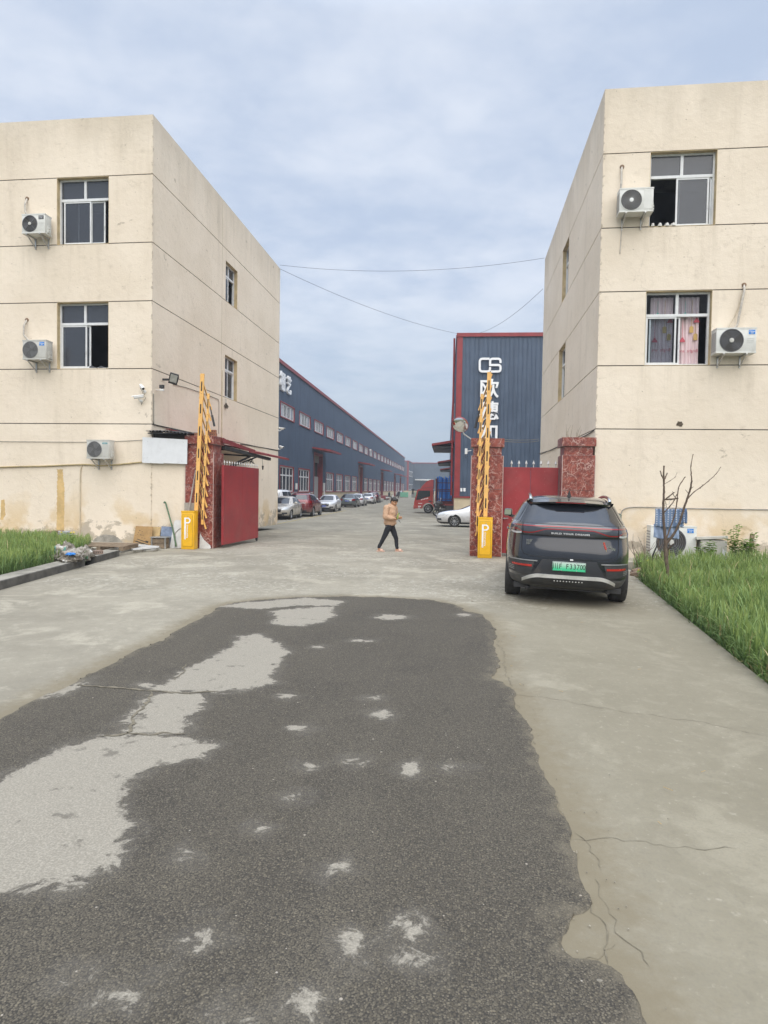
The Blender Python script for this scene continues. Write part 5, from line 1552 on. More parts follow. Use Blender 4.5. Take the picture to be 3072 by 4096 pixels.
# camera box on the right pillar, convex mirror on a pole
t = thing('security_camera', 'white camera box on the left side of the right gate pillar', 'camera', (0.06, 17.7, 2.74))
m = MB(); m.cbox(-0.035, -0.03, 0.0, 0.035, 0.03, 0.15, 0.008); m.build('housing', MWHITEP, t)
m = MB(); m.bar((0.03, 0, 0.08), (0.14, 0, 0.10), 0.02); m.build('bracket', MWHITEP, t)
m = MB(); m.tube(smooth_path([(0, 0, 0), (-0.03, 0, -0.05), (-0.01, 0, -0.09), (0.05, 0.02, -0.06)]), 0.006, 5); m.build('lead', MCABLE, t)
mc = PY(1840, 1700, 18.25)
t = thing('convex_mirror', 'round convex traffic mirror above the right gate pillar', 'mirror', mc)
m = MB(); rm = 0.228
ang = R(38); Rs = rm / math.sin(ang)
prof = [(Rs * math.sin(ang * k / 10), -Rs * (math.cos(ang * k / 10) - math.cos(ang)) - 0.0) for k in range(10, -1, -1)]
prof[-1] = (0.0005, prof[-1][1])
mh = thing('mirror_head', None, None, (0, 0, 0), 0, parent=t)
mh.rotation_euler = (R(33), 0, R(-20))
m.lathe(prof, 40, axis='Y')
tm = NT('mirror_silver'); tm.out((0.86, 0.86, 0.84), 0.03, 1.0)
m.build('mirror_glass', tm.mat, mh, smooth=180)
m = MB(); m.lathe([(rm, -0.004), (rm * 1.035, -0.006), (rm * 1.05, 0.015), (rm * 1.0, 0.05), (rm * 0.5, 0.08), (0.001, 0.09)], 40, axis='Y'); m.build('rim', simple('mirror_rim', (0.30, 0.05, 0.05), 0.5), mh, smooth=60)
m = MB(); m.tube([(0.0, 0.06, 0), (0.12, 0.1, -0.25), (0.40, 0.06, -0.44)], 0.02, 8); m.build('pole', MSTEEL, t, smooth=60)
# grass tufts rooted on the right pillar
m = MB(); rr = random.Random(4)
for k in range(7):
    x = 2.75 + rr.uniform(-.05, .35); p = Vector((x, 17.9, 3.17))
    m.tube([p, p + Vector((rr.uniform(-.06, .06), 0, 0.15)), p + Vector((rr.uniform(-.12, .12), 0, rr.uniform(.22, .42)))], [0.006, 0.004, 0.002], 5)
tag(m.build('dry_weed', simple('dry_stem', (0.20, 0.15, 0.09), 0.9)), 'dry weed stems on top of the pillar by the right building', 'weed')

# ================================================================== odds and ends along the left wall
MWOODB = simple('board_brown', (0.34, 0.21, 0.085), 0.8, var=0.15, scale=4, dirt=0.35, dirtcol=(0.10, 0.065, 0.04))
MWOODP = simple('board_pale', (0.46, 0.33, 0.16), 0.8, var=0.15, scale=4, dirt=0.45, dirtcol=(0.22, 0.13, 0.07))
MSLATE = simple('board_bluegrey', (0.17, 0.21, 0.29), 0.8, var=0.25, scale=9, dirt=0.35, dirtcol=(0.30, 0.33, 0.38))
def leaning(name, label, cat, x0, x1, ybase, z0, h, lean, mt, th=0.018, rz=0.0, marks=False, spread=0.0):
    o = thing(name, label, cat, ((x0 + x1) / 2, ybase, z0), rz)
    o.rotation_euler = (-lean, 0, rz)
    w = (x1 - x0) / 2
    m = MB(); m.add([(-w, 0, 0), (w, 0, 0.0), (w - spread, 0, h * 0.98), (-w + spread * 0.4, 0, h), (-w, th, 0), (w, th, 0), (w - spread, th, h * 0.98), (-w + spread * 0.4, th, h)], [(0, 1, 2, 3), (7, 6, 5, 4), (1, 0, 4, 5), (2, 1, 5, 6), (3, 2, 6, 7), (0, 3, 7, 4)])
    m.build('sheet', mt, o, fix=True)
    if marks:
        rr = random.Random(8)
        for (ax, az, bx, bz, ww) in ((-0.2, 0.16, 0.02, 0.10, 0.03), (0.02, 0.10, 0.2, 0.05, 0.045), (-0.16, 0.22, 0.12, 0.14, 0.018), (0.1, 0.16, 0.19, 0.14, 0.05)):
            m = MB(); m.bar((ax, -0.002, az), (bx, -0.002, bz), 0.004, ww, up=(0, 0, 1)); m.build('tar_mark', MBLKSTRIPE, o)
        m = MB()
        for k in range(16):
            px, pz = rr.uniform(-w * .9, w * .9), rr.uniform(.05, h * .8); m.ball((px, -0.001, pz), (0.012, 0.003, 0.009), 6, 4)
        m.build('tar_spots', MBLKSTRIPE, o)
    return o
leaning('plywood_board', 'brown tar-stained board leaning at the left wall, nearest the field', 'board', -9.22, -8.66, 17.22, 0.02, 0.60, R(16), MWOODB, rz=R(-4), marks=True, spread=0.02)
leaning('plywood_board', 'pale peeling board leaning between the brown and blue-grey boards', 'board', -8.90, -8.50, 17.36, 0.05, 0.55, R(13), MWOODP)
leaning('slate_board', 'blue-grey scuffed board leaning behind the wooden crate', 'board', -8.48, -8.09, 17.38, 0.05, 0.56, R(12), MSLATE)
t = thing('crate', 'small metal-framed wooden crate standing by the leaning boards', 'crate', (-8.35, 17.16, 0.0), R(4))
MWOODO = simple('old_wood', (0.22, 0.165, 0.11), 0.9, var=0.3, scale=9, dirt=0.4, dirtcol=(0.08, 0.06, 0.045))
for (x, y) in ((-0.2, -0.1), (0.18, -0.1), (-0.2, 0.18), (0.18, 0.18)):
    m = MB(); m.box(x - 0.018, y - 0.018, 0, x + 0.018, y + 0.018, 0.30); m.build('post', MSTEEL, t)
m = MB(); m.cbox(-0.24, -0.14, 0.30, 0.22, 0.22, 0.325, 0.004); m.build('lid', MSTEEL, t)
for z0, z1 in ((0.01, 0.135), (0.145, 0.285)):
    for (a, b, c, d) in ((-0.18, -0.095, 0.16, -0.08), (-0.18, 0.17, 0.16, 0.185), (0.165, -0.08, 0.18, 0.165), (-0.2, -0.08, -0.185, 0.165)):
        m = MB(); m.box(a, b, z0, c, d, z1); m.build('plank', MWOODO, t)
t = thing('broken_slab', 'cracked white stone slab leaning left of the yellow barrier', 'slab', (-7.95, 17.33, 0.0)); t.rotation_euler = (R(-11), 0, 0)
MSLABW = simple('slab_white', (0.60, 0.60, 0.58), 0.75, var=0.1, scale=5, dirt=0.3, dirtcol=(0.35, 0.32, 0.27))
m = MB(); m.prism([(-0.21, 0), (-0.06, 0.0), (-0.08, 0.3), (-0.10, 0.42), (0.02, 0.55), (0.2, 0.60), (0.18, 0.79), (-0.10, 0.80), (-0.14, 0.76)], 0.03, None, lambda u, v, w: (u, w, v)); m.build('piece', MSLABW, t, fix=True)
m = MB(); m.prism([(-0.04, 0), (0.2, 0.02), (0.2, 0.58), (0.03, 0.53), (-0.08, 0.41), (-0.06, 0.3)], 0.03, None, lambda u, v, w: (u, w + 0.004, v)); m.build('piece', MSLABW, t, fix=True)
m = MB(); m.prism([(0, 0), (0.30, 0.0), (0.33, 0.03), (0.30, 0.10), (0.12, 0.24), (0.0, 0.42)], 0.03, None, lambda u, v, w: (u, w, v))
o = m.build('broken_slab', MSLABW, loc=(-7.33, 17.44, 0.0), fix=True); o.rotation_euler = (R(-4), 0, 0); tag(o, 'white triangular slab offcut right of the left barrier cabinet', 'slab')
m = MB(); m.cbox(-7.80, 17.485, 0.35, -7.50, 17.512, 1.28, 0.003); tag(m.build('grey_panel', simple('panel_greige', (0.33, 0.30, 0.26), 0.8)), 'greige panel leaning on the left pillar behind the barrier', 'panel')
m = MB(); m.tube([(-7.66, 17.41, 0.9), (-7.56, 17.45, 1.6), (-7.47, 17.48, 2.2)], 0.02, 8); tag(m.build('pole', simple('pole_grey', (0.34, 0.31, 0.29), 0.6)), 'thin grey pole leaning against the left pillar', 'pole')
m = MB(); m.tube([PY(705, 2185, 17.3), PY(690, 2110, 17.42), PY(662, 2010, 17.48)], 0.022, 8); m.tube([PY(662, 2010, 17.48), PY(658, 2008, 17.46), PY(656, 2012, 17.44)], 0.025, 8)
tag(m.build('pole', simple('pole_green', (0.09, 0.16, 0.085), 0.6, dirt=0.3), smooth=60), 'green metal pole leaning against the left wall', 'pole')
# kerb beside the wheat, with its gap
t = thing('kerb_wall', 'low concrete kerb along the left wheat field', 'kerb', (0, 0, 0))
def kerb_piece(y0, y1, z1=0.15):
    m = MB(); vs = []
    for Yv in (y0, y1):
        x = kx(Yv)
        vs += [(x, Yv, -0.3), (x + 0.004, Yv, z1 - 0.01), (x - 0.012, Yv, z1), (x - 0.36, Yv, z1 + 0.004), (x - 0.36, Yv, -0.3)]
    n = 5
    fs = [(0, 1, 6, 5), (1, 2, 7, 6), (2, 3, 8, 7), (3, 4, 9, 8), (0, 4, 3, 2, 1), (5, 6, 7, 8, 9)]
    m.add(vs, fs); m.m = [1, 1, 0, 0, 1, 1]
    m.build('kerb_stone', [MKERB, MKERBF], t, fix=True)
for y0, y1 in ((5.0, 7.0), (7.005, 9.0), (9.005, 11.0), (11.005, 12.98), (13.60, 14.97)): kerb_piece(y0, y1)
# plastic sack bundles spilling over the kerb
def cloth_lump(name, label, cat, loc, size, mt, seed, folds=0.13, rz=0.0):
    bm = bmesh.new(); bmesh.ops.create_icosphere(bm, subdivisions=4, radius=1.0)
    for v in bm.verts:
        p = v.co.copy()
        n = mnoise.fractal(p * 1.6 + Vector((seed, 0, 0)), 0.8, 2.0, 4) * 0.30
        ridg = abs(mnoise.noise(p * 3.4 + Vector((0, seed, 0)))) * folds * 3.2 + abs(mnoise.noise(p * 7 + Vector((0, 0, seed)))) * folds * 1.5
        s_ = 1 + n - ridg
        v.co = Vector((p.x * size[0] * s_, p.y * size[1] * s_, max(-size[2] * 0.55, p.z * size[2] * s_)))
    me = bpy.data.meshes.new(name); bm.to_mesh(me); bm.free()
    me.polygons.foreach_set('use_smooth', [True] * len(me.polygons)); me.materials.append(mt)
    o = obj(name, me, None, (loc[0], loc[1], loc[2] + size[2] * 0.55), (0, 0, rz))
    return tag(o, label, cat)
def mat_sack(name, seed):
    t = NT(name); p = t.pos('obj')
    n = t.noise(t.mapping(p, loc=(seed, 0, 0)), 5, 6, 0.65, 0.6)
    c = t.mix(t.ramp(n, 0.42, 0.6), (0.36, 0.33, 0.28), (0.14, 0.12, 0.095))
    c = t.mix(t.ramp(t.noise(t.mapping(p, loc=(0, seed, 0)), 3.2, 2), 0.60, 0.64), c, (0.10, 0.28, 0.24))
    c = t.mix(t.ramp(t.noise(t.mapping(p, loc=(0, 0, seed)), 9, 3), 0.62, 0.66), c, (0.62, 0.61, 0.58))
    return t.out(c, 0.9, 0, t.bump(t.noise(p, 25, 4), 0.5, 0.015))
cloth_lump('plastic_sack', 'grimy white plastic sack slumped on the left kerb', 'sack', (kx(12.6) - 0.14, 12.62, 0.15), (0.27, 0.40, 0.16), mat_sack('sack_a', 1.0), 3.0, rz=0.3)
cloth_lump('plastic_sack', 'torn grey plastic sack rising behind the white one on the kerb', 'sack', (kx(12.9) - 0.38, 12.86, 0.10), (0.22, 0.28, 0.27), mat_sack('sack_b', 4.0), 7.0)
cloth_lump('plastic_sack', 'dirty sack stuffed in the gap of the left kerb', 'sack', (kx(13.4) - 0.24, 13.45, 0.06), (0.18, 0.34, 0.22), mat_sack('sack_c', 8.0), 11.0)
t_b = cloth_lump('plastic_film', 'scrap of blue plastic film on the white sack', 'film', (kx(12.4) - 0.02, 12.36, 0.30), (0.10, 0.12, 0.035), simple('film_blue', (0.03, 0.22, 0.62), 0.4), 2.0)
# bricks, bucket
brick((kx(13.9) - 0.12, 13.92, 0.153), R(75), 'weathered brick on the far end of the left kerb', None, mt=simple('brick_grey', (0.26, 0.19, 0.15), 0.9, var=0.3, dirt=0.4))
MBRICKG = simple('block_brown', (0.22, 0.155, 0.11), 0.9, var=0.3, scale=8, dirt=0.4)
def block(label, loc, size, rz, rx=0.0):
    m = MB(); m.cbox(-size[0] / 2, -size[1] / 2, 0, size[0] / 2, size[1] / 2, size[2], 0.012)
    o = m.build('concrete_block', MBRICKG, loc=loc); o.rotation_euler = (rx, 0, rz); tag(o, label, 'block', 'blocks by the left wall')
b0 = PY(230, 2150, 16.7)
block('broken block by the left wall nearest the white bucket', (b0.x, 16.72, 0.10), (0.28, 0.2, 0.36), 0.4)
block('dark block by the left wall farther from the bucket', (b0.x - 0.42, 16.78, 0.10), (0.42, 0.22, 0.32), 0.1)
block('leaning block wedged beside the broken block', (b0.x - 0.17, 16.64, 0.10), (0.2, 0.2, 0.30), -0.3, 0.15)
bk = PY(258, 2120, 16.62)
t = thing('bucket', 'striped white plastic bucket standing by the left wall', 'bucket', (bk.x, 16.62, 0.15))
m = MB(); m.lathe([(0.10, 0.0), (0.118, 0.02), (0.15, 0.28), (0.158, 0.28), (0.158, 0.30), (0.142, 0.30), (0.11, 0.04), (0.001, 0.03)], 28); m.build('body', simple('bucket_white', (0.52, 0.53, 0.56), 0.5, dirt=0.4), t, smooth=35)
for z, r in ((0.10, 0.131), (0.19, 0.142)):
    m = MB(); m.lathe([(r, z), (r + 0.004, z + 0.012), (r + 0.003, z + 0.03)], 28); m.build('band', simple('bucket_band', (0.32, 0.31, 0.36), 0.6), t, smooth=60)
m = MB(); m.tube(smooth_path([(0.157, 0, 0.28), (0.12, -0.11, 0.2), (0, -0.16, 0.16), (-0.12, -0.11, 0.2), (-0.157, 0, 0.28)]), 0.004, 5); m.build('handle', MSTEEL, t)
# pallet and window frames lying by the wall
t = thing('pallet', 'weathered wooden pallet lying flat beside the left kerb', 'pallet', (-8.98, 15.5, 0.12), R(8))
for k in range(5):
    m = MB(); m.cbox(-0.62, -0.5 + k * 0.23, 0.09, 0.62, -0.36 + k * 0.23, 0.112, 0.003); m.build('plank', MWOODO, t)
for k in range(3):
    m = MB(); m.cbox(-0.6 + k * 0.55, -0.5, 0, -0.5 + k * 0.55, 0.58, 0.088, 0.003); m.build('bearer', MWOODO, t)
t = thing('window_frame', 'old white window frame lying flat between pallet and boards', 'frame', (-8.78, 16.25, 0.11), R(-18))
for a, b in (((-0.55, -0.4, 0), (0.6, -0.4, 0)), ((0.6, -0.4, 0.001), (0.62, 0.42, 0.001)), ((0.62, 0.42, 0.002), (-0.5, 0.45, 0.002)), ((-0.5, 0.45, 0.003), (-0.55, -0.4, 0.003)), ((-0.52, 0.0, 0.004), (0.6, 0.02, 0.004))):
    m = MB(); m.bar(a, b, 0.05, 0.04); m.build('rail', MWHITE, t)
t = thing('window_frame', 'dusty aluminium frame under the white window frame', 'frame', (-8.72, 16.38, 0.055), R(12))
for a, b in (((-0.6, -0.3, 0), (0.6, -0.3, 0)), ((-0.6, 0.3, 0.001), (0.6, 0.3, 0.001)), ((-0.6, -0.3, 0.002), (-0.6, 0.3, 0.002)), ((0.6, -0.3, 0.003), (0.6, 0.3, 0.003))):
    m = MB(); m.bar(a, b, 0.05, 0.035); m.build('rail', MSTEEL, t)
m = MB(); m.box(-9.9, 14.97, -0.38, -8.35, 16.35, 0.07)
tag(m.build('drain_cover_slab', MPLATF), kind='structure')
# ================================================================== blue steel warehouses
DW = Vector((-0.0247, 0.9997, 0)); NW = Vector((0.9997, 0.0247, 0))
WO = Vector((-16.15, 55.6, 0))
def lw(u, v, w):
    p = WO + DW * u + NW * w
    return (p.x, p.y, v)
def ribbed_mesh(name, W_, H_, pitch=0.30, depth=0.032, mt=None):
    """profiled sheet in local coords: x along wall, z up, outward -y"""
    xs_ = [0.0]; ys_ = [0.0]
    n = max(1, int(round(W_ / pitch)))
    p = W_ / n
    for k in range(n):
        x = k * p
        for f, y in ((0.62, 0.0), (0.70, -depth), (0.86, -depth), (0.94, 0.0), (1.0, 0.0)):
            xs_.append(x + f * p); ys_.append(y)
    N = len(xs_)
    vs = [(x, y, 0.0) for x, y in zip(xs_, ys_)] + [(x, y, H_) for x, y in zip(xs_, ys_)] + [(0, 0.05, 0), (W_, 0.05, 0), (0, 0.05, H_), (W_, 0.05, H_)]
    fs = [(i, i + 1, N + i + 1, N + i) for i in range(N - 1)] + [(2 * N, 0, N, 2 * N + 2), (N - 1, 2 * N + 1, 2 * N + 3, 2 * N - 1)]
    me = bpy.data.meshes.new(name); me.from_pydata(vs, [], fs); me.materials.append(mt or MCLAD)
    return me
ROT_L = math.atan2(NW.y, NW.x)      # rotation that turns local (-y outward, x along) to the wall: handled per wall
ZR = 12.75
wl = thing('warehouse', 'long blue corrugated warehouse on the left behind the parked cars', 'warehouse', tuple(WO))
# local frame of the left warehouse: +x runs along the wall away from the camera, -y points to the road
wl.rotation_euler = (0, 0, math.atan2(DW.y, DW.x))
BAY, WW = 7.34, 5.1
def bay_u(i): return 0.3 + BAY * i
DOORS = (2, 7, 12, 17, 20)
me_pier = ribbed_mesh('cladding_panel', BAY - WW, ZR - 1.38)
me_top = ribbed_mesh('cladding_panel', WW, ZR - 9.32)
me_mid = ribbed_mesh('cladding_panel', WW, 8.08 - 3.66)
me_midd = ribbed_mesh('cladding_panel', WW, 8.08 - 5.75)
def red_frame(W_, H_, t=0.09, d=0.08):
    m = MB()
    m.box(-t, -d, -t, 0, 0.02, H_ + t); m.box(W_, -d, -t, W_ + t, 0.02, H_ + t); m.box(0, -d, H_, W_, 0.02, H_ + t); m.box(0, -d - 0.03, -t, W_, 0.02, 0)
    return m.mesh('window_trim', MREDTRIM)
def big_window_meshes(W_, H_):
    m = MB(); f = 0.11
    for x in (0, W_ - f): m.box(x, 0.02, 0, x + f, 0.10, H_)
    m.box(f, 0.021, 0, W_ - f, 0.10, f); m.box(f, 0.021, H_ - f, W_ - f, 0.10, H_)
    for k in (1, 2, 3): m.box(W_ * k / 4 - (0.09 if k == 2 else 0.05), 0.025, f, W_ * k / 4 + (0.09 if k == 2 else 0.05), 0.10, H_ - f)
    zt = H_ * 0.66
    m.box(f, 0.022, zt - 0.06, W_ - f, 0.10, zt + 0.06)
    fr_ = m.mesh('window', MWHITE)
    panes = []
    for k in range(4):
        for z0, z1 in ((f, zt - 0.06), (zt + 0.06, H_ - f)):
            m = MB(); m.box(W_ * k / 4 + 0.05, 0.06, z0, W_ * (k + 1) / 4 - 0.05, 0.07, z1); panes.append(m.mesh('pane', MGLASSD))
    return fr_, panes
lwf, lwp = big_window_meshes(WW, 3.66 - 1.38)
tr_low = red_frame(WW, 3.66 - 1.38); tr_up = red_frame(WW, 1.24)
def louvre_meshes(W_, H_):
    m = MB(); f = 0.10
    for x in (0, W_ - f): m.box(x, 0.02, 0, x + f, 0.10, H_)
    m.box(f, 0.021, 0, W_ - f, 0.10, f); m.box(f, 0.021, H_ - f, W_ - f, 0.10, H_)
    for k in (0.24, 0.5, 0.76): m.box(W_ * k - 0.07, 0.022, f, W_ * k + 0.07, 0.10, H_ - f)
    fr_ = m.mesh('window', MWHITE)
    sl = MB()
    sl.box(0, 0, 0, W_ * 0.26 - 0.14, 0.03, 0.05)
    sl.T = None
    slat = MB(); slat.add([(0, 0.03, 0), (W_ * 0.26 - 0.14, 0.03, 0), (W_ * 0.26 - 0.14, 0.09, 0.085), (0, 0.09, 0.085), (0, 0.04, 0), (W_ * 0.26 - 0.14, 0.04, 0), (W_ * 0.26 - 0.14, 0.10, 0.085), (0, 0.10, 0.085)], [(0, 1, 2, 3), (7, 6, 5, 4), (0, 4, 5, 1), (3, 2, 6, 7)])
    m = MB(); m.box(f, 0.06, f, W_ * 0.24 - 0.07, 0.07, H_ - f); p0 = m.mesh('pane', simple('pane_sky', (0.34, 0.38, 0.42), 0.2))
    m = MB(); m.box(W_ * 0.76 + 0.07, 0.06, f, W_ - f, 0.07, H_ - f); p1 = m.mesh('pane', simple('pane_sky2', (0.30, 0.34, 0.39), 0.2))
    return fr_, slat.mesh('louvre_slat', MWHITE), [p0, p1]
uwf, uws, uwp = louvre_meshes(WW, 1.24)
def door_bay(u, i):
    # recessed red jambs, shutter, lower door sheet
    m = MB(); m.box(u - 0.02, -0.06, YARD_Z, u + 0.22, 0.55, 5.75); m.box(u + WW - 0.22, -0.06, YARD_Z, u + WW + 0.02, 0.55, 5.75); m.box(u + 0.22, -0.05, 5.5, u + WW - 0.22, 0.55, 5.76)
    dj = m.build('door_jamb', MREDTRIM, wl)
    if i == 2:
        m = MB(); m.cbox(u + 0.25, 0.42, YARD_Z + 0.02, u + WW - 0.25, 0.48, 3.1, 0.01); m.build('door_sheet', simple('door_grey', (0.42, 0.43, 0.43), 0.6, kind='pos'), dj)
        z0 = 4.75
    else: z0 = YARD_Z + 0.05 if i != 12 else 3.2
    k = 0
    m = MB()
    z = 5.5
    while z > z0:
        m.box(u + 0.23, 0.36 + 0.015 * (k % 2), z - 0.13, u + WW - 0.23, 0.40, z); z -= 0.135; k += 1
    m.build('roller_shutter', simple('shutter_grey', (0.33, 0.31, 0.27), 0.6, kind='pos'), dj)
    c = MB()
    c.add([(u - 1.0, -0.05, 6.25), (u + WW + 1.0, -0.05, 6.25), (u + WW + 1.0, -2.1, 5.98), (u - 1.0, -2.1, 5.98), (u - 1.0, -0.05, 6.10), (u + WW + 1.0, -0.05, 6.10), (u + WW + 1.0, -2.1, 5.78), (u - 1.0, -2.1, 5.78)],
          [(0, 1, 2, 3), (7, 6, 5, 4), (1, 0, 4, 5), (2, 1, 5, 6), (3, 2, 6, 7), (0, 3, 7, 4)])
    c.build('canopy', MREDTRIM, wl, fix=True)
for i in range(-3, 23):
    u = bay_u(i)
    obj('cladding_panel', me_pier, wl, (u - (BAY - WW), 0, 1.38))
    obj('cladding_panel', me_top, wl, (u, 0, 9.32))
    obj('cladding_panel', me_midd if i in DOORS else me_mid, wl, (u, 0, 5.75 if i in DOORS else 3.66))
    if i < -1: continue
    tr = obj('window_trim', tr_up, wl, (u, 0, 8.08)); w_ = obj('window', uwf, wl, (u, 0, 8.08))
    for p_ in uwp: obj('pane', p_, w_)
    for k in range(9):
        for x in (0.24 * WW + 0.07, 0.5 * WW + 0.07): obj('louvre_slat', uws, w_, (x, 0, 0.12 + 0.115 * k))
    if i in DOORS: door_bay(u, i)
    else:
        obj('window_trim', tr_low, wl, (u, 0, 1.38)); w_ = obj('window', lwf, wl, (u, 0, 1.38))
        for p_ in lwp: obj('pane', p_, w_)
uend = bay_u(22) + WW + 1.6
obj('cladding_panel', ribbed_mesh('cladding_panel', 1.6, ZR - 1.38), wl, (uend - 1.6, 0, 1.38))
segs = []
a = -24.0
for i in DOORS:
    segs.append((a, bay_u(i) - 0.02)); a = bay_u(i) + WW + 0.02
segs.append((a, uend))
for (a, b) in segs:
    m = MB(); m.box(a, -0.03, -0.4, b, 0.2, 1.27); m.build('plinth', MCREAMP, wl)
    m = MB(); m.box(a, -0.09, 1.272, b, 0.05, 1.375); m.build('drip_ledge', MREDTRIM, wl)
m = MB(); m.box(-24, -0.14, ZR + 0.002, uend + 0.1, 0.5, ZR + 0.20); m.box(-24, -0.15, ZR - 0.12, uend + 0.1, -0.06, ZR + 0.001); m.build('roof_trim', MREDTRIM, wl)
m = MB()
m.add([(-24, 0.3, ZR + 0.05), (uend, 0.3, ZR + 0.05), (uend, 14, ZR + 1.2), (-24, 14, ZR + 1.2)], [(0, 1, 2, 3)]); m.add([(-24, 28, ZR), (uend, 28, ZR), (uend, 14, ZR + 1.2), (-24, 14, ZR + 1.2)], [(3, 2, 1, 0)])
m.build('roof', MCLAD, wl)
m = MB(); m.box(-24, 0.6, -0.4, uend - 0.1, 0.7, ZR); m.build('interior', MDARK, wl)
m = MB(); m.box(uend - 0.06, 0.05, -0.4, uend, 28, ZR); m.build('end_wall', MCLAD, wl)
# company name letters near the corner
for ch, u, sz in (('棚', 0.55, 1.75), ('艺', 2.85, 1.75)):
    lettering(ch, sz, MLETTER, wl, (u, -0.12, 11.0), (R(90), 0, 0), 0.09, bold=0.022, name='sign_letter')
# small wall lamps and boxes
for u, z in ((bay_u(8) + 6.2, 8.9), (bay_u(18) + 6.2, 8.6)):
    m = MB(); m.cbox(u - 0.15, -0.5, z, u + 0.15, -0.2, z + 0.35, 0.02); m.bar((u, 0, z + 0.2), (u, -0.4, z + 0.2), 0.05); m.build('wall_lamp', MWHITEP, wl)
m = MB(); m.cbox(bay_u(2) + WW + 0.5, -0.2, 0.6, bay_u(2) + WW + 1.0, 0.0, 2.4, 0.02); m.build('meter_box', MWHITEP, wl)
m = MB(); m.cbox(bay_u(0) + WW + 0.9, -0.16, 1.6, bay_u(0) + WW + 1.3, 0.0, 2.2, 0.02); m.build('meter_box', MWHITEP, wl)

# --- right warehouse with its gable to the gate
wr = thing('warehouse', 'blue corrugated warehouse on the right with white lettering on its gable', 'warehouse', (-0.6, 46.0, 0))
wr.rotation_euler = (0, 0, math.atan2(0.0247, 0.9997))      # +x along the gable, -y to the camera, +y along the flank
ZR2 = 12.5
def clad_row(W0, W1, z0, z1, parent, place):
    n = max(1, int(round((W1 - W0) / 0.9))); w = (W1 - W0) / n
    me_ = ribbed_mesh('cladding_panel', w - 0.004, z1 - z0, 0.30)
    for k in range(n): place(me_, W0 + k * w)
clad_row(0.36, 24.0, 1.36, ZR2, wr, lambda me_, x: obj('cladding_panel', me_, wr, (x, 0, 1.36)))
m = MB(); m.cbox(-0.03, -0.07, 1.36, 0.36, 0.4, ZR2 + 0.02, 0.01); m.build('corner_trim', MREDTRIM, wr)
m = MB(); m.box(-0.06, -0.12, ZR2 + 0.022, 24, 0.4, ZR2 + 0.24); m.box(-0.06, -0.13, ZR2 - 0.02, 24, -0.075, ZR2 + 0.02); m.build('roof_trim', MREDTRIM, wr)
m = MB(); m.box(0.0, -0.03, -0.4, 24, 0.2, 1.24); m.box(0.0, 0.2, -0.4, 0.2, 110, 1.24); m.build('plinth', MCREAMP, wr)
m = MB(); m.box(-0.06, -0.12, 1.242, 24, 0.02, 1.355); m.build('drip_ledge', MREDTRIM, wr)
me_f = ribbed_mesh('cladding_panel', 3.65, ZR2 - 1.36, 0.30)
for k in range(30):
    o = obj('cladding_panel', me_f, wr, (-0.01, 0.45 + (k + 1) * 3.65, 1.36), (0, 0, R(-90)))
m = MB(); m.box(-0.10, 0.4, ZR2 + 0.022, 0.3, 110, ZR2 + 0.22); m.build('roof_trim', MREDTRIM, wr)
m = MB(); m.box(0.3, 0.3, ZR2 - 0.1, 23.9, 110, ZR2 + 0.1); m.build('roof', MCLAD, wr)
m = MB(); m.box(23.9, 0, -0.4, 24, 110, ZR2); m.box(0.2, 109.9, -0.4, 23.9, 110, ZR2); m.build('rear_wall', MCLAD, wr)
for yb in (7.0, 38, 66):
    m = MB(); m.add([(0, yb - 3.4, 5.6), (0, yb + 3.4, 5.6), (-1.75, yb + 3.4, 5.3), (-1.75, yb - 3.4, 5.3), (0, yb - 3.4, 5.42), (0, yb + 3.4, 5.42), (-1.75, yb + 3.4, 5.12), (-1.75, yb - 3.4, 5.12)],
                   [(0, 1, 2, 3), (7, 6, 5, 4), (1, 0, 4, 5), (2, 1, 5, 6), (3, 2, 6, 7), (0, 3, 7, 4)])
    c = m.build('canopy', MREDTRIM, wr, fix=True)
    m = MB(); m.box(-1.7, yb - 3.3, 4.98, 0, yb + 3.3, 5.11); m.build('canopy_underside', MBLACKM, c)  # black slab across the whole underside of the canopy
    m = MB(); m.box(-0.05, yb - 2.6, YARD_Z, 0.02, yb - 2.35, 5.0); m.box(-0.05, yb + 2.35, YARD_Z, 0.02, yb + 2.6, 5.0); j_ = m.build('door_jamb', MREDTRIM, wr)
    m = MB(); m.box(-0.03, yb - 2.35, YARD_Z, 0.0, yb + 2.35, 5.0); m.build('roller_shutter', MDARK, j_)
for k in range(12):
    m = MB(); m.box(-0.06, 10.2 + 7.3 * k, 8.0, 0.0, 13.6 + 7.3 * k, 9.2); w_ = m.build('window', MWHITE, wr)
    m = MB(); m.box(-0.075, 10.4 + 7.3 * k, 8.15, -0.062, 13.4 + 7.3 * k, 9.05); m.build('pane', MGLASSD, w_)
m = MB(); m.cyl((-0.22, 0.5, 1.4), (-0.22, 0.5, ZR2), 0.07, 10); m.build('downpipe', MREDTRIM, wr)

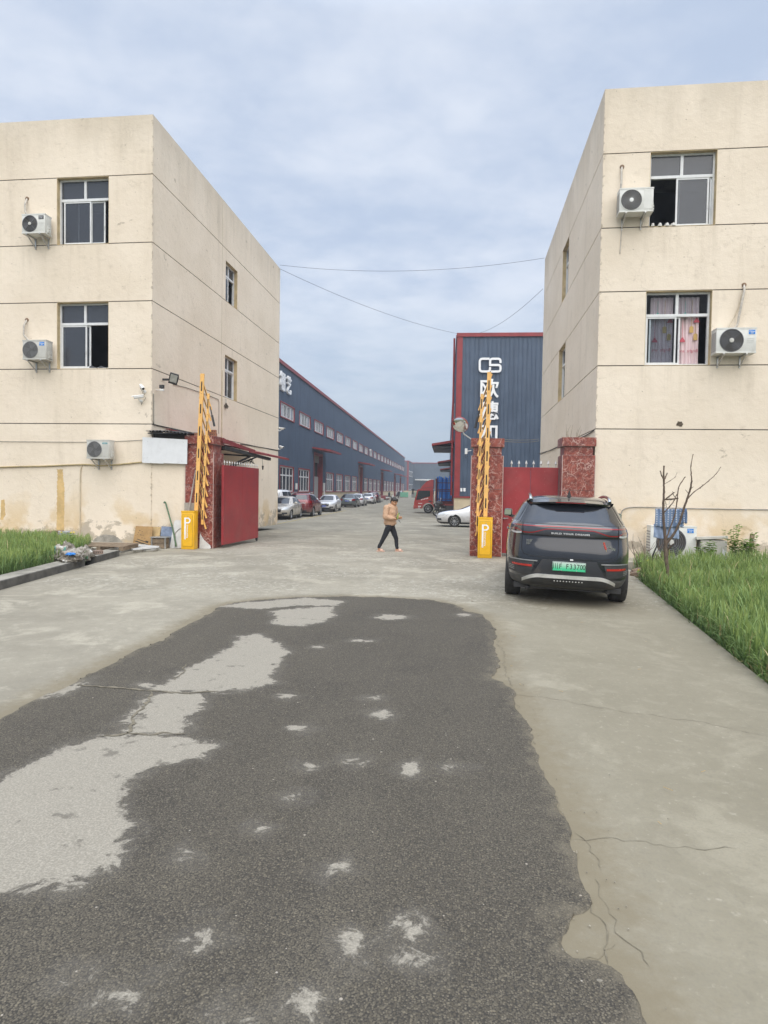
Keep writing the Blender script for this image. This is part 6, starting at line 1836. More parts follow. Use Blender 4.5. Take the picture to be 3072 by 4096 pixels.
# logo and lettering on the gable: strokes in photo pixels turned into metres on the wall
inv = wr.matrix_basis.copy()
def gable(xp, yp):
    """photo pixel -> local gable coords"""
    o = wr.location; ang = math.atan2(0.0247, 0.9997)
    d = _ray(xp, yp); c, s_ = math.cos(ang), math.sin(ang)
    nrm = np.array([s_, -c, 0]); t_ = nrm @ (np.array([o.x, o.y, o.z]) - [0, 0, CAM_H]) / (nrm @ d)
    p = d * t_ + [0, 0, CAM_H]
    q = p - [o.x, o.y, 0]
    return (c * q[0] + s_ * q[1], p[2])
def zc(x, y): return gable(1880 + x / 5.82, 1400 + y / 5.82)
def stroke(m, pts, wid, y0, y1):
    P_ = [Vector((a, 0, b)) for a, b in pts]
    L_, R_ = [], []
    for i, p in enumerate(P_):
        if i == 0: d = P_[1] - p
        elif i == len(P_) - 1: d = p - P_[i - 1]
        else: d = (P_[i + 1] - p).normalized() + (p - P_[i - 1]).normalized()
        d.normalize(); s_ = Vector((-d.z, 0, d.x))
        k = 1.0
        if 0 < i < len(P_) - 1:
            c_ = (P_[i + 1] - p).normalized().dot(s_); k = 1 / max(0.6, math.sqrt(max(0.01, 1 - c_ * c_)))
        L_.append(p + s_ * wid / 2 * k); R_.append(p - s_ * wid / 2 * k)
    for i in range(len(P_) - 1):
        q = [L_[i], L_[i + 1], R_[i + 1], R_[i]]
        vs = [(v.x, y0, v.z) for v in q] + [(v.x, y1, v.z) for v in q]
        m.add(vs, [(0, 1, 2, 3), (7, 6, 5, 4), (0, 4, 5, 1), (1, 5, 6, 2), (2, 6, 7, 3), (3, 7, 4, 0)])
def rounded(pts, r, n=4):
    out = [pts[0]]
    for i in range(1, len(pts) - 1):
        a, b, c = Vector(pts[i - 1]), Vector(pts[i]), Vector(pts[i + 1])
        d0 = (a - b).normalized(); d1 = (c - b).normalized()
        p0, p1 = b + d0 * r, b + d1 * r
        for k in range(n + 1):
            t_ = k / n
            out.append(tuple(p0 * (1 - t_) ** 2 + b * 2 * t_ * (1 - t_) + p1 * t_ ** 2))
    out.append(pts[-1])
    return out
Cp = rounded([(450, 217), (224, 217), (222, 512), (462, 512), (462, 410)], 70)
Sp = rounded([(706, 315), (706, 217), (464, 217), (464, 363), (706, 363), (704, 512), (478, 512)], 62)
Sp = rounded([(706, 315), (706, 217), (464, 217), (464, 362)], 62) + rounded([(464, 362), (706, 362), (704, 512), (478, 512)], 60)[0:]
m = MB(); stroke(m, [zc(*p) for p in Cp], 0.145, -0.22, -0.10); m.build('logo_stroke', MLETTER, wr, fix=True)
m = MB(); stroke(m, [zc(*p) for p in Sp[:Sp.index((464, 362)) + 1]], 0.145, -0.221, -0.10); stroke(m, [zc(*p) for p in rounded([(440, 362), (706, 362), (704, 512), (478, 512)], 58)], 0.145, -0.2205, -0.10); m.build('logo_stroke', MLETTER, wr, fix=True)
for ch, yy in (('欧', 937), ('穗', 1455), ('和', 1975)):
    x, z = zc(440, yy)
    lettering(ch, 1.36, MLETTER, wr, (x, -0.16, z), (R(90), 0, 0), 0.06, bold=0.026, name='sign_letter')
rr = random.Random(12)
for (a, b, c, d) in ((1841.5, 1952, 1850, 1966), (1853.5, 1952, 1863, 1966)):
    x0, z1 = gable(a, b); x1, z0 = gable(c, d)
    pts = [(x0, z0), (x0 + 0.06, z0 + 0.02), (x0 + 0.09, z0 - 0.03), (x1, z0 + 0.05), (x1 - 0.03, (z0 + z1) / 2), (x1, z1 - 0.04), (x1 - 0.05, z1), (x0, z1)]
    m = MB(); m.prism(pts, 0.006, None, lambda u, v, w: (u, -0.046 + w, v)); m.build('torn_notice', MLETTER, wr, fix=True)

# --- far blocks closing the yard
MCLADF = mat_cladding('blue_steel_cladding_hazed', (0.075, 0.10, 0.135), (0.10, 0.13, 0.165))  # paler, greyer than the near cladding: distance haze put into the colour
def far_block(label, x0, x1, y0, y1, z):
    t = thing('warehouse', label, 'warehouse', (x0, y0, 0))
    W_, D_ = x1 - x0, y1 - y0
    n = int(W_ / 3) + 1
    me_ = ribbed_mesh('cladding_panel', W_ / n - 0.01, z - 1.4, 0.45, 0.08, MCLADF)
    for k in range(n): obj('cladding_panel', me_, t, (k * W_ / n, 0, 1.4))
    n2 = max(1, int(D_ / 4)); me2 = ribbed_mesh('cladding_panel', D_ / n2 - 0.01, z - 1.4, 0.45, 0.08, MCLADF)
    for k in range(n2): obj('cladding_panel', me2, t, (W_, k * D_ / n2, 1.4), (0, 0, R(90)))
    m = MB(); m.box(0.05, 0.06, -0.4, W_ - 0.06, D_, z); m.build('core', MCLADF, t)
    m = MB(); m.box(-0.05, -0.05, -0.4, W_ + 0.05, 0.05, 1.38); m.box(W_ - 0.05, 0.05, -0.4, W_ + 0.05, D_, 1.38); m.build('plinth', MCREAMP, t)
    m = MB(); m.box(-0.2, -0.2, z, W_ + 0.2, D_, z + 0.35); m.build('roof_trim', MREDTRIM, t)
    return t, W_, D_
p = PY(1634, 1846, 250)
fb, W_, D_ = far_block('distant blue warehouse with a red corner beyond the long left one', p.x - 30, p.x, 250, 275, p.z)
m = MB(); m.box(W_ - 0.5, -0.12, 1.4, W_ + 0.12, 0.3, p.z + 0.3); m.build('corner_trim', MREDTRIM, fb)
for k in range(3):
    for z0, z1 in ((1.6, 4.0), (7.0, 9.2)):
        m = MB(); m.box(W_ + 0.1, 2.5 + 6.5 * k, z0, W_ + 0.16, 7.0 + 6.5 * k, z1); w_ = m.build('window', MWHITE, fb)
        m = MB(); m.box(W_ + 0.165, 2.9 + 6.5 * k, z0 + 0.3, W_ + 0.18, 6.6 + 6.5 * k, z1 - 0.3); m.build('pane', MGLASSD, w_)
p2 = PY(1640, 1853, 276); p3 = PY(1850, 1853, 276)
fb2, W_, D_ = far_block('distant grey-blue warehouse closing the end of the yard', p2.x, p3.x + 10, 276, 300, p2.z)
u = PY(1690, 1920, 276).x - p2.x
m = MB(); m.box(u - 3, -2.0, 5.8, u + 4.5, 0, 6.3); m.build('canopy', MWHITEP, fb2)
m = MB(); m.box(u - 1, -0.2, 1.0 - 1.2, u + 3.2, -0.1, 5.4); m.build('door', MDARK, fb2)
# ================================================================== vehicles
def pchip(xs_, ys_, n):
    """monotone interpolation of control rows to n rows (parameter = row index)"""
    xs_ = np.asarray(xs_, float); ys_ = np.asarray(ys_, float)
    h = np.diff(xs_); dl = np.diff(ys_) / h
    d = np.zeros(len(xs_))
    for i in range(1, len(xs_) - 1):
        if dl[i - 1] * dl[i] > 0:
            w1, w2 = 2 * h[i] + h[i - 1], h[i] + 2 * h[i - 1]
            d[i] = (w1 + w2) / (w1 / dl[i - 1] + w2 / dl[i])
    d[0], d[-1] = dl[0], dl[-1]
    q = np.linspace(xs_[0], xs_[-1], n)
    k = np.clip(np.searchsorted(xs_, q, 'right') - 1, 0, len(h) - 1)
    t = (q - xs_[k]) / h[k]
    return (ys_[k] * (1 + 2 * t) * (1 - t) ** 2 + d[k] * h[k] * t * (1 - t) ** 2 + ys_[k + 1] * t * t * (3 - 2 * t) + d[k + 1] * h[k] * t * t * (t - 1))

class Shell:
    """car body as stacked rounded plan outlines. rows: (z, rear y, front y, half width, squareness)"""
    def __init__(s, rows, n=64, m=88):
        rows = np.array(rows, float)
        i = np.arange(len(rows))
        s.z, s.yr, s.yf, s.w, s.n = [pchip(i, rows[:, k], n) for k in range(5)]
        s.N, s.M = n, m
        s.yc = (s.yr + s.yf) / 2; s.L = (s.yf - s.yr) / 2
    def at(s, z):
        f = lambda a: float(np.interp(z, s.z, a))
        return f(s.w), f(s.yc), f(s.L), f(s.n)
    def side(s, y, z, sg=1, off=0.006):
        w, yc, L, n = s.at(z)
        q = min(0.999, abs((y - yc) / L))
        return (sg * (w * (1 - q ** n) ** (1 / n) + off), y, z)
    def rear(s, x, z, off=0.006):
        w, yc, L, n = s.at(z)
        q = min(0.995, abs(x / w))
        return (x, yc - L * (1 - q ** n) ** (1 / n) - off, z)
    def front(s, x, z, off=0.006):
        w, yc, L, n = s.at(z)
        q = min(0.995, abs(x / w))
        return (x, yc + L * (1 - q ** n) ** (1 / n) + off, z)
    def mesh(s, name, mats, pick):
        m = MB()
        for k in range(s.N):
            for j in range(s.M):
                a = 2 * math.pi * j / s.M
                ca, sa = math.cos(a), math.sin(a)
                e = 2.0 / s.n[k]
                m.v.append((s.w[k] * math.copysign(abs(ca) ** e, ca), s.yc[k] + s.L[k] * math.copysign(abs(sa) ** e, sa), s.z[k]))
        for k in range(s.N - 1):
            for j in range(s.M):
                f = (k * s.M + j, k * s.M + (j + 1) % s.M, (k + 1) * s.M + (j + 1) % s.M, (k + 1) * s.M + j)
                m.f.append(f); m.m.append(pick(s.z[k]))
        m.f.append(tuple(reversed(range(s.M)))); m.m.append(pick(0))
        m.f.append(tuple(range((s.N - 1) * s.M, s.N * s.M))); m.m.append(0)
        return m.mesh(name, mats)
def patch(fn, lo, hi, t0, t1, nu=10, nv=6):
    """surface patch: fn(a, t); a runs lo(t)..hi(t)"""
    m = MB()
    m.grid(lambda u, v: fn(lo(t0 + (t1 - t0) * v) * (1 - u) + hi(t0 + (t1 - t0) * v) * u, t0 + (t1 - t0) * v), nu, nv)
    return m
def lin(a, b, t0, t1): return lambda t: a + (b - a) * (t - t0) / (t1 - t0)

WHEELS = {}
def wheel_meshes(r, w, spokes, key):
    if key in WHEELS: return WHEELS[key]
    m = MB(); h = w / 2
    m.lathe([(r * 0.66, -h * 0.9), (r * 0.80, -h), (r * 0.94, -h * 0.96), (r * 0.985, -h * 0.78), (r, -h * 0.6), (r, -h * 0.30), (r * 0.985, -h * 0.28), (r * 0.985, -h * 0.2), (r, -h * 0.18), (r, h * 0.18), (r * 0.985, h * 0.2), (r * 0.985, h * 0.28), (r, h * 0.30), (r, h * 0.6), (r * 0.985, h * 0.78), (r * 0.94, h * 0.96), (r * 0.80, h), (r * 0.66, h * 0.9)], 40, axis='X')
    tyre = m.mesh('wheel', MRUBBER, 35)
    m = MB()
    m.lathe([(r * 0.68, -h * 0.9), (r * 0.66, -h * 0.6), (r * 0.62, h * 0.3), (r * 0.62, h * 0.7), (r * 0.68, h * 0.93), (r * 0.66, h * 0.95), (r * 0.60, h * 0.72)], 36, axis='X')
    for k in range(spokes):
        for q in ((-0.08, 0.08) if spokes < 7 else (0.0,)):
            a = 2 * math.pi * k / spokes
            a1, a2 = a + q * 0.6, a + q * 2.4
            p, b = Vector((h * 0.72, math.cos(a1) * r * 0.1, math.sin(a1) * r * 0.1)), Vector((h * 0.80, math.cos(a2) * r * 0.63, math.sin(a2) * r * 0.63))
            m.bar(p, b, r * 0.075, h * 0.25, up=(1, 0, 0))
    m.lathe([(r * 0.16, h * 0.5), (r * 0.16, h * 0.84), (r * 0.12, h * 0.9), (0.001, h * 0.9)], 16, axis='X')
    rim = m.mesh('rim', simple('alloy_' + key, (0.46, 0.47, 0.48), 0.28, 0.8, dirt=0.3), 40)
    m = MB(); m.lathe([(0.001, h * 0.1), (r * 0.62, h * 0.1)], 30, axis='X'); brake = m.mesh('brake_disc', MBLACKM)
    WHEELS[key] = (tyre, rim, brake)
    return WHEELS[key]
def add_wheels(t, ax, yfr, yrr, r, w, spokes, key, steer=0.0):
    ty, ri, br = wheel_meshes(r, w, spokes, key)
    for y in (yfr, yrr):
        for sg in (-1, 1):
            o = obj('wheel', ty, t, (sg * ax, y, r), (0, 0, 0 if sg > 0 else math.pi))
            obj('rim', ri, o); obj('brake_disc', br, o)
def cut_arches(body, ax, yfr, yrr, r, depth=0.36):
    m = MB()
    for y in (yfr, yrr):
        for sg in (-1, 1):
            m.cyl((sg * (ax - depth), y, r), (sg * (ax + 0.6), y, r), r * 1.13, 36)
    me = m.mesh('cutter', MBLACKM)
    bm = bmesh.new(); bm.from_mesh(me); bmesh.ops.recalc_face_normals(bm, faces=bm.faces); bm.to_mesh(me); bm.free()
    c = obj('cutter', me)
    md = body.modifiers.new('arches', 'BOOLEAN'); md.operation = 'DIFFERENCE'; md.object = c; md.solver = 'EXACT'; md.material_mode = 'TRANSFER'
    c.matrix_world = body.matrix_world.copy()
    bpy.context.view_layer.update()
    apply_mods(body)
    bpy.data.objects.remove(c)
    for p in body.data.polygons: p.use_smooth = True
    body.data.set_sharp_from_angle(angle=R(32))
MRED_L = simple('tail_red', (0.24, 0.008, 0.010), 0.15, coat=1.0, var=0.05)
MLAMP = simple('lamp_clear', (0.55, 0.57, 0.58), 0.12, coat=1.0, var=0.08)
MLAMPD = simple('lamp_dark', (0.04, 0.042, 0.05), 0.1, coat=1.0)
MCHROME = simple('chrome', (0.62, 0.63, 0.64), 0.15, 0.95, var=0.05)
MBLKP = simple('black_plastic', (0.035, 0.035, 0.036), 0.6, var=0.2, dirt=0.3, dirtcol=(0.10, 0.095, 0.085))
MSEAM = simple('seam', (0.012, 0.012, 0.012), 0.8)

SEDAN = dict(rows=[(0.17, -2.15, 2.15, 0.80, 5), (0.24, -2.30, 2.28, 0.865, 5), (0.42, -2.36, 2.36, 0.90, 5), (0.60, -2.37, 2.36, 0.915, 4.8), (0.72, -2.36, 2.27, 0.91, 4.6), (0.82, -2.34, 2.0, 0.90, 4.4), (0.90, -2.31, 1.55, 0.885, 4.2),
                   (0.95, -2.26, 1.15, 0.87, 4.0), (1.01, -2.10, 0.98, 0.84, 4.0), (1.08, -1.85, 0.82, 0.80, 3.8), (1.22, -1.52, 0.50, 0.725, 3.6), (1.34, -1.22, 0.20, 0.645, 3.4), (1.41, -0.98, -0.05, 0.56, 3.2), (1.45, -0.7, -0.25, 0.38, 3), (1.46, -0.55, -0.40, 0.15, 2.5)],
             belt=0.97, roof=1.36, ax=0.77, yf=1.35, yr=-1.33, r=0.325, tail=(0.74, 0.92), head=(0.62, 0.78), rw=(1.03, 1.36), fw=(0.98, 1.36))
SUVG = dict(rows=[(0.22, -2.05, 2.10, 0.82, 5), (0.32, -2.22, 2.25, 0.89, 5), (0.55, -2.27, 2.30, 0.925, 5), (0.78, -2.26, 2.28, 0.93, 4.8), (0.92, -2.24, 2.15, 0.925, 4.6), (1.02, -2.21, 1.75, 0.91, 4.4), (1.08, -2.18, 1.25, 0.895, 4.2),
                  (1.16, -2.12, 1.0, 0.86, 4.2), (1.32, -1.98, 0.68, 0.79, 4), (1.48, -1.84, 0.36, 0.72, 3.8), (1.58, -1.74, 0.12, 0.64, 3.6), (1.64, -1.5, -0.1, 0.48, 3), (1.66, -1.1, -0.4, 0.2, 2.5)],
            belt=1.12, roof=1.53, ax=0.79, yf=1.38, yr=-1.30, r=0.355, tail=(0.95, 1.12), head=(0.80, 0.96), rw=(1.20, 1.52), fw=(1.12, 1.52))
VANG = dict(rows=[(0.20, -2.15, 2.05, 0.78, 5.5), (0.32, -2.25, 2.18, 0.82, 6), (0.60, -2.28, 2.24, 0.845, 6), (0.90, -2.28, 2.20, 0.85, 6), (1.05, -2.27, 1.95, 0.845, 5.5), (1.12, -2.27, 1.65, 0.84, 5.5), (1.30, -2.25, 1.38, 0.815, 5.5), (1.60, -2.2, 1.02, 0.765, 5.5), (1.78, -2.15, 0.72, 0.70, 5), (1.86, -2.0, 0.4, 0.56, 4), (1.88, -1.7, 0.1, 0.3, 3)],
            belt=1.08, roof=1.72, ax=0.73, yf=1.30, yr=-1.25, r=0.32, tail=(0.75, 1.15), head=(0.78, 0.98), rw=(1.12, 1.65), fw=(1.12, 1.68))
BODY_CACHE = {}
def car(label, spec, paint, loc, heading, cat='car', group='parked cars', plate='川F·2K88', rails=False, grille=False, key=None, spokes=5, plate_col=None, wheel_key=None):
    """heading: direction vector the nose points to"""
    S = spec
    sh = Shell(S['rows'], 46, 64)
    t = thing('parked_car', label, cat, loc, math.atan2(heading[1], heading[0]) - math.pi / 2, group)
    kk = id(S)
    if kk not in BODY_CACHE:
        me = sh.mesh('body', [paint, MBLKP], lambda z: 1 if z < S['rows'][1][0] else 0)
        b = obj('body', me)
        cut_arches(b, S['ax'] + 0.10, S['yf'], S['yr'], S['r'])
        BODY_CACHE[kk] = b.data
        COL.objects.unlink(b); bpy.data.objects.remove(b)
    me = BODY_CACHE[kk].copy(); me.materials[0] = paint
    b = obj('body', me, t)
    add_wheels(t, S['ax'], S['yf'], S['yr'], S['r'], 0.21, spokes, wheel_key or 'car%d_%d' % (int(S['r'] * 1000), spokes))
    # glass
    z0, z1 = S['belt'], S['roof']
    for sg in (-1, 1):
        fs_ = lambda y, z: sh.side(y, z, sg)
        w0, yc0, L0, _ = sh.at(z0); w1, yc1, L1, _ = sh.at(z1)
        ya0, yb0 = yc0 - L0 * 0.80, yc0 + L0 * 0.80
        ya1, yb1 = yc1 - L1 * 0.74, yc1 + L1 * 0.72
        ym = 0.5 * (yc0 + yc1) - 0.02
        patch(fs_, lin(ym + 0.04, ym + 0.04, z0, z1), lin(yb0 - 0.18, yb1, z0, z1), z0 + 0.03, z1, 8, 6).build('side_window', MCARGLASS, t, smooth=180)
        patch(fs_, lin(ya0 + 0.16, ya1, z0, z1), lin(ym - 0.04, ym - 0.04, z0, z1), z0 + 0.03, z1, 8, 6).build('side_window', MCARGLASS, t, smooth=180)
        # mirrors
        m = MB(); yq = yb0 - 0.30; p = sh.side(yq, z0, sg, 0)
        m.ball((p[0] + sg * 0.11, yq, z0 + 0.07), (0.10, 0.055, 0.07), 12, 8); m.bar((p[0] - sg * 0.02, yq, z0 + 0.02), (p[0] + sg * 0.1, yq, z0 + 0.04), 0.04)
        m.build('wing_mirror', paint, t, smooth=60)
        # door seams and handles
        m = MB()
        for yy in (ym, ym + 1.02, ym - 0.95):
            pts = [sh.side(yy + 0.03 * math.sin(k), S['rows'][1][0] + 0.10 + (z0 - S['rows'][1][0] - 0.1) * k / 6, sg, 0.002) for k in range(7)]
            m.tube(pts, 0.005, 4)
        m.build('door_seam', MSEAM, t)
        for yy in (ym + 0.22, ym - 0.75):
            m = MB(); p = sh.side(yy, z0 - 0.12, sg, 0.01); q = sh.side(yy - 0.17, z0 - 0.12, sg, 0.01); m.bar(p, q, 0.025, 0.02); m.build('door_handle', MCHROME, t)
    r0, r1 = S['rw']; f0, f1 = S['fw']
    wr_ = lambda z: 0.80 * sh.at(z)[0]
    patch(sh.rear, lambda z: -wr_(z), wr_, r0, r1, 12, 8).build('rear_window', MCARGLASS, t, smooth=180)
    wf_ = lambda z: 0.82 * sh.at(z)[0]
    patch(sh.front, lambda z: -wf_(z), wf_, f0, f1, 12, 8).build('windscreen', MCARGLASS, t, smooth=180)
    # lamps
    a, c = S['tail']
    for sg in (-1, 1):
        w = sh.at((a + c) / 2)[0]
        patch(lambda x, z: sh.rear(sg * x, z, 0.008), lambda z: w * 0.52 + (z - a) * 0.2, lambda z: w * 0.985, a, c, 10, 5).build('tail_light', MRED_L, t, smooth=180)
        a2, c2 = S['head']
        w = sh.at((a2 + c2) / 2)[0]
        patch(lambda x, z: sh.front(sg * x, z, 0.008), lambda z: w * (0.50 + 0.9 * (z - a2)), lambda z: w * 0.985, a2, c2, 10, 5).build('headlight', MLAMP, t, smooth=180)
        zf_ = S['rows'][1][0] + 0.12
        patch(lambda x, z: sh.front(sg * x, z, 0.008), lambda z: 0.50, lambda z: 0.78, zf_, zf_ + 0.11, 6, 3).build('fog_lamp', MLAMPD, t, smooth=180)
    zg0, zg1 = S['head'][0] - 0.14, S['head'][1] - 0.04
    g = patch(sh.front, lambda z: -0.42 - 0.3 * (z - zg0), lambda z: 0.42 + 0.3 * (z - zg0), zg0, zg1, 10, 4).build('grille', MBLKP, t, smooth=180)
    m = MB()
    for k in range(9):
        x = -0.36 + 0.09 * k; m.tube([sh.front(x, zg0 + (zg1 - zg0) * q, 0.014) for q in (0.08, 0.5, 0.95)], 0.007 if grille else 0.004, 5)
    m.build('grille_bars', MCHROME if grille else MBLACKM, g)
    m = MB(); p = sh.front(0, (zg0 + zg1) / 2, 0.02); m.cyl(p, (p[0], p[1] + 0.02, p[2]), 0.06, 16); m.build('emblem', MCHROME, g)
    zf_ = S['rows'][1][0]
    patch(sh.front, lambda z: -0.62, lambda z: 0.62, zf_ + 0.02, zf_ + 0.13, 10, 3).build('air_intake', MBLKP, t, smooth=180)
    patch(sh.rear, lambda z: -0.70, lambda z: 0.70, zf_ + 0.0, zf_ + 0.14, 10, 3).build('rear_valance', MBLKP, t, smooth=180)
    for fn, zz, sg in ((sh.front, zf_ + 0.25, 1), (sh.rear, (S['tail'][0] - 0.04) if S is not SUVG else 0.78, -1)):
        p = fn(0, zz, 0.03)
        m = MB(); m.cbox(-0.22, p[1] - 0.006, zz - 0.07, 0.22, p[1] + 0.006, zz + 0.07, 0.004); pl = m.build('number_plate', plate_col or MPLATEBLUE, t)
        lettering(plate, 0.105, MLETTER, pl, (0, p[1] + sg * 0.008, zz), (R(90), 0, math.pi if sg > 0 else 0), 0.001)
    m = MB(); 
    p = [sh.rear(x, S['tail'][0] + 0.01, 0.012) for x in (-0.5, -0.25, 0, 0.25, 0.5)]; m.tube(p, 0.012, 6); m.build('boot_trim', MCHROME, t)
    if rails:
        for sg in (-1, 1):
            m = MB(); z = S['roof'] + 0.02
            pts = [(sg * 0.60, y, zz) for y, zz in ((-1.45, 1.575), (-1.3, 1.66), (-0.8, 1.69), (-0.2, 1.68), (0.0, 1.58))]
            m.tube(smooth_path(pts, 4), 0.018, 6); m.build('roof_rail', MCHROME, t)
    return t
def park(right_wheel_a, right_wheel_b, spec, front_first, side_right):
    """position from the two road-side wheel contacts; returns loc, heading"""
    a, b = Vector(right_wheel_a), Vector(right_wheel_b)
    return a, b
P_WHITE = mat_carpaint('paint_white', (0.80, 0.81, 0.83), 0.0, dust=0.05)
P_BEIGE = mat_carpaint('paint_champagne', (0.58, 0.54, 0.47), 0.2)
P_RED = mat_carpaint('paint_red', (0.165, 0.012, 0.014), 0.25)
P_TEAL = mat_carpaint('paint_teal_grey', (0.11, 0.15, 0.165), 0.4)
P_DRED = mat_carpaint('paint_dark_red', (0.115, 0.010, 0.014), 0.25)
def place(label, spec, paint, roadside, y_front_axle_side, toward, **k):
    """roadside: ground point (x, y) of one roadside wheel; toward: -1 nose to camera, +1 nose away; that wheel is 'front' or 'rear'"""
    hd = DW * toward
    right = Vector((hd.y, -hd.x, 0))
    side = right if right.x > 0 else -right
    yy = spec['yf'] if y_front_axle_side == 'front' else spec['yr']
    c = Vector((roadside[0], roadside[1], 0)) - side * (spec['ax'] + 0.08) - hd * yy
    return car(label, spec, paint, (c.x, c.y, gz(c.y)), (hd.x, hd.y), **k)
place('silver-beige sedan parked nose toward the gate beside the left building', SEDAN, P_BEIGE, (-10.74, 39.87), 'front', -1, plate='川F·6T25', spokes=5)
place('red SUV with roof rails parked behind the beige sedan', SUVG, P_RED, (-10.46, 44.82), 'rear', 1, cat='car', rails=True, plate='川F·9A31', spokes=5)
place('white sedan with upright chrome grille facing the camera', SEDAN, P_WHITE, (-10.89, 54.96), 'front', -1, grille=True, plate='川F·K3A6', spokes=9)
place('grey-teal sedan seen from behind in the parked row', SEDAN, P_TEAL, (-11.44, 69.2), 'rear', 1, plate='川F·55B7', spokes=9)
place('white sedan parked just beyond the grey-teal sedan', SEDAN, P_WHITE, (-11.60, 75.6), 'rear', 1, plate='川F·A118', spokes=5)
place('white sedan farther along the row in front of the dark red car', SEDAN, P_WHITE, (-12.04, 87.5), 'rear', 1, plate='川F·7H02', spokes=9)
place('dark red car at the far end of the parked row', SUVG, P_DRED, (-12.22, 94.04), 'rear', 1, plate='川F·D490', spokes=9)
place('white van half hidden by the end of the left building', VANG, P_WHITE, (-12.15, 43.6), 'rear', 1, cat='van', plate='川F·V126', spokes=9)
car('white sedan parked nose left behind the right gate pillar', SEDAN, P_WHITE, (-0.42 + 1.35, 36.45, gz(36.4)), (-1.0, 0.02), plate='川F·L706', spokes=10, wheel_key='car_ten')
fw_ = PY(1580, 1978, 190)
car('distant white car at the end of the yard', SUVG, P_WHITE, (-19.5 + 1.2, 188, YARD_Z), (0, -1), group='distant cars', plate='川F·0017')
# parking line
m = MB()
for a, b in (((-10.05, 33.0), (-10.62, 58.5)),):
    a, b = Vector((*a, 0)), Vector((*b, 0)); s_ = Vector((0.06, 0, 0))
    vs = []
    n = 20
    for k in range(n + 1):
        p = a.lerp(b, k / n); vs += [(p.x - 0.06, p.y, gz(p.y) + 0.004), (p.x + 0.06, p.y, gz(p.y) + 0.004)]
    m.add(vs, [(2 * k, 2 * k + 1, 2 * k + 3, 2 * k + 2) for k in range(n)])
tag(m.build('parking_line', simple('line_yellow_faded', (0.42, 0.33, 0.13), 0.9, var=0.2, dirt=0.5, dirtcol=(0.27, 0.25, 0.2), kind='pos')), kind='structure')

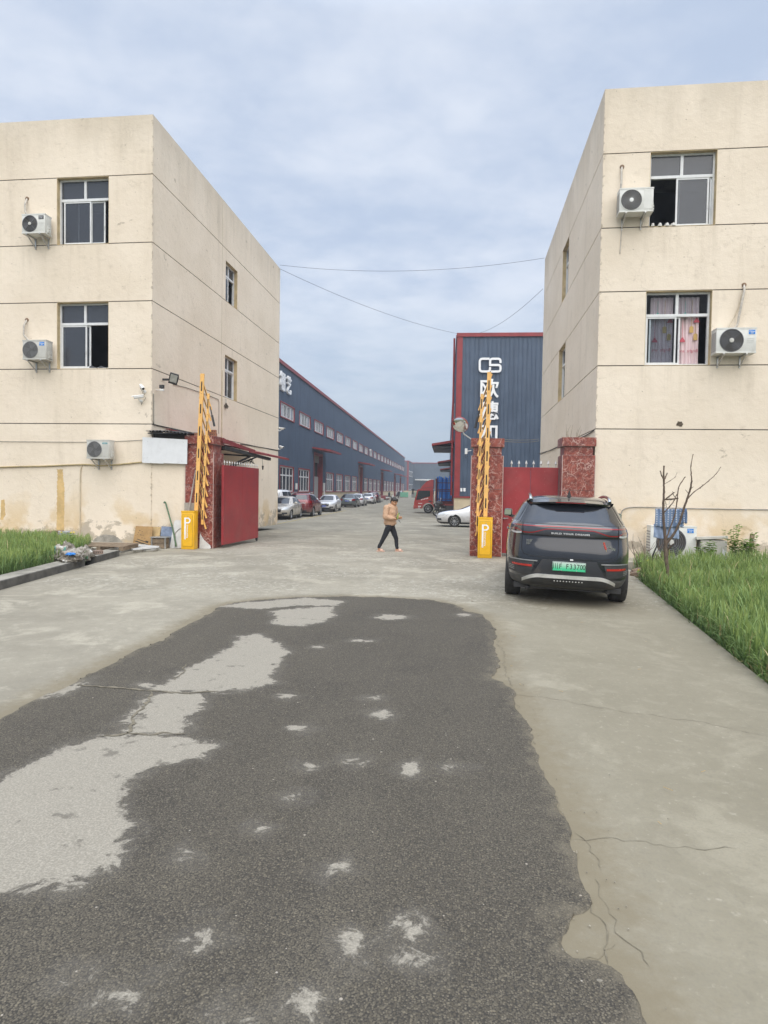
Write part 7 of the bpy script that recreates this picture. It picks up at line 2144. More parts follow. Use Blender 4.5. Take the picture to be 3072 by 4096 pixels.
# ------------------------------------------------------------------ the black SUV in the foreground
def big_suv():
    wl_, wr2 = G(2027, 2375), G(2514, 2409, -0.045)
    axv = (wr2 - wl_); axv.z = 0
    ang = math.atan2(axv.y, axv.x)
    ang = R(-5.8)
    hd = Vector((-math.sin(ang), math.cos(ang), 0))
    mid = (wl_ + wr2) / 2
    r = 0.372
    yr_ax, yf_ax = -1.36, 1.46
    c = mid - hd * yr_ax + hd * 0.06 + Vector((-0.05, 0, 0))
    t = thing('parked_suv', 'black SUV with green number plate parked before the side gate', 'car', (c.x, c.y, -0.022), ang)
    t.rotation_euler = (0, R(1.35), ang)
    t.scale = (1.025, 1.0, 1.0)
    rows = [(0.25, -2.10, 2.20, 0.84, 5), (0.33, -2.30, 2.35, 0.91, 5), (0.45, -2.41, 2.42, 0.945, 5), (0.62, -2.43, 2.44, 0.962, 5), (0.85, -2.42, 2.42, 0.972, 4.8), (1.00, -2.385, 2.32, 0.965, 4.6), (1.08, -2.37, 2.05, 0.955, 4.5), (1.14, -2.375, 1.55, 0.94, 4.4),
            (1.22, -2.37, 1.12, 0.915, 4.3), (1.285, -2.33, 0.98, 0.875, 4.2), (1.40, -2.18, 0.74, 0.815, 4), (1.52, -2.03, 0.50, 0.755, 3.9), (1.60, -1.94, 0.32, 0.705, 3.7), (1.66, -1.84, 0.12, 0.63, 3.5), (1.70, -1.62, -0.08, 0.50, 3.2), (1.722, -1.2, -0.4, 0.25, 2.6)]
    paint = mat_carpaint('paint_black_blue', (0.008, 0.010, 0.017), 0.25, low=0.22, dust=0.02)
    clad = simple('cladding_dusty', (0.075, 0.073, 0.070), 0.75, var=0.18, scale=5, dirt=0.5, dirtcol=(0.17, 0.155, 0.13))
    sh = Shell(rows, 84, 120)
    me = sh.mesh('body', [paint, clad], lambda z: 1 if z < 0.44 else 0)
    b = obj('body', me, t)
    # wheel cut in local space
    b.parent = None
    cut_arches(b, 0.93, yf_ax, yr_ax, r, 0.40)
    b.parent = t
    add_wheels(t, 0.825, yf_ax, yr_ax, r, 0.255, 5, 'suv')
    RR = sh.rear
    def rpatch(name, x0, x1, z0, z1, mt, off=0.006, nu=24, nv=6, parent=t, **k):
        f0 = x0 if callable(x0) else (lambda z: x0); f1 = x1 if callable(x1) else (lambda z: x1)
        o = patch(lambda x, z: RR(x, z, off), f0, f1, z0, z1, nu, nv).build(name, mt, parent, smooth=180)
        return o
    def strip(m, xs_, zf, th, off, dp=0.010):
        """raised band following the tail"""
        up = [RR(x, zf(x) + th / 2, off + dp) for x in xs_]; dn = [RR(x, zf(x) - th / 2, off + dp) for x in xs_]
        ub = [RR(x, zf(x) + th / 2, 0) for x in xs_]; db = [RR(x, zf(x) - th / 2, 0) for x in xs_]
        n = len(xs_)
        m.add(up + dn + ub + db, [(i, i + 1, n + i + 1, n + i) for i in range(n - 1)] + [(2 * n + i, 2 * n + i + 1, i + 1, i) for i in range(n - 1)] + [(n + i, n + i + 1, 3 * n + i + 1, 3 * n + i) for i in range(n - 1)])
    # rear window, spoiler, brake light
    wg = lambda z: sh.at(z)[0] * 0.86
    rpatch('rear_window', lambda z: -wg(z), wg, 1.275, 1.575, MCARGLASS, 0.006, 24, 10)
    m = MB(); n = 24; vs = []
    for k in range(n + 1):
        x = -0.66 + 1.32 * k / n; e = 1 - (abs(x) / 0.70) ** 4
        yb = RR(x, 1.60, 0)[1]
        vs += [(x, -1.80, 1.668 - 0.05 * (x / .66) ** 2), (x, yb - 0.10 * e - 0.03, 1.620 - 0.035 * (x / .66) ** 2), (x, yb - 0.09 * e - 0.03, 1.595 - 0.035 * (x / .66) ** 2), (x, yb + 0.05, 1.585 - 0.035 * (x / .66) ** 2)]
    m.add(vs, [(4 * k + a, 4 * k + a + 1, 4 * k + a + 5, 4 * k + a + 4) for k in range(n) for a in range(3)] + [(0, 1, 2, 3), (4 * n + 3, 4 * n + 2, 4 * n + 1, 4 * n)])
    sp = m.build('spoiler', paint, t, smooth=40, fix=True)
    m = MB(); m.box(-0.22, RR(0, 1.6, 0)[1] - 0.138, 1.603, 0.22, RR(0, 1.6, 0)[1] - 0.128, 1.615); m.build('brake_light', MRED_L, sp)
    # light bar: dark glass across the tail, two red lines, clear corner lamps
    bar_o = rpatch('light_bar', lambda z: -0.955 * sh.at(z)[0] * 1.0, lambda z: 0.955 * sh.at(z)[0], 1.105, 1.262, MLAMPD, 0.010, 60, 6)
    xs_ = [-0.86 + 1.72 * k / 60 for k in range(61)]
    m = MB(); strip(m, xs_, lambda x: 1.243 - 0.012 * abs(x), 0.018, 0.006); m.build('red_line', MRED_L, bar_o)
    def wave(x):
        a = abs(x)
        s_ = min(1, max(0, (a - 0.30) / 0.30)); s_ = s_ * s_ * (3 - 2 * s_)
        return 1.198 - 0.070 * s_ + (0.045 * min(1, max(0, (a - 0.70) / 0.08)))
    m = MB(); strip(m, xs_, wave, 0.016, 0.006); m.build('red_line', MRED_L, bar_o)
    for sg in (-1, 1):
        m = MB(); strip(m, [sg * (0.60 + 0.12 * k / 8) for k in range(9)], lambda x: 1.195, 0.028, 0.004); m.build('clear_strip', MLAMPD, bar_o)
        m = MB(); strip(m, [sg * (0.715 + 0.165 * k / 8) for k in range(9)], lambda x: 1.122 - 0.01 * math.sin((abs(x) - .715) * 19), 0.030, 0.006); m.build('reversing_lamp', MLAMP, bar_o)
        m = MB(); m.tube([RR(sg * 0.70, 1.095 + 0.175 * k / 5, 0.016) for k in range(6)], 0.006, 4); m.build('lamp_seam', MSEAM, bar_o)
    tx = lettering('BUILD YOUR DREAMS', 0.046, simple('badge_silver', (0.62, 0.63, 0.64), 0.35, 0.3), t, (0, RR(0, 1.135, 0.022)[1], 1.135), (R(90), 0, 0), 0.003, bold=0.0012, space=1.12)
    tx.scale = (1.12, 0.75, 1)
    # tailgate seam
    m = MB()
    pts = [(-0.70, 1.09), (-0.705, 0.95), (-0.69, 0.84), (-0.62, 0.785), (-0.4, 0.765), (0, 0.76), (0.4, 0.765), (0.62, 0.785), (0.69, 0.84), (0.705, 0.95), (0.70, 1.09)]
    pp = smooth_path([Vector((x, 0, z)) for x, z in pts], 5)
    m.tube([RR(p.x, p.z, 0.0) for p in pp], 0.006, 5); m.build('tailgate_seam', MSEAM, t)
    lettering('比亚迪', 0.045, MCHROME, t, (-0.57, RR(-0.57, 1.0, 0.004)[1], 1.0), (R(90), 0, 0), 0.002, bold=0.001)
    lettering('DM-i', 0.042, MCHROME, t, (-0.595, RR(-0.595, 0.955, 0.004)[1], 0.955), (R(90), 0, 0), 0.002, bold=0.001)
    for k, (ch, x, z) in enumerate((('唐', 0.565, 0.955), ('冠', 0.605, 0.935), ('军', 0.64, 0.925))): lettering(ch, 0.055 - 0.012 * (k > 0), MCHROME, t, (x, RR(x, z, 0.004)[1], z), (R(90), R(14), 0), 0.0015, bold=0.001, name='sticker_letter')
    m = MB()
    for k in range(4): x, z = 0.488 + 0.008 * k, 1.02 - 0.027 * k; m.ball((x, RR(x, z, 0.002)[1], z), (0.017, 0.008, 0.015), 10, 6)
    o = m.build('sticker_fruit', simple('sticker_red', (0.40, 0.03, 0.02), 0.4), t, smooth=180)
    m = MB(); m.bar((0.482, RR(.482, 1.04, 0.004)[1], 1.045), (0.526, RR(.526, .9, 0.004)[1], 0.90), 0.006, 0.004); m.build('stick', MWOODP, o)
    # bumper: plate recess, plate, corner reflectors, silver skid band, lower diffuser with LEDs
    rec = rpatch('plate_recess', lambda z: -(0.52 - 0.55 * (z - 0.50)), lambda z: 0.52 - 0.55 * (z - 0.50), 0.50, 0.735, simple('bumper_black', (0.02, 0.022, 0.028), 0.35, coat=0.4, dirt=0.3), 0.008, 24, 6)
    pz, py_ = 0.640, RR(0, 0.64, 0.034)[1]
    # plate: white-to-green gradient print
    tp = NT('plate_green'); q = tp.sep(tp.n('ShaderNodeTexCoord').outputs['Generated'])[2]
    tp.out(tp.mix(tp.ramp(q, 1.0, 0.25, False), (0.62, 0.72, 0.66), (0.05, 0.52, 0.25)), 0.4)
    m = MB(); m.cbox(-0.24, py_ - 0.006, pz - 0.07, 0.24, py_ + 0.02, pz + 0.07, 0.005); pl = m.build('number_plate', tp.mat, t)
    m = MB()
    for a, b_ in (((-0.236, -0.066), (0.236, -0.066)), ((-0.236, 0.066), (0.236, 0.066)), ((-0.236, -0.066), (-0.236, 0.066)), ((0.236, -0.066), (0.236, 0.066))): m.bar((a[0], py_ - 0.007, pz + a[1]), (b_[0], py_ - 0.007, pz + b_[1]), 0.004, 0.003)
    m.build('plate_border', MBLACKM, pl)
    MTXT = simple('plate_text', (0.03, 0.045, 0.035), 0.5)
    for ch, x in zip('川FF33700', (-0.195, -0.125, -0.025, 0.03, 0.082, 0.130, 0.176, 0.214)):
        o = lettering(ch, 0.108, MTXT, pl, (x, py_ - 0.0075, pz), (R(90), 0, 0), 0.001, bold=0.0006, name='plate_character'); o.scale = (0.78, 1, 1)
    m = MB()
    for x, z in ((-0.11, 0.058), (0.11, 0.058), (-0.11, -0.058), (0.11, -0.058)): m.ball((x, py_ - 0.006, pz + z), 0.008, 8, 5)
    m.build('plate_bolts', MSTEEL, pl)
    m = MB(); m.cbox(-0.24 + 0.25, py_ - 0.004, 0.735, 0.055, py_ + 0.02, 0.757, 0.003); m.build('plate_lamp', MWHITEP, t)
    for sg in (-1, 1):
        rpatch('corner_pod', (lambda z: 0.50 + (0.69 - z) * 0.25) if sg > 0 else (lambda z: -0.905), (lambda z: 0.905) if sg > 0 else (lambda z: -(0.50 + (0.69 - z) * 0.25)), 0.49, 0.685, MBLKP, 0.008, 16, 5)
        m = MB(); strip(m, [sg * (0.54 + 0.30 * k / 8) for k in range(9)], lambda x: 0.622, 0.030, 0.010); m.build('reflector', simple('reflector_red', (0.40, 0.03, 0.02), 0.25), t)
        m = MB(); strip(m, [sg * (0.46 + 0.42 * k / 10) for k in range(11)], lambda x: 0.70 - 0.012 * max(0, (abs(x) - .8) / .08), 0.016, 0.008); m.build('pod_trim', MGREYM, t)
        for k in range(3):
            m = MB(); strip(m, [sg * (0.80 + 0.09 * q / 4) for q in range(5)], lambda x: 0.585 - 0.026 * k, 0.009, 0.010); m.build('vent_fin', MGREYM, t)
    def skid(x):
        a = abs(x); s_ = min(1, max(0, (a - 0.42) / 0.26)); return 0.475 - 0.095 * s_ * s_
    m = MB(); strip(m, [-0.68 + 1.36 * k / 48 for k in range(49)], skid, 0.055, 0.004, 0.030); m.build('skid_plate', simple('skid_silver', (0.56, 0.555, 0.53), 0.45, 0.15, dirt=0.25, dirtcol=(0.25, 0.22, 0.18)), t, smooth=60)
    rpatch('diffuser', lambda z: -(0.55), lambda z: 0.55, 0.31, 0.435, MBLKP, 0.012, 20, 4)
    for k in range(10):
        x = -0.20 + 0.40 * k / 9; m = MB(); p = RR(x, 0.405, 0.016); m.ball(p, (0.010, 0.006, 0.009), 8, 5); m.build('diffuser_led', MWHITEP, t)
    m = MB(); m.box(-0.8, -2.05, 0.22, 0.8, 2.0, 0.30); m.build('underbody', MBLKP, t)
    for sg in (-1, 1):
        m = MB(); m.tube([(sg * 0.55, -1.95, 0.26), (sg * 0.60, -2.16, 0.24)], 0.03, 8); m.build('tow_lug', MBLACKM, t)
        m = MB(); m.tube([(sg * 0.3, yr_ax, 0.30), (sg * 0.72, yr_ax, 0.33)], 0.05, 8); m.build('suspension_arm', MBLACKM, t)
    # side glass, rails, mirrors, fin
    for sg in (-1, 1):
        fs_ = lambda y, z: sh.side(y, z, sg)
        patch(fs_, lin(-0.18, -0.18, 1.29, 1.57), lin(0.80, 0.38, 1.29, 1.57), 1.29, 1.57, 10, 8).build('side_window', MCARGLASS, t, smooth=180)
        patch(fs_, lin(-1.25, -1.25, 1.29, 1.57), lin(-0.24, -0.24, 1.29, 1.57), 1.29, 1.57, 10, 8).build('side_window', MCARGLASS, t, smooth=180)
        patch(fs_, lin(-1.95, -1.72, 1.30, 1.57), lin(-1.31, -1.31, 1.30, 1.57), 1.30, 1.57, 10, 8).build('side_window', MCARGLASS, t, smooth=180)
        m = MB(); m.tube([sh.side(y, 1.275, sg, 0.008) for y in (-1.95, -1.4, -0.8, -0.2, 0.4, 0.8)], 0.010, 6); m.build('window_trim', MCHROME, t)
        pts = [(sg * 0.60, -1.80, 1.63), (sg * 0.605, -1.66, 1.685), (sg * 0.62, -1.1, 1.715), (sg * 0.62, -0.5, 1.715), (sg * 0.61, -0.05, 1.68), (sg * 0.60, 0.05, 1.63)]
        m = MB(); m.tube(smooth_path(pts, 5), 0.028, 8); m.build('roof_rail', MCHROME, t, smooth=60)
        m = MB(); m.cbox(min(sg * 0.94, sg * 1.10), 0.60, 1.26, max(sg * 0.94, sg * 1.10), 0.70, 1.41, 0.035); wm = m.build('wing_mirror', paint, t, smooth=40)
        m = MB(); m.bar((sg * 0.88, 0.66, 1.24), (sg * 1.0, 0.66, 1.28), 0.06); m.build('mirror_arm', MBLKP, wm)
        m = MB(); m.box(sg * 0.965, 0.594, 1.285, sg * 1.085, 0.599, 1.39); m.build('mirror_glass', tm.mat, wm)
        m = MB()
        for yy in (-1.28, -0.21, 0.92): m.tube([sh.side(yy, 0.45 + 0.8 * k / 6, sg, 0.001) for k in range(7)], 0.006, 4)
        m.build('door_seam', MSEAM, t)
        for yy in (0.0, -1.05):
            m = MB(); m.bar(sh.side(yy, 1.12, sg, 0.016), sh.side(yy - 0.2, 1.12, sg, 0.016), 0.03, 0.025); m.build('door_handle', MCHROME, t)
    m = MB(); m.add([(-0.035, -1.55, 1.70), (0.035, -1.55, 1.70), (0.035, -1.30, 1.715), (-0.035, -1.30, 1.715), (-0.008, -1.55, 1.80), (0.008, -1.55, 1.80), (0.004, -1.40, 1.73), (-0.004, -1.40, 1.73)], [(0, 1, 5, 4), (1, 2, 6, 5), (2, 3, 7, 6), (3, 0, 4, 7), (4, 5, 6, 7), (3, 2, 1, 0)])
    m.build('roof_fin', MBLKP, t, fix=True)
    rf = lambda z: 0.8 * sh.at(z)[0]
    patch(sh.front, lambda z: -rf(z), rf, 1.26, 1.57, 14, 8).build('windscreen', MCARGLASS, t, smooth=180)
    for sg in (-1, 1): patch(lambda x, z: sh.front(sg * x, z, 0.008), lambda z: 0.5, lambda z: 0.92, 0.88, 1.0, 8, 4).build('headlight', MLAMP, t, smooth=180)
    return t
big_suv()
# ================================================================== truck, tricycle, far things
def truck():
    t = thing('truck', 'red cargo truck loaded with blue racks beside the right warehouse', 'truck', (-2.97, 56.0, YARD_Z))
    paint = mat_carpaint('paint_truck_red', (0.42, 0.034, 0.026), 0.0, low=0.3, dust=0.04)
    Wd = 1.95
    fr = lambda u, v, w: (u, w, v)
    arch = [(0.50 * math.cos(a), 0.385 + 0.50 * math.sin(a)) for a in [math.pi - 0.05 - (math.pi - 0.1) * k / 10 for k in range(11)]]
    prof = [(-1.15, 0.40), (-0.56, 0.40)] + arch + [(0.50, 0.72), (0.42, 0.74), (0.40, 2.02), (0.30, 2.10), (-0.84, 2.07), (-0.97, 2.0), (-1.16, 1.16), (-1.22, 0.92), (-1.22, 0.55)]
    m = MB(); m.prism(prof, Wd, None, fr); m.build('cab', paint, t, fix=True)
    win = [(-1.04, 1.12), (-1.01, 1.30), (-0.86, 1.95), (0.16, 1.96), (0.15, 1.46), (-0.25, 1.36), (-0.75, 1.16)]
    for w0 in (-0.006, Wd + 0.001):
        m = MB(); m.prism(win, 0.005, None, lambda u, v, w: (u, w0 + w, v)); m.build('side_window', MCARGLASS, t, fix=True)
    m = MB(); m.add([(-1.165, 0.12, 1.20), (-1.165, Wd - 0.12, 1.20), (-0.985, Wd - 0.12, 1.97), (-0.985, 0.12, 1.97)], [(0, 1, 2, 3)]); m.build('windscreen', MCARGLASS, t)
    defl = [(-0.72, 2.08), (0.42, 2.10), (0.42, 2.88), (0.30, 2.92), (0.16, 2.90), (-0.02, 2.83), (-0.20, 2.71), (-0.38, 2.54), (-0.56, 2.33)]
    m = MB(); m.prism(defl, Wd - 0.3, None, lambda u, v, w: (u, w + 0.15, v)); m.build('roof_deflector', paint, t, fix=True)
    m = MB(); m.prism([(-0.60, 2.14), (0.40, 2.24), (0.40, 2.27), (-0.58, 2.17)], 0.01, None, lambda u, v, w: (u, 0.142 + w, v)); m.build('deflector_line', MBLACKM, t, fix=True)
    m = MB(); m.cbox(-1.27, -0.02, 0.36, -1.12, Wd + 0.02, 0.68, 0.03); m.build('bumper', paint, t)
    m = MB(); m.tube([(-0.95, -0.02, 1.95), (-1.25, -0.18, 2.0), (-1.3, -0.22, 1.85)], 0.02, 6); m.cbox(-1.38, -0.30, 1.62, -1.26, -0.14, 1.95, 0.02); m.ball((-1.32, -0.2, 2.02), (0.14, 0.12, 0.09), 10, 6); m.build('wing_mirror', MBLKP, t)
    m = MB(); m.cbox(0.02, -0.012, 0.98, 0.26, 0.0, 1.10, 0.01); m.build('door_handle', MBLACKM, t)
    m = MB(); m.tube([(-0.98, -0.003, 1.10), (-0.80, -0.003, 0.62), (-0.58, -0.003, 0.5)], 0.008, 4); m.tube([(0.30, -0.003, 1.98), (0.31, -0.003, 0.95)], 0.008, 4); m.build('door_seam', MSEAM, t)
    for k in range(5):
        m = MB(); m.cbox(-0.62 + 0.13 * k, -0.006, 1.12 + 0.035 * k, -0.53 + 0.13 * k, 0.0, 1.20 + 0.035 * k, 0.002); m.build('door_decal', MLETTER, t)
    m = MB(); m.cbox(-0.86, -0.006, 0.82, -0.52, 0.0, 0.86, 0.002); m.build('door_decal', MLETTER, t)
    m = MB(); m.cbox(-0.86, -0.006, 0.55, -0.62, 0.0, 0.63, 0.002); m.build('door_decal', MLETTER, t)
    m = MB(); m.cbox(-0.85, -0.012, 0.42, -0.70, 0.0, 0.49, 0.005); m.build('side_marker', MLAMP, t)
    ty, ri, br = wheel_meshes(0.385, 0.22, 8, 'truck')
    for x in (0.0, 3.3):
        for y, rz in ((0.16, -math.pi / 2), (Wd - 0.16, math.pi / 2)):
            o = obj('wheel', ty, t, (x, y, 0.385), (0, 0, rz)); obj('rim', ri, o); obj('brake_disc', br, o)
    m = MB(); m.box(0.45, 0.35, 0.55, 4.6, 0.47, 0.78); m.box(0.45, Wd - 0.47, 0.55, 4.6, Wd - 0.35, 0.78); m.build('chassis', MBLACKM, t)
    m = MB(); m.box(0.55, 0.1, 0.45, 0.95, 0.5, 0.85); m.box(1.1, 0.05, 0.42, 2.0, 0.4, 0.8); m.build('tank_and_battery', MBLACKM, t)
    bedm = simple('bed_red', (0.115, 0.016, 0.016), 0.6, dirt=0.35)
    m = MB(); m.box(0.62, 0.0, 0.98, 4.8, Wd, 1.08)
    for k in range(14): m.box(0.66 + 0.30 * k, -0.02, 0.72, 0.80 + 0.30 * k, 0.02, 1.08)
    m.box(0.62, -0.012, 0.72, 4.8, 0.012, 0.98); m.build('cargo_bed', bedm, t)
    # stake sides
    m = MB()
    for x in (0.66, 2.0, 3.35, 4.7):
        m.box(x, -0.02, 1.08, x + 0.08, 0.03, 3.0 if x < 1 else 2.75); m.box(x, Wd - 0.03, 1.08, x + 0.08, Wd + 0.02, 2.75)
    for z in (1.22, 1.92, 2.06, 2.62): m.box(0.66, -0.025, z, 4.78, 0.0, z + 0.045); m.box(0.66, Wd, z, 4.78, Wd + 0.025, z + 0.045)
    m.box(0.60, 0, 1.08, 0.66, 0.3, 3.0); m.box(0.60, Wd - 0.3, 1.08, 0.66, Wd, 3.0); m.box(0.60, 0.3, 2.9, 0.66, Wd - 0.3, 3.0)
    m.build('stake_side', bedm, t)
    return t
truck()
MBLUEF = simple('blue_wrapped', (0.04, 0.25, 0.82), 0.5, var=0.3, scale=8, dirt=0.25, dirtcol=(0.35, 0.42, 0.55))
MBLUEF2 = simple('blue_wrapped_dark', (0.02, 0.11, 0.45), 0.5, var=0.3, scale=8)
rr = random.Random(21)
ORD = 'first second third fourth fifth sixth seventh eighth ninth tenth eleventh twelfth thirteenth fourteenth fifteenth sixteenth'.split()
for k in range(16):
    x = -2.97 + 0.80 + 0.118 * k + rr.uniform(-.02, .02); ly = 56.05 + rr.uniform(0.0, 0.12) + (0.45 if k % 2 else 0)
    h = rr.uniform(1.85, 2.12) + (0.1 if k % 2 else 0)
    w = rr.uniform(0.05, 0.075)
    t = thing('blue_rack', ORD[k] + ' blue rack from the cab standing on the red truck', 'rack', (x, ly, YARD_Z + 1.082), 0, 'blue racks on the truck')
    ln = rr.uniform(-.05, .09)
    m = MB(); m.bar((0, 0, 0), (ln, 0, h), w * 1.7, 0.035, up=(0, 1, 0)); m.bar((0, 0.9, 0), (ln, 0.9, h), w * 1.7, 0.035, up=(0, 1, 0)); m.bar((ln, 0, h), (ln, 0.9, h), 0.04); m.bar((ln * .5, 0, h * .5), (ln * .5, 0.9, h * .5), 0.03)
    m.build('frame', MBLUEF if k % 3 else MBLUEF2, t)
    m = MB(); m.ball((ln, 0.02, h + 0.02), (0.07, 0.06, 0.05), 8, 5); m.build('wrapping', MBLUEF, t)

def tricycle():
    t = thing('cargo_tricycle', 'black cargo tricycle with red-rimmed box between the truck and the white sedan', 'tricycle', (-2.05, 50.6, YARD_Z), 0)
    mb_ = simple('trike_black', (0.03, 0.031, 0.034), 0.4, coat=0.3, dirt=0.3)
    ty, ri, br = wheel_meshes(0.27, 0.12, 8, 'trike')
    for x, y in ((0, 0), (1.45, -0.42), (1.45, 0.42)):
        o = obj('wheel', ty, t, (x, y, 0.27), (0, 0, math.pi / 2)); obj('rim', ri, o)
    m = MB(); m.tube([(0.0, -0.1, 0.27), (0.2, -0.09, 0.7), (0.32, -0.08, 0.98)], 0.03, 8); m.tube([(0.0, 0.1, 0.27), (0.2, 0.09, 0.7), (0.32, 0.08, 0.98)], 0.03, 8); m.build('fork', mb_, t)
    m = MB(); m.cbox(-0.12, -0.14, 0.42, 0.24, 0.14, 0.62, 0.04); m.cbox(0.0, -0.2, 0.62, 0.3, 0.2, 1.0, 0.05); m.cbox(0.25, -0.18, 0.32, 0.75, 0.18, 0.55, 0.04); m.build('fairing', mb_, t, smooth=40)
    m = MB(); m.ball((0.0, 0, 0.86), (0.07, 0.12, 0.09), 12, 8); m.build('headlight', MLAMP, t, smooth=180)
    m = MB(); m.cbox(-0.16, -0.16, 0.28, -0.12, 0.16, 0.40, 0.005); m.build('number_plate', simple('plate_yellowish', (0.55, 0.48, 0.30), 0.6), t)
    m = MB(); m.tube(smooth_path([(0.30, -0.36, 1.08), (0.32, -0.15, 1.0), (0.32, 0.15, 1.0), (0.30, 0.36, 1.08)]), 0.018, 6); m.build('handlebar', MBLACKM, t)
    for sg in (-1, 1):
        m = MB(); m.tube([(0.3, sg * 0.3, 1.06), (0.34, sg * 0.42, 1.3)], 0.01, 5); m.ball((0.36, sg * 0.42, 1.36), (0.03, 0.11, 0.075), 12, 8); m.build('mirror', MLETTER if sg < 0 else MBLACKM, t, smooth=180)
    m = MB(); m.cbox(0.55, -0.2, 0.72, 1.0, 0.2, 0.86, 0.05); m.build('seat', mb_, t)
    m = MB()
    for a, b in (((0.72, -0.5, 0.45), (2.0, -0.47, 0.85)), ((0.72, 0.47, 0.45), (2.0, 0.5, 0.85)), ((0.72, -0.5, 0.45), (0.75, 0.5, 0.85)), ((1.97, -0.5, 0.45), (2.0, 0.5, 0.85)), ((0.72, -0.5, 0.42), (2.0, 0.5, 0.45))): m.box(*a, *b)
    bx = m.build('cargo_box', simple('box_grey', (0.055, 0.06, 0.07), 0.6, dirt=0.3), t)
    m = MB()
    for a, b in (((0.68, -0.54, 0.85), (2.04, -0.46, 0.91)), ((0.68, 0.46, 0.85), (2.04, 0.54, 0.91)), ((0.68, -0.46, 0.85), (0.76, 0.46, 0.91)), ((1.96, -0.46, 0.85), (2.04, 0.46, 0.91))): m.box(*a, *b)
    m.build('box_rim', simple('rim_red', (0.32, 0.05, 0.04), 0.6), bx)
    m = MB(); m.ball((0.22, -0.05, 1.02), (0.30, 0.26, 0.16), 14, 8); m.build('windbreak_cover', simple('cover_patterned', (0.10, 0.10, 0.11), 0.8, var=0.9, scale=20), t, smooth=180)
tricycle()

# ---------------------------------------------------------------- people
def blob(name, parts, voxel, mt, parent=None, smooth_it=6, disp=0.0, dscale=20.0, group_fn=None):
    """one continuous skin around capsules ('c', a, b, ra, rb) and ellipsoids ('e', centre, radii[, matrix])"""
    m = MB()
    for p in parts:
        if p[0] == 'c':
            a, b, ra, rb = Vector(p[1]), Vector(p[2]), p[3], p[4]
            m.ball(a, ra, 12, 8); m.ball(b, rb, 12, 8); m.tube([a, b], [ra, rb], 12)
        else:
            M_ = p[3] if len(p) > 3 else None
            s_ = MB(); s_.ball((0, 0, 0), p[2], 16, 12)
            vs = [(M_ @ Vector(v) if M_ else Vector(v)) + Vector(p[1]) for v in s_.v]
            m.add(vs, s_.f)
    o = m.build(name, mt, parent)
    md = o.modifiers.new('skin', 'REMESH'); md.mode = 'VOXEL'; md.voxel_size = voxel
    ms = o.modifiers.new('soft', 'SMOOTH'); ms.iterations = smooth_it; ms.factor = 0.5
    bpy.context.view_layer.update()
    apply_mods(o)
    if disp:
        for v in o.data.vertices:
            v.co += v.normal * disp * mnoise.fractal(v.co * dscale, 0.8, 2.0, 3)
    for p in o.data.polygons: p.use_smooth = True
    return o
MSKIN = simple('skin', (0.44, 0.235, 0.13), 0.55, var=0.06, scale=30)
MHAIR = simple('hair_dark', (0.018, 0.014, 0.012), 0.5, var=0.3, scale=40)
def mat_fleece():
    t = NT('fleece_tan'); p = t.pos('obj')
    n = t.noise(p, 90, 4, 0.7)
    c = t.mix(t.ramp(n, 0.3, 0.7), (0.40, 0.245, 0.15), (0.60, 0.40, 0.27))
    return t.out(c, 0.95, 0, t.bump(n, 0.6, 0.01))
MFLEECE = mat_fleece()
MTROUS = simple('trousers_black', (0.012, 0.013, 0.018), 0.8, var=0.25, scale=12)
MSLIP = simple('slipper_pink', (0.62, 0.40, 0.31), 0.7, var=0.06)
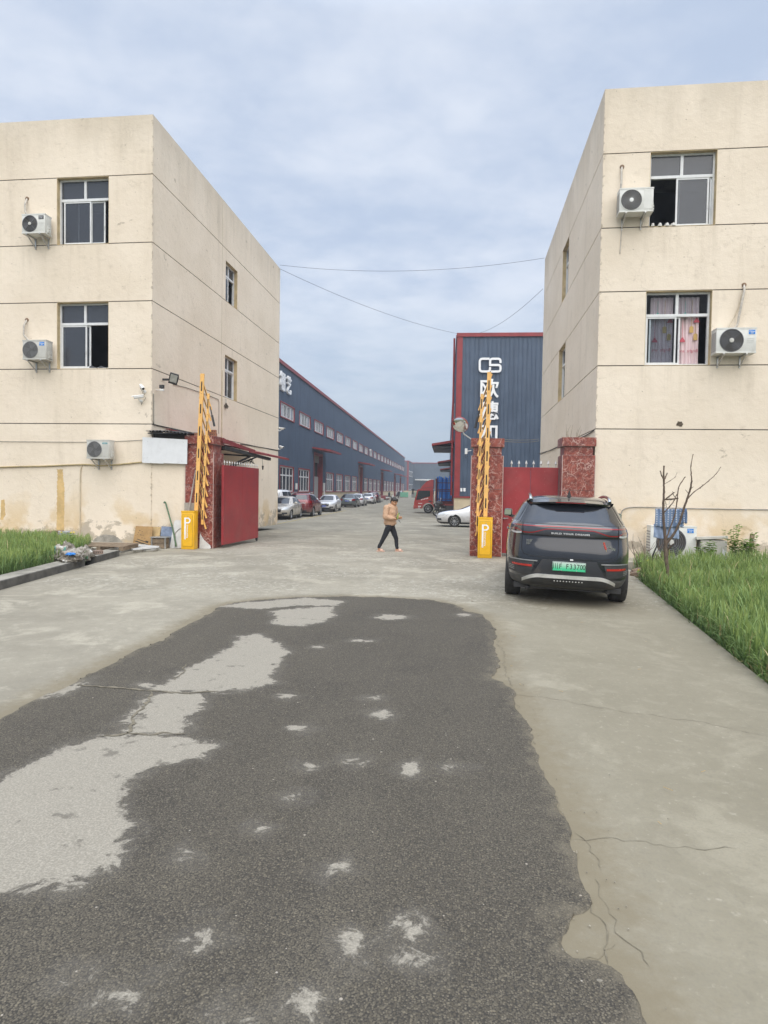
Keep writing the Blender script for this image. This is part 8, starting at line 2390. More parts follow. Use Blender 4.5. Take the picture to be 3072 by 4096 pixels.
def walker():
    t = thing('person', 'person in tan fleece jacket and black trousers walking with a knife', 'person', (-2.03, 18.16, 0.0))
    H_ = Matrix.Rotation(R(-38), 3, 'Z') @ Matrix.Rotation(R(24), 3, 'Y')      # head turned to the viewer and bowed
    hc = Vector((0.112, -0.015, 1.405))
    def hp(x, y, z): return hc + H_ @ Vector((x, y, z))
    SH_N, EL_N, WR_N = Vector((-0.085, -0.155, 1.235)), Vector((-0.105, -0.215, 0.985)), Vector((0.118, -0.205, 0.945))
    SH_F, EL_F, WR_F = Vector((0.125, 0.125, 1.225)), Vector((0.15, 0.185, 0.985)), Vector((0.262, 0.02, 0.955))
    body = [('e', hc, (0.094, 0.077, 0.118), H_), ('e', hp(0.028, 0, -0.062), (0.062, 0.060, 0.062), H_), ('e', hp(0.098, 0, -0.012), (0.016, 0.014, 0.026), H_), ('e', hp(0.104, 0, -0.028), (0.014, 0.018, 0.012), H_),
            ('e', hp(0.075, 0, 0.035), (0.022, 0.058, 0.012), H_), ('e', hp(0.086, 0, -0.066), (0.014, 0.024, 0.010), H_), ('e', hp(0.070, 0, -0.098), (0.022, 0.026, 0.018), H_),
            ('e', hp(-0.005, -0.080, -0.005), (0.020, 0.010, 0.032), H_), ('e', hp(-0.005, 0.080, -0.005), (0.020, 0.010, 0.032), H_), ('e', hp(0.062, -0.040, -0.035), (0.030, 0.028, 0.030), H_), ('e', hp(0.062, 0.040, -0.035), (0.030, 0.028, 0.030), H_),
            ('c', hp(-0.02, 0, -0.08), (0.02, 0, 1.25), 0.055, 0.062), ('c', (0.02, 0, 1.22), (0.01, 0, 0.80), 0.10, 0.10), ('c', (0.01, 0, 0.80), (0.01, 0, 0.74), 0.10, 0.09),
            ('c', SH_N, EL_N, 0.045, 0.038), ('c', EL_N, WR_N, 0.036, 0.026), ('c', SH_F, EL_F, 0.045, 0.038), ('c', EL_F, WR_F, 0.036, 0.026), ('c', SH_N, (0.02, 0, 1.24), 0.05, 0.07), ('c', SH_F, (0.02, 0, 1.24), 0.05, 0.07),
            ('c', (-0.01, -0.07, 0.72), (-0.155, -0.08, 0.395), 0.07, 0.048), ('c', (-0.155, -0.08, 0.395), (-0.285, -0.085, 0.095), 0.046, 0.032), ('c', (0.03, 0.07, 0.72), (0.175, 0.075, 0.38), 0.07, 0.048), ('c', (0.175, 0.075, 0.38), (0.205, 0.08, 0.08), 0.046, 0.032),
            ('c', (-0.295, -0.085, 0.055), (-0.22, -0.085, 0.034), 0.030, 0.028), ('c', (0.19, 0.08, 0.045), (0.32, 0.075, 0.034), 0.030, 0.026)]
    # near hand: palm, thumb, four fingers closed on the handle
    dN = Vector((0.93, 0.30, -0.12)).normalized(); pN = WR_N + dN * 0.045; upN = Vector((0, 0, 1)); sN = dN.cross(upN).normalized()
    body += [('c', WR_N, WR_N + dN * 0.06, 0.024, 0.030)]
    for k in range(4):
        base = WR_N + dN * (0.082 - 0.005 * abs(k - 1.2)) + upN * (0.026 - 0.017 * k)
        L1 = (0.036, 0.040, 0.037, 0.029)[k]
        k1 = base + dN * L1 + sN * (-0.004); k2 = k1 + (dN * 0.45 - sN * 0.7 - upN * 0.25).normalized() * L1 * 0.7; k3 = k2 + (-dN * 0.4 - sN * 0.7 - upN * 0.1).normalized() * L1 * 0.5
        body += [('c', base - dN * 0.03, k1, 0.0095, 0.009), ('c', k1, k2, 0.009, 0.0082), ('c', k2, k3, 0.0082, 0.007)]
    tb = WR_N + dN * 0.03 - sN * 0.02 + upN * 0.015; body += [('c', tb, tb + dN * 0.035 - sN * 0.022 + upN * 0.012, 0.012, 0.010), ('c', tb + dN * 0.035 - sN * 0.022 + upN * 0.012, tb + dN * 0.062 - sN * 0.028 + upN * 0.002, 0.010, 0.008)]
    dF = Vector((0.55, -0.75, 0.05)).normalized(); sF = dF.cross(upN).normalized()
    body += [('c', WR_F, WR_F + dF * 0.055, 0.024, 0.030)]
    for k in range(4):
        base = WR_F + dF * 0.075 + upN * (0.026 - 0.017 * k)
        L1 = (0.034, 0.038, 0.035, 0.027)[k]
        k1 = base + dF * L1 * 0.8; k2 = k1 + (-dF * 0.1 - sF * 0.9).normalized() * L1 * 0.8; k3 = k2 + (-dF * 0.9 - sF * 0.1).normalized() * L1 * 0.6
        body += [('c', base - dF * 0.03, k1, 0.0095, 0.009), ('c', k1, k2, 0.009, 0.0082), ('c', k2, k3, 0.0082, 0.007)]
    tb = WR_F + dF * 0.03 - sF * 0.015 + upN * 0.02; body += [('c', tb, tb + dF * 0.04 - sF * 0.02 + upN * 0.015, 0.012, 0.009)]
    blob('body', body, 0.0055, MSKIN, t, 3)
    for sg in (-1, 1):
        m = MB(); m.ball(hp(0.084, sg * 0.034, 0.014), (0.012, 0.016, 0.006), 10, 6); m.build('eye', MHAIR, t, smooth=180)
        m = MB(); m.tube([hp(0.086, sg * 0.014, 0.038), hp(0.090, sg * 0.034, 0.043), hp(0.078, sg * 0.056, 0.036)], 0.005, 6); m.build('eyebrow', MHAIR, t)
    m = MB(); m.tube([hp(0.092, -0.022, -0.066), hp(0.100, 0.0, -0.068), hp(0.092, 0.022, -0.066)], 0.0045, 6); m.build('mouth', simple('lips', (0.27, 0.10, 0.07), 0.5), t)
    hair = [('e', hp(-0.026, 0, 0.036), (0.090, 0.086, 0.096), H_), ('e', hp(-0.062, 0, -0.01), (0.048, 0.074, 0.076), H_), ('e', hp(0.050, 0, 0.082), (0.050, 0.072, 0.040), H_), ('e', hp(0.016, -0.062, 0.052), (0.040, 0.022, 0.034), H_), ('e', hp(0.028, 0.060, 0.048), (0.046, 0.026, 0.045), H_), ('e', hp(0.066, -0.03, 0.076), (0.022, 0.036, 0.018), H_), ('e', hp(0.066, 0.03, 0.076), (0.022, 0.036, 0.018), H_)]
    blob('hair', hair, 0.006, MHAIR, t, 3, 0.006, 45)
    jk = [('c', (0.03, 0.0, 1.18), (0.0, 0.0, 0.84), 0.160, 0.172), ('e', (0.005, 0, 0.81), (0.185, 0.160, 0.09)), ('e', (0.045, 0.0, 1.10), (0.155, 0.165, 0.16)), ('e', (0.02, 0, 1.25), (0.115, 0.155, 0.07)), ('c', SH_N, EL_N, 0.088, 0.082), ('c', EL_N, WR_N - (WR_N - EL_N) * 0.10, 0.078, 0.056), ('c', SH_F, EL_F, 0.078, 0.068), ('c', EL_F, WR_F - (WR_F - EL_F) * 0.12, 0.066, 0.050), ('c', SH_N, (0.02, 0, 1.25), 0.075, 0.09), ('c', SH_F, (0.02, 0, 1.25), 0.075, 0.09)]
    blob('jacket', jk, 0.008, MFLEECE, t, 4, 0.010, 13)
    m = MB()
    def col(u, v):
        a = -2.6 + 5.2 * u; r_ = 0.080 + 0.030 * v
        return (0.035 + r_ * math.cos(a) * 1.05 + 0.02 * v, -0.005 + r_ * math.sin(a), 1.325 - 0.055 * v - 0.045 * math.cos(a) * v - 0.03 * math.cos(a))
    m.grid(col, 28, 3); o = m.build('collar', MFLEECE, t, smooth=180)
    md = o.modifiers.new('thick', 'SOLIDIFY'); md.thickness = 0.014; apply_mods(o)
    m = MB(); m.tube([(0.150, -0.07, 1.24), (0.188, -0.085, 1.12), (0.172, -0.08, 0.98), (0.155, -0.07, 0.84)], 0.005, 6); m.build('zip', MGREYM, t)
    tr = [('e', (0.005, 0, 0.75), (0.142, 0.128, 0.10)), ('c', (-0.012, -0.062, 0.72), (-0.155, -0.08, 0.395), 0.098, 0.066), ('c', (-0.155, -0.08, 0.395), (-0.288, -0.085, 0.125), 0.064, 0.050), ('c', (0.03, 0.062, 0.72), (0.175, 0.075, 0.38), 0.098, 0.066), ('c', (0.175, 0.075, 0.38), (0.205, 0.08, 0.105), 0.064, 0.050)]
    blob('trousers', tr, 0.008, MTROUS, t, 3, 0.006, 14)
    m = MB(); m.cyl((-0.075, -0.128, 0.705), (-0.075, -0.136, 0.705), 0.014, 10); m.build('trouser_badge', MGREYM, t)
    for (x, y, z, rx, nm_) in ((-0.245, -0.085, 0.0, R(8), 'rear'), (0.262, 0.078, 0.0, 0, 'front')):
        so = thing('slipper', None, None, (x, y, z), 0, parent=t)
        m = MB(); m.prism([(-0.105, -0.036), (-0.05, -0.042), (0.05, -0.048), (0.105, -0.036), (0.125, 0), (0.105, 0.036), (0.05, 0.046), (-0.05, 0.042), (-0.105, 0.036), (-0.118, 0)], 0.026); m.build('sole', MSLIP, so, fix=True)
        m = MB()
        def strap(u, v): a = math.pi * u; return (-0.005 + 0.075 * v, -0.05 * math.cos(a), 0.012 + (0.062 - 0.012 * v) * math.sin(a))
        m.grid(strap, 14, 3); o = m.build('strap', MSLIP, so, smooth=180); md = o.modifiers.new('thick', 'SOLIDIFY'); md.thickness = 0.008; apply_mods(o)
    # what the hands hold
    k0 = Vector((-2.03, 18.16, 0.0)) + WR_N + dN * 0.10
    kn = thing('knife', 'kitchen knife held in the hand of the walking person', 'knife', k0)
    m = MB(); m.tube([(-0.03, -0.01, 0.05), (0.01, -0.01, -0.01)], 0.011, 8); m.build('handle', MBLACKM, kn)
    m = MB(); m.prism([(0.0, 0.02), (0.028, 0.03), (0.075, -0.035), (0.105, -0.115), (0.045, -0.075), (0.0, -0.01)], 0.002, None, lambda u, v, w: (u + 0.01, -0.011 + w, v)); m.build('blade', MCHROME, kn, fix=True)
    vg = thing('vegetable', 'pale green vegetable being peeled by the walking person', 'vegetable', k0 + Vector((0.02, -0.03, 0.05)))
    m = MB(); m.tube([(-0.01, 0, -0.055), (0.0, 0, -0.03), (0.008, 0, 0.03), (0.02, 0, 0.075), (0.024, 0, 0.095)], [0.012, 0.022, 0.024, 0.020, 0.006], 10); m.build('stalk', simple('veg_green', (0.24, 0.33, 0.07), 0.5), vg, smooth=60)
    m = MB()
    for k in range(3): m.tube([(0.02, 0, 0.07), (0.03 + 0.012 * k, 0.004 * k, 0.10), (0.02 + 0.025 * k, 0, 0.13)], [0.006, 0.005, 0.002], 5)
    m.build('leaf_tips', simple('veg_leaf', (0.12, 0.26, 0.03), 0.6), vg)
    return t
walker()
def far_person(label, loc, parts, cloth, face=None):
    t = thing('person', label, 'person', loc)
    blob('body', parts, 0.03, cloth, t, 2)
    m = MB(); hd = face; m.ball(hd, (0.09, 0.085, 0.12), 12, 8); m.build('head', MSKIN, t, smooth=180)
    m = MB(); m.ball((hd[0], hd[1] + 0.02, hd[2] + 0.04), (0.098, 0.09, 0.095), 12, 8); m.build('hair', MHAIR, t, smooth=180)
    return t
DK = simple('dark_coat', (0.03, 0.032, 0.038), 0.85)
sx, sy = -13.3, 116.7
far_person('distant person in dark clothes sitting on a white scooter', (sx, sy, YARD_Z), [('c', (0, 0, 0.78), (0.05, 0, 1.30), 0.17, 0.19), ('c', (0.05, 0, 1.30), (0.10, 0, 1.45), 0.10, 0.07), ('c', (0, -0.1, 0.75), (0.42, -0.12, 0.70), 0.10, 0.08), ('c', (0.42, -0.12, 0.70), (0.45, -0.12, 0.12), 0.075, 0.05), ('c', (0, 0.1, 0.75), (0.42, 0.12, 0.70), 0.10, 0.08), ('c', (0.42, 0.12, 0.70), (0.45, 0.12, 0.12), 0.075, 0.05), ('c', (0.05, -0.2, 1.25), (0.2, -0.24, 1.0), 0.07, 0.055), ('c', (0.2, -0.24, 1.0), (0.5, -0.2, 1.0), 0.05, 0.04)], DK, (0.12, 0, 1.58))
t = thing('scooter', 'white scooter under the distant seated person', 'scooter', (sx, sy, YARD_Z))
ty, ri, br = wheel_meshes(0.24, 0.10, 8, 'scooter')
for x in (-0.4, 0.85):
    o = obj('wheel', ty, t, (x, 0, 0.24), (0, 0, math.pi / 2)); obj('rim', ri, o)
m = MB(); m.cbox(-0.6, -0.14, 0.38, 0.12, 0.14, 0.66, 0.06); m.cbox(0.1, -0.13, 0.2, 0.6, 0.13, 0.30, 0.03); m.cbox(0.58, -0.18, 0.22, 0.78, 0.18, 0.98, 0.06); m.build('bodywork', P_WHITE, t, smooth=40)
m = MB(); m.cbox(-0.5, -0.13, 0.64, 0.2, 0.13, 0.74, 0.03); m.build('seat', MBLKP, t)
m = MB(); m.bar((0.62, -0.34, 1.06), (0.62, 0.34, 1.06), 0.05); m.bar((0.66, 0, 0.9), (0.62, 0, 1.06), 0.06); m.build('handlebar', MBLKP, t)
far_person('distant person in dark clothes walking away along the warehouse', (-14.0, 141.3, YARD_Z), [('c', (0, 0, 0.9), (0, 0, 1.32), 0.17, 0.20), ('c', (0, 0, 1.32), (0, 0, 1.45), 0.1, 0.07), ('c', (-0.09, 0, 0.88), (-0.11, 0.15, 0.45), 0.10, 0.07), ('c', (-0.11, 0.15, 0.45), (-0.11, 0.05, 0.06), 0.07, 0.05), ('c', (0.09, 0, 0.88), (0.11, -0.12, 0.45), 0.10, 0.07), ('c', (0.11, -0.12, 0.45), (0.11, -0.2, 0.06), 0.07, 0.05), ('c', (-0.22, 0, 1.32), (-0.28, 0.05, 0.85), 0.07, 0.05), ('c', (0.22, 0, 1.32), (0.28, -0.05, 0.85), 0.07, 0.05)], DK, (0, 0, 1.58))
MGRNB = simple('crate_green', (0.17, 0.44, 0.30), 0.7, var=0.12, scale=2)
for k, (x, y, w, h, lab, mt) in enumerate(((-14.9, 165, 2.0, 1.35, 'pale green crate by the warehouse, nearest the camera', MGRNB), (-12.9, 169, 0.9, 1.3, 'grey wrapped bale between two green crates', MGREYM), (-11.9, 172, 1.4, 1.3, 'pale green crate farther back, right of the wrapped bale', MGRNB))):
    t = thing('crate', lab, 'crate', (x, y, YARD_Z), 0, 'crates at the end of the yard')
    m = MB(); m.cbox(-w / 2, -0.6, 0.12, w / 2, 0.6, h, 0.03); m.build('box', mt, t)
    m = MB(); m.box(-w / 2 - 0.02, -0.63, h - 0.12, w / 2 + 0.02, 0.63, h + 0.02); m.box(-0.05, -0.63, 0.12, 0.05, -0.605, h - 0.12); m.build('batten', mt, t)
    m = MB(); m.box(-w / 2, -0.55, 0, w / 2, -0.4, 0.118); m.box(-w / 2, 0.4, 0, w / 2, 0.55, 0.118); m.build('skid', MWOODO, t)
for k, (x, y, n_, mt, lab) in enumerate(((-13.8, 104, 4, MWHITEP, 'low stack of white panels beyond the dark red car'), (-14.9, 110, 6, MWOODP, 'stack of timber boards behind the scooter'), (-15.2, 126, 7, MREDTRIM, 'stack of red steel sections by the warehouse wall'))):
    t = thing('material_stack', lab, 'stack', (x, y, YARD_Z), R(4 * k), 'stacks in front of the left warehouse')
    for q in range(n_):
        m = MB(); m.cbox(-0.9 + 0.03 * (q % 3), -1.6, 0.10 + q * 0.10, 0.9 + 0.03 * (q % 2), 1.6, 0.19 + q * 0.10, 0.008); m.build('panel', mt, t)
    m = MB(); m.box(-0.8, -1.3, 0, 0.8, -1.1, 0.098); m.box(-0.8, 1.1, 0, 0.8, 1.3, 0.098); m.build('bearer', MWOODO, t)

# ================================================================== tree, towel, shrubs on the right
MBARK = simple('bark', (0.135, 0.10, 0.07), 0.9, var=0.3, scale=14, bump=0.5, kind='pos')
MTWIG = simple('twig', (0.12, 0.085, 0.06), 0.9, var=0.3, scale=14, kind='pos')
def zt(x, y, Y=13.1): return PY(2480 + x / 2.802, 1800 + y / 2.802, Y)
t = thing('pruned_tree', 'small bare pruned tree at the edge of the right wheat field', 'tree', (3.98, 13.1, -0.3))
o3 = Vector(t.location)
def limb(pts, r0, r1, name='branch', dy=0.0):
    P_ = [zt(x, y, 13.1 + dy * i / max(1, len(pts) - 1)) - o3 for i, (x, y) in enumerate(pts)]
    sp = smooth_path(P_, 5)
    rr_ = random.Random(int(pts[0][0] * 7 + pts[-1][1]))
    m = MB(); m.tube([p + Vector((rr_.uniform(-.004, .004), rr_.uniform(-.004, .004), 0)) for p in sp], [r0 + (r1 - r0) * i / (len(sp) - 1) + (0.003 if i % 5 == 0 else 0) for i in range(len(sp))], 8)
    return m.build(name, MBARK if name == 'trunk' else MTWIG, t, smooth=70)
limb([(540, 1700), (538, 1560), (528, 1350), (516, 1180), (512, 1050)], 0.046, 0.036, 'trunk')
for pts, r0, r1, dy in (
        ([(512, 1060), (498, 900), (488, 760), (486, 600), (493, 470), (490, 340), (492, 176)], 0.030, 0.014, 0.12), ([(516, 1050), (590, 960), (660, 830), (715, 660), (758, 530), (790, 430), (804, 345)], 0.028, 0.015, -0.15),
        ([(804, 345), (797, 260), (795, 180), (820, 46)], 0.013, 0.006, 0.0), ([(520, 1000), (560, 880), (610, 740), (640, 560), (655, 430), (690, 360), (730, 302)], 0.015, 0.008, 0.3),
        ([(490, 330), (470, 290), (450, 232)], 0.013, 0.009, 0.0), ([(495, 340), (512, 300), (530, 258)], 0.013, 0.009, 0.05), ([(500, 380), (560, 345), (615, 305), (640, 254)], 0.006, 0.003, 0.1),
        ([(500, 560), (545, 525), (608, 475)], 0.014, 0.010, -0.08), ([(495, 700), (560, 630), (610, 560), (636, 495)], 0.010, 0.007, -0.12), ([(500, 555), (570, 552), (650, 540)], 0.016, 0.014, 0.06),
        ([(760, 545), (830, 470), (895, 425), (990, 350), (1080, 265), (1128, 190)], 0.011, 0.005, 0.2), ([(895, 428), (915, 408), (930, 390)], 0.012, 0.004, 0.0), ([(765, 485), (745, 460), (733, 445)], 0.006, 0.003, 0.0),
        ([(790, 432), (805, 425), (820, 412)], 0.006, 0.003, 0.0), ([(525, 1120), (565, 1090), (600, 1052)], 0.016, 0.010, -0.1), ([(520, 640), (515, 600), (505, 570)], 0.006, 0.005, 0.0), ([(615, 530), (600, 500), (588, 465)], 0.007, 0.004, 0.0)):
    limb(pts, r0, r1, 'branch', dy)
def mat_towel():
    t_ = NT('towel_blue'); p = t_.pos('obj')
    sp_ = t_.sep(p)
    gx = t_.math('FRACT', t_.math('MULTIPLY', sp_[0], 14.0)); gz_ = t_.math('FRACT', t_.math('MULTIPLY', sp_[2], 22.0))
    dx = t_.math('ABSOLUTE', t_.math('SUBTRACT', gx, 0.5)); dz = t_.math('ABSOLUTE', t_.math('SUBTRACT', gz_, 0.5))
    dot = t_.math('MULTIPLY', t_.math('LESS_THAN', dx, 0.17), t_.math('LESS_THAN', dz, 0.30))
    keep_ = t_.math('GREATER_THAN', t_.noise(p, 2.6, 1), 0.42)
    c = t_.mix(t_.math('MULTIPLY', dot, keep_), (0.19, 0.27, 0.42), (0.55, 0.60, 0.68))
    return t_.out(c, 0.95, 0, t_.bump(t_.noise(p, 120, 3), 0.4, 0.004))
tw = zt(560, 660, 13.34)
t = thing('towel', 'blue spotted towel on a wire hanger in the bare tree', 'towel', tw)
MTOW = mat_towel(); MTOW2 = simple('towel_lining', (0.30, 0.38, 0.53), 0.95, var=0.15, scale=12)
k_ = 1 / 2.802 / F_PX * 13.1
def cloth(x0, x1, z0, z1, y, sk, seed, mt, name):
    def fn(u, v):
        x = x0 + (x1 - x0) * u + sk * (1 - v)
        return (x, y + 0.016 * math.sin(u * 13 + seed) + 0.012 * math.sin(u * 29 + v * 4 + seed) - 0.01 * (1 - v), z0 + (z1 - z0) * v + 0.012 * math.sin(u * 9 + seed) * (1 - v))
    m = MB(); m.grid(fn, 36, 16); o = m.build(name, mt, t, smooth=180)
    md = o.modifiers.new('thick', 'SOLIDIFY'); md.thickness = 0.006; apply_mods(o)
cloth(-0.28, 0.26, -0.36, 0.0, -0.03, 0.0, 1.0, MTOW, 'front_fold')
cloth(-0.29, 0.19, -0.58, -0.30, 0.0, 0.0, 2.0, MTOW2, 'back_fold')
cloth(0.17, 0.29, -0.27, 0.01, -0.055, 0.02, 4.0, MTOW, 'side_fold')
m = MB(); m.tube([(-0.27, -0.01, 0.0), (-0.02, -0.01, 0.10), (0.26, -0.01, 0.0)], 0.004, 6); m.tube(smooth_path([(-0.02, -0.01, 0.10), (-0.02, -0.01, 0.14), (0.02, 0, 0.19), (-0.02, 0.02, 0.21), (-0.04, 0.02, 0.18)]), 0.004, 6); m.tube([(-0.27, -0.01, 0.0), (0.26, -0.01, 0.0)], 0.004, 6); m.build('hanger', MSTEEL, t)
# bare twiggy shrub left of the tree
def twigs(label, base, n, h, spread, seed, r=0.010):
    t = thing('bare_shrub', label, 'shrub', base)
    rnd = random.Random(seed)
    for k in range(n):
        a = rnd.uniform(0, 6.28); L = h * rnd.uniform(0.6, 1.0)
        p = Vector((rnd.uniform(-.12, .12), rnd.uniform(-.12, .12), 0)); d = Vector((math.cos(a) * spread, math.sin(a) * spread * 0.6, 1)).normalized()
        m = MB(); pts = [p]
        for q in range(6):
            d = (d + Vector((rnd.uniform(-.25, .25), rnd.uniform(-.2, .2), rnd.uniform(-.05, .1)))).normalized(); pts.append(pts[-1] + d * L / 6)
        m.tube(pts, [r * (1 - 0.13 * q) for q in range(7)], 6)
        for q in range(rnd.randint(2, 4)):
            i = rnd.randint(2, 5); b = pts[i]; e = (d + Vector((rnd.uniform(-1, 1), rnd.uniform(-.6, .6), rnd.uniform(-.1, .6)))).normalized()
            m.tube([b, b + e * L * 0.15, b + (e + Vector((0, 0, 0.3))) * L * rnd.uniform(.2, .35)], [r * 0.55, r * 0.4, r * 0.2], 5)
        m.build('twig', MTWIG, t)
    return t
b_ = zt(300, 1360, 15.2)
twigs('bare twiggy shrub between the black car and the ground air conditioner', (b_.x, 15.2, -0.28), 9, 1.25, 0.55, 3, 0.011)
t = thing('stick', 'dark dead stem leaning before the ground air conditioner', 'stick', zt(330, 1300, 15.4))
p0 = zt(330, 1300, 15.4); m = MB(); m.tube([zt(x, y, 15.4) - p0 for x, y in ((330, 1340), (360, 1200), (410, 1080), (450, 985))], [0.024, 0.02, 0.017, 0.012], 7); m.build('stem', MBLACKM, t)
# leafy weeds
MLEAF = mat_leaf('weed_leaf', (0.10, 0.22, 0.025), (0.22, 0.34, 0.05), 0.3)
MLEAFD = mat_leaf('weed_leaf_dark', (0.04, 0.11, 0.02), (0.09, 0.18, 0.03), 0.25)
MYELF = simple('flower_yellow', (0.75, 0.58, 0.03), 0.6)
def leafy(label, base, h, n_st, n_lf, spread, size, seed, mt, flowers=0, cat='weed', name='leafy_weed'):
    t = thing(name, label, cat, base)
    rnd = random.Random(seed); st = MB(); lf = MB(); fl_ = MB()
    for k in range(n_st):
        a = rnd.uniform(0, 6.28); top = Vector((math.cos(a) * spread * rnd.uniform(.2, 1), math.sin(a) * spread * 0.6 * rnd.uniform(.2, 1), h * rnd.uniform(.45, 1)))
        b = Vector((rnd.uniform(-.05, .05), rnd.uniform(-.05, .05), 0)); mid = b.lerp(top, 0.5) + Vector((0, 0, h * 0.08))
        st.tube([b, mid, top], [0.006, 0.004, 0.002], 5)
        for q in range(n_lf):
            f = rnd.uniform(0.12, 1); p = b.lerp(mid, f * 2) if f < 0.5 else mid.lerp(top, f * 2 - 1)
            az = rnd.uniform(0, 6.28); d = Vector((math.cos(az), math.sin(az), rnd.uniform(-.1, .6))).normalized(); s_ = d.cross(Vector((0, 0, 1))).normalized(); L = size * rnd.uniform(.5, 1.2); w = L * 0.36
            u_ = s_.cross(d)
            lf.add([p, p + d * L * 0.35 + s_ * w * 0.8, p + d * L * 0.6 + s_ * w * 0.6 - u_ * 0.0, p + d * L - u_ * L * 0.15, p + d * L * 0.6 - s_ * w * 0.6, p + d * L * 0.35 - s_ * w * 0.8, p + d * L * 0.45 - u_ * L * 0.10], [(0, 1, 6), (1, 2, 6), (2, 3, 6), (3, 4, 6), (4, 5, 6), (5, 0, 6)])
        if k < flowers:
            for q in range(5): fl_.ball(top + Vector((rnd.uniform(-.02, .02), rnd.uniform(-.02, .02), rnd.uniform(-.01, .02))), 0.009, 6, 4)
    st.build('stem', mt, t); lf.build('foliage', mt, t)
    if flowers: fl_.build('flowers', MYELF, t)
    return t
def pw(x, y, Y, z): p = zt(x, y, Y); return (p.x, Y, z)
leafy('bright green leafy weed in front of the white block', pw(960, 1200, 16.35, 0.075), 0.62, 13, 30, 0.36, 0.105, 1, MLEAF)
leafy('tall green leafy weed before the white sheets', pw(1290, 1200, 16.3, 0.075), 1.05, 11, 32, 0.28, 0.10, 2, MLEAF)
leafy('green leafy weed around the wooden post', pw(1400, 1200, 16.25, 0.075), 0.80, 15, 32, 0.42, 0.11, 3, MLEAF)
leafy('low green weeds at the corner of the concrete drive', pw(420, 1420, 14.55, -0.28), 0.62, 18, 24, 0.45, 0.11, 4, MLEAF, 3)
leafy('broad-leaved weeds below the bare shrub', pw(300, 1330, 15.6, -0.28), 0.5, 12, 18, 0.38, 0.10, 6, MLEAFD)
leafy('yellow-flowered weed rising beside the left kerb sacks', (kx(13.0) - 0.42, 13.05, 0.05), 0.68, 9, 12, 0.20, 0.10, 5, MLEAF, 5)
leafy('leafy weed growing through the gap in the left kerb', (kx(12.9) - 0.05, 12.98, 0.02), 0.34, 8, 14, 0.16, 0.07, 8, MLEAFD)
# white block, sheets, post, rubble on the platform
MWBLK = simple('painted_block', (0.56, 0.53, 0.47), 0.85, var=0.12, scale=4, dirt=0.45, dirtcol=(0.24, 0.20, 0.15))
p = zt(1025, 1150, 16.95)
t = thing('concrete_box', 'chipped white concrete box with slab lid on the right platform', 'box', (p.x, 16.95, 0.077), R(-6))
m = MB(); m.cbox(-0.30, -0.2, 0.02, 0.30, 0.25, 0.56, 0.015); m.build('box', MWBLK, t)
m = MB(); m.cbox(-0.36, -0.28, 0.57, 0.35, 0.30, 0.645, 0.012); o = m.build('lid', MWBLK, t); o.rotation_euler = (R(-4), R(-4), 0)
for k, (pts, lab) in enumerate(((((1130, 1262), (1290, 1275), (1262, 1170), (1170, 1100)), 'white sheet scrap leaning left of the wooden post'), (((1450, 1262), (1592, 1268), (1500, 1165), (1455, 1160)), 'white sheet scrap leaning right of the wooden post'), (((770, 1240), (900, 1255), (905, 1180), (830, 1160)), 'white plank scrap under the ground air conditioner'))):
    Yq = 16.62
    P_ = [zt(x, y, Yq) for x, y in pts]; c_ = P_[0]
    m = MB(); m.prism([(q.x - c_.x, q.z - c_.z) for q in P_], 0.015, None, lambda u, v, w: (u, w + v * 0.25, v)); tag(m.build('sheet_scrap', simple('scrap_white%d' % k, (0.62, 0.62, 0.61), 0.6, dirt=0.3), loc=(c_.x, Yq, 0.078), fix=True), lab, 'sheet', 'white scraps on the right platform')
t = thing('wooden_post', 'short weathered post leaning on the right wall', 'post', (zt(1455, 1170, 17.3).x, 17.25, 0.075)); t.rotation_euler = (R(-8), R(5), 0)
m = MB(); m.cbox(-0.045, -0.045, 0, 0.045, 0.045, 0.72, 0.008); m.build('timber', MWOODO, t)
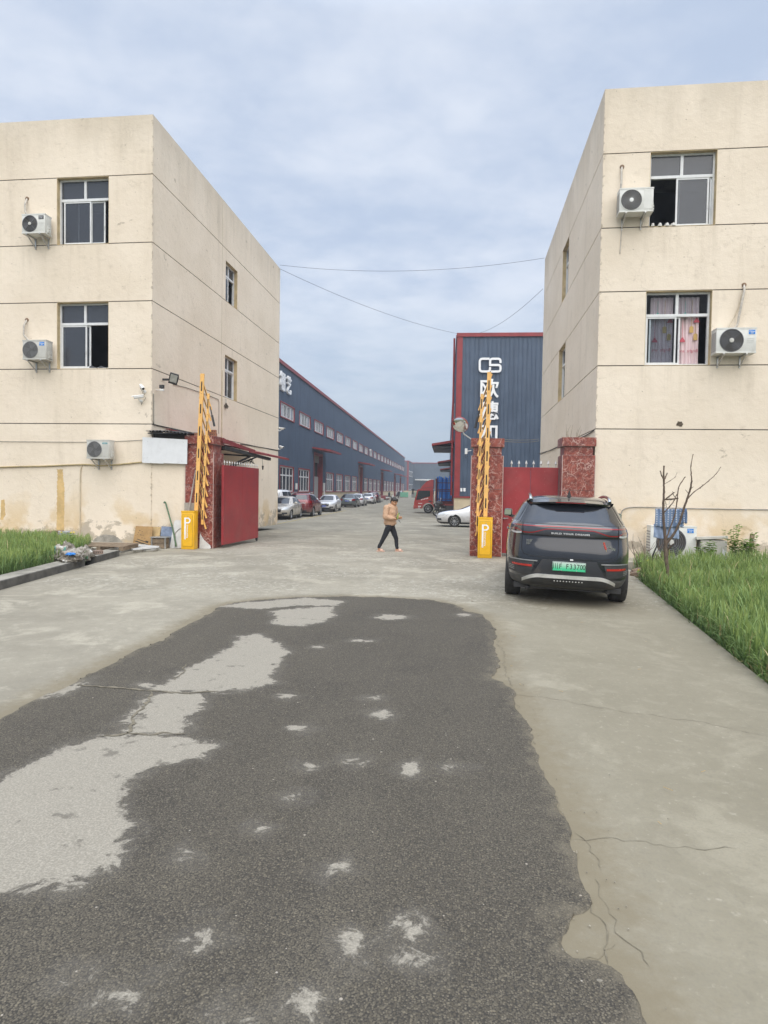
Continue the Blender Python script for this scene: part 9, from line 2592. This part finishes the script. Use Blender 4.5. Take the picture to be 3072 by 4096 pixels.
m = MB(); m.box(-0.046, -0.047, 0.55, 0.046, 0.047, 0.57); m.build('band', MSTEEL, t)
for k, (x, y, Y_, s_) in enumerate(((205, 1370, 15.0, 0.16), (245, 1390, 14.9, 0.13), (180, 1400, 14.85, 0.12), (225, 1340, 15.15, 0.15))):
    bm = bmesh.new(); bmesh.ops.create_icosphere(bm, subdivisions=2, radius=1)
    for v in bm.verts: v.co *= 1 + 0.35 * mnoise.noise(v.co * 1.4 + Vector((k * 5, 0, 0)))
    me = bpy.data.meshes.new('rubble_stone'); bm.to_mesh(me); bm.free(); me.materials.append(MBRICKG)
    p = zt(x, y, Y_); o = obj('rubble_stone', me, None, (p.x, Y_, -0.28 + s_ * 0.55 + 0.18)); o.scale = (s_, s_ * 0.8, s_ * 0.7)
    tag(o, ('largest', 'rightmost', 'lowest', 'rearmost')[k] + ' rubble stone beside the rear wheel of the black SUV', 'stone', 'rubble by the drive')
m = MB(); m.box(3.62, 14.35, -0.4, 4.05, 16.42, -0.10); tag(m.build('drive_end', MPLATF), kind='structure')
# white pipe scrap and straw on the ground
m = MB(); rr = random.Random(31)
for k in range(30):
    x, y = rr.uniform(-2.5, 2.4), rr.uniform(2.2, 9); a = rr.uniform(0, 3.1); L = rr.uniform(0.02, 0.06)
    m.bar((x, y, 0.010), (x + L * math.cos(a), y + L * math.sin(a), 0.011), 0.0025)
tag(m.build('straw', MSTRAW), 'short dry straw bits scattered on the drive', 'straw', kind='stuff')
# ================================================================== air: faint haze over the whole place
m = MB(); m.box(-75, -8, -1.5, 75, 318, 15.5)
th = bpy.data.materials.new('haze'); th.use_nodes = True
th.node_tree.nodes.remove(th.node_tree.nodes['Principled BSDF'])
pv = th.node_tree.nodes.new('ShaderNodeVolumePrincipled')
pv.inputs['Color'].default_value = (0.86, 0.92, 1.0, 1)
pv.inputs['Density'].default_value = 0.0011
pv.inputs['Anisotropy'].default_value = 0.2
th.node_tree.links.new(pv.outputs[0], th.node_tree.nodes['Material Output'].inputs['Volume'])
tag(m.build('haze', th), 'pale daylight haze filling the yard', 'haze', kind='stuff')
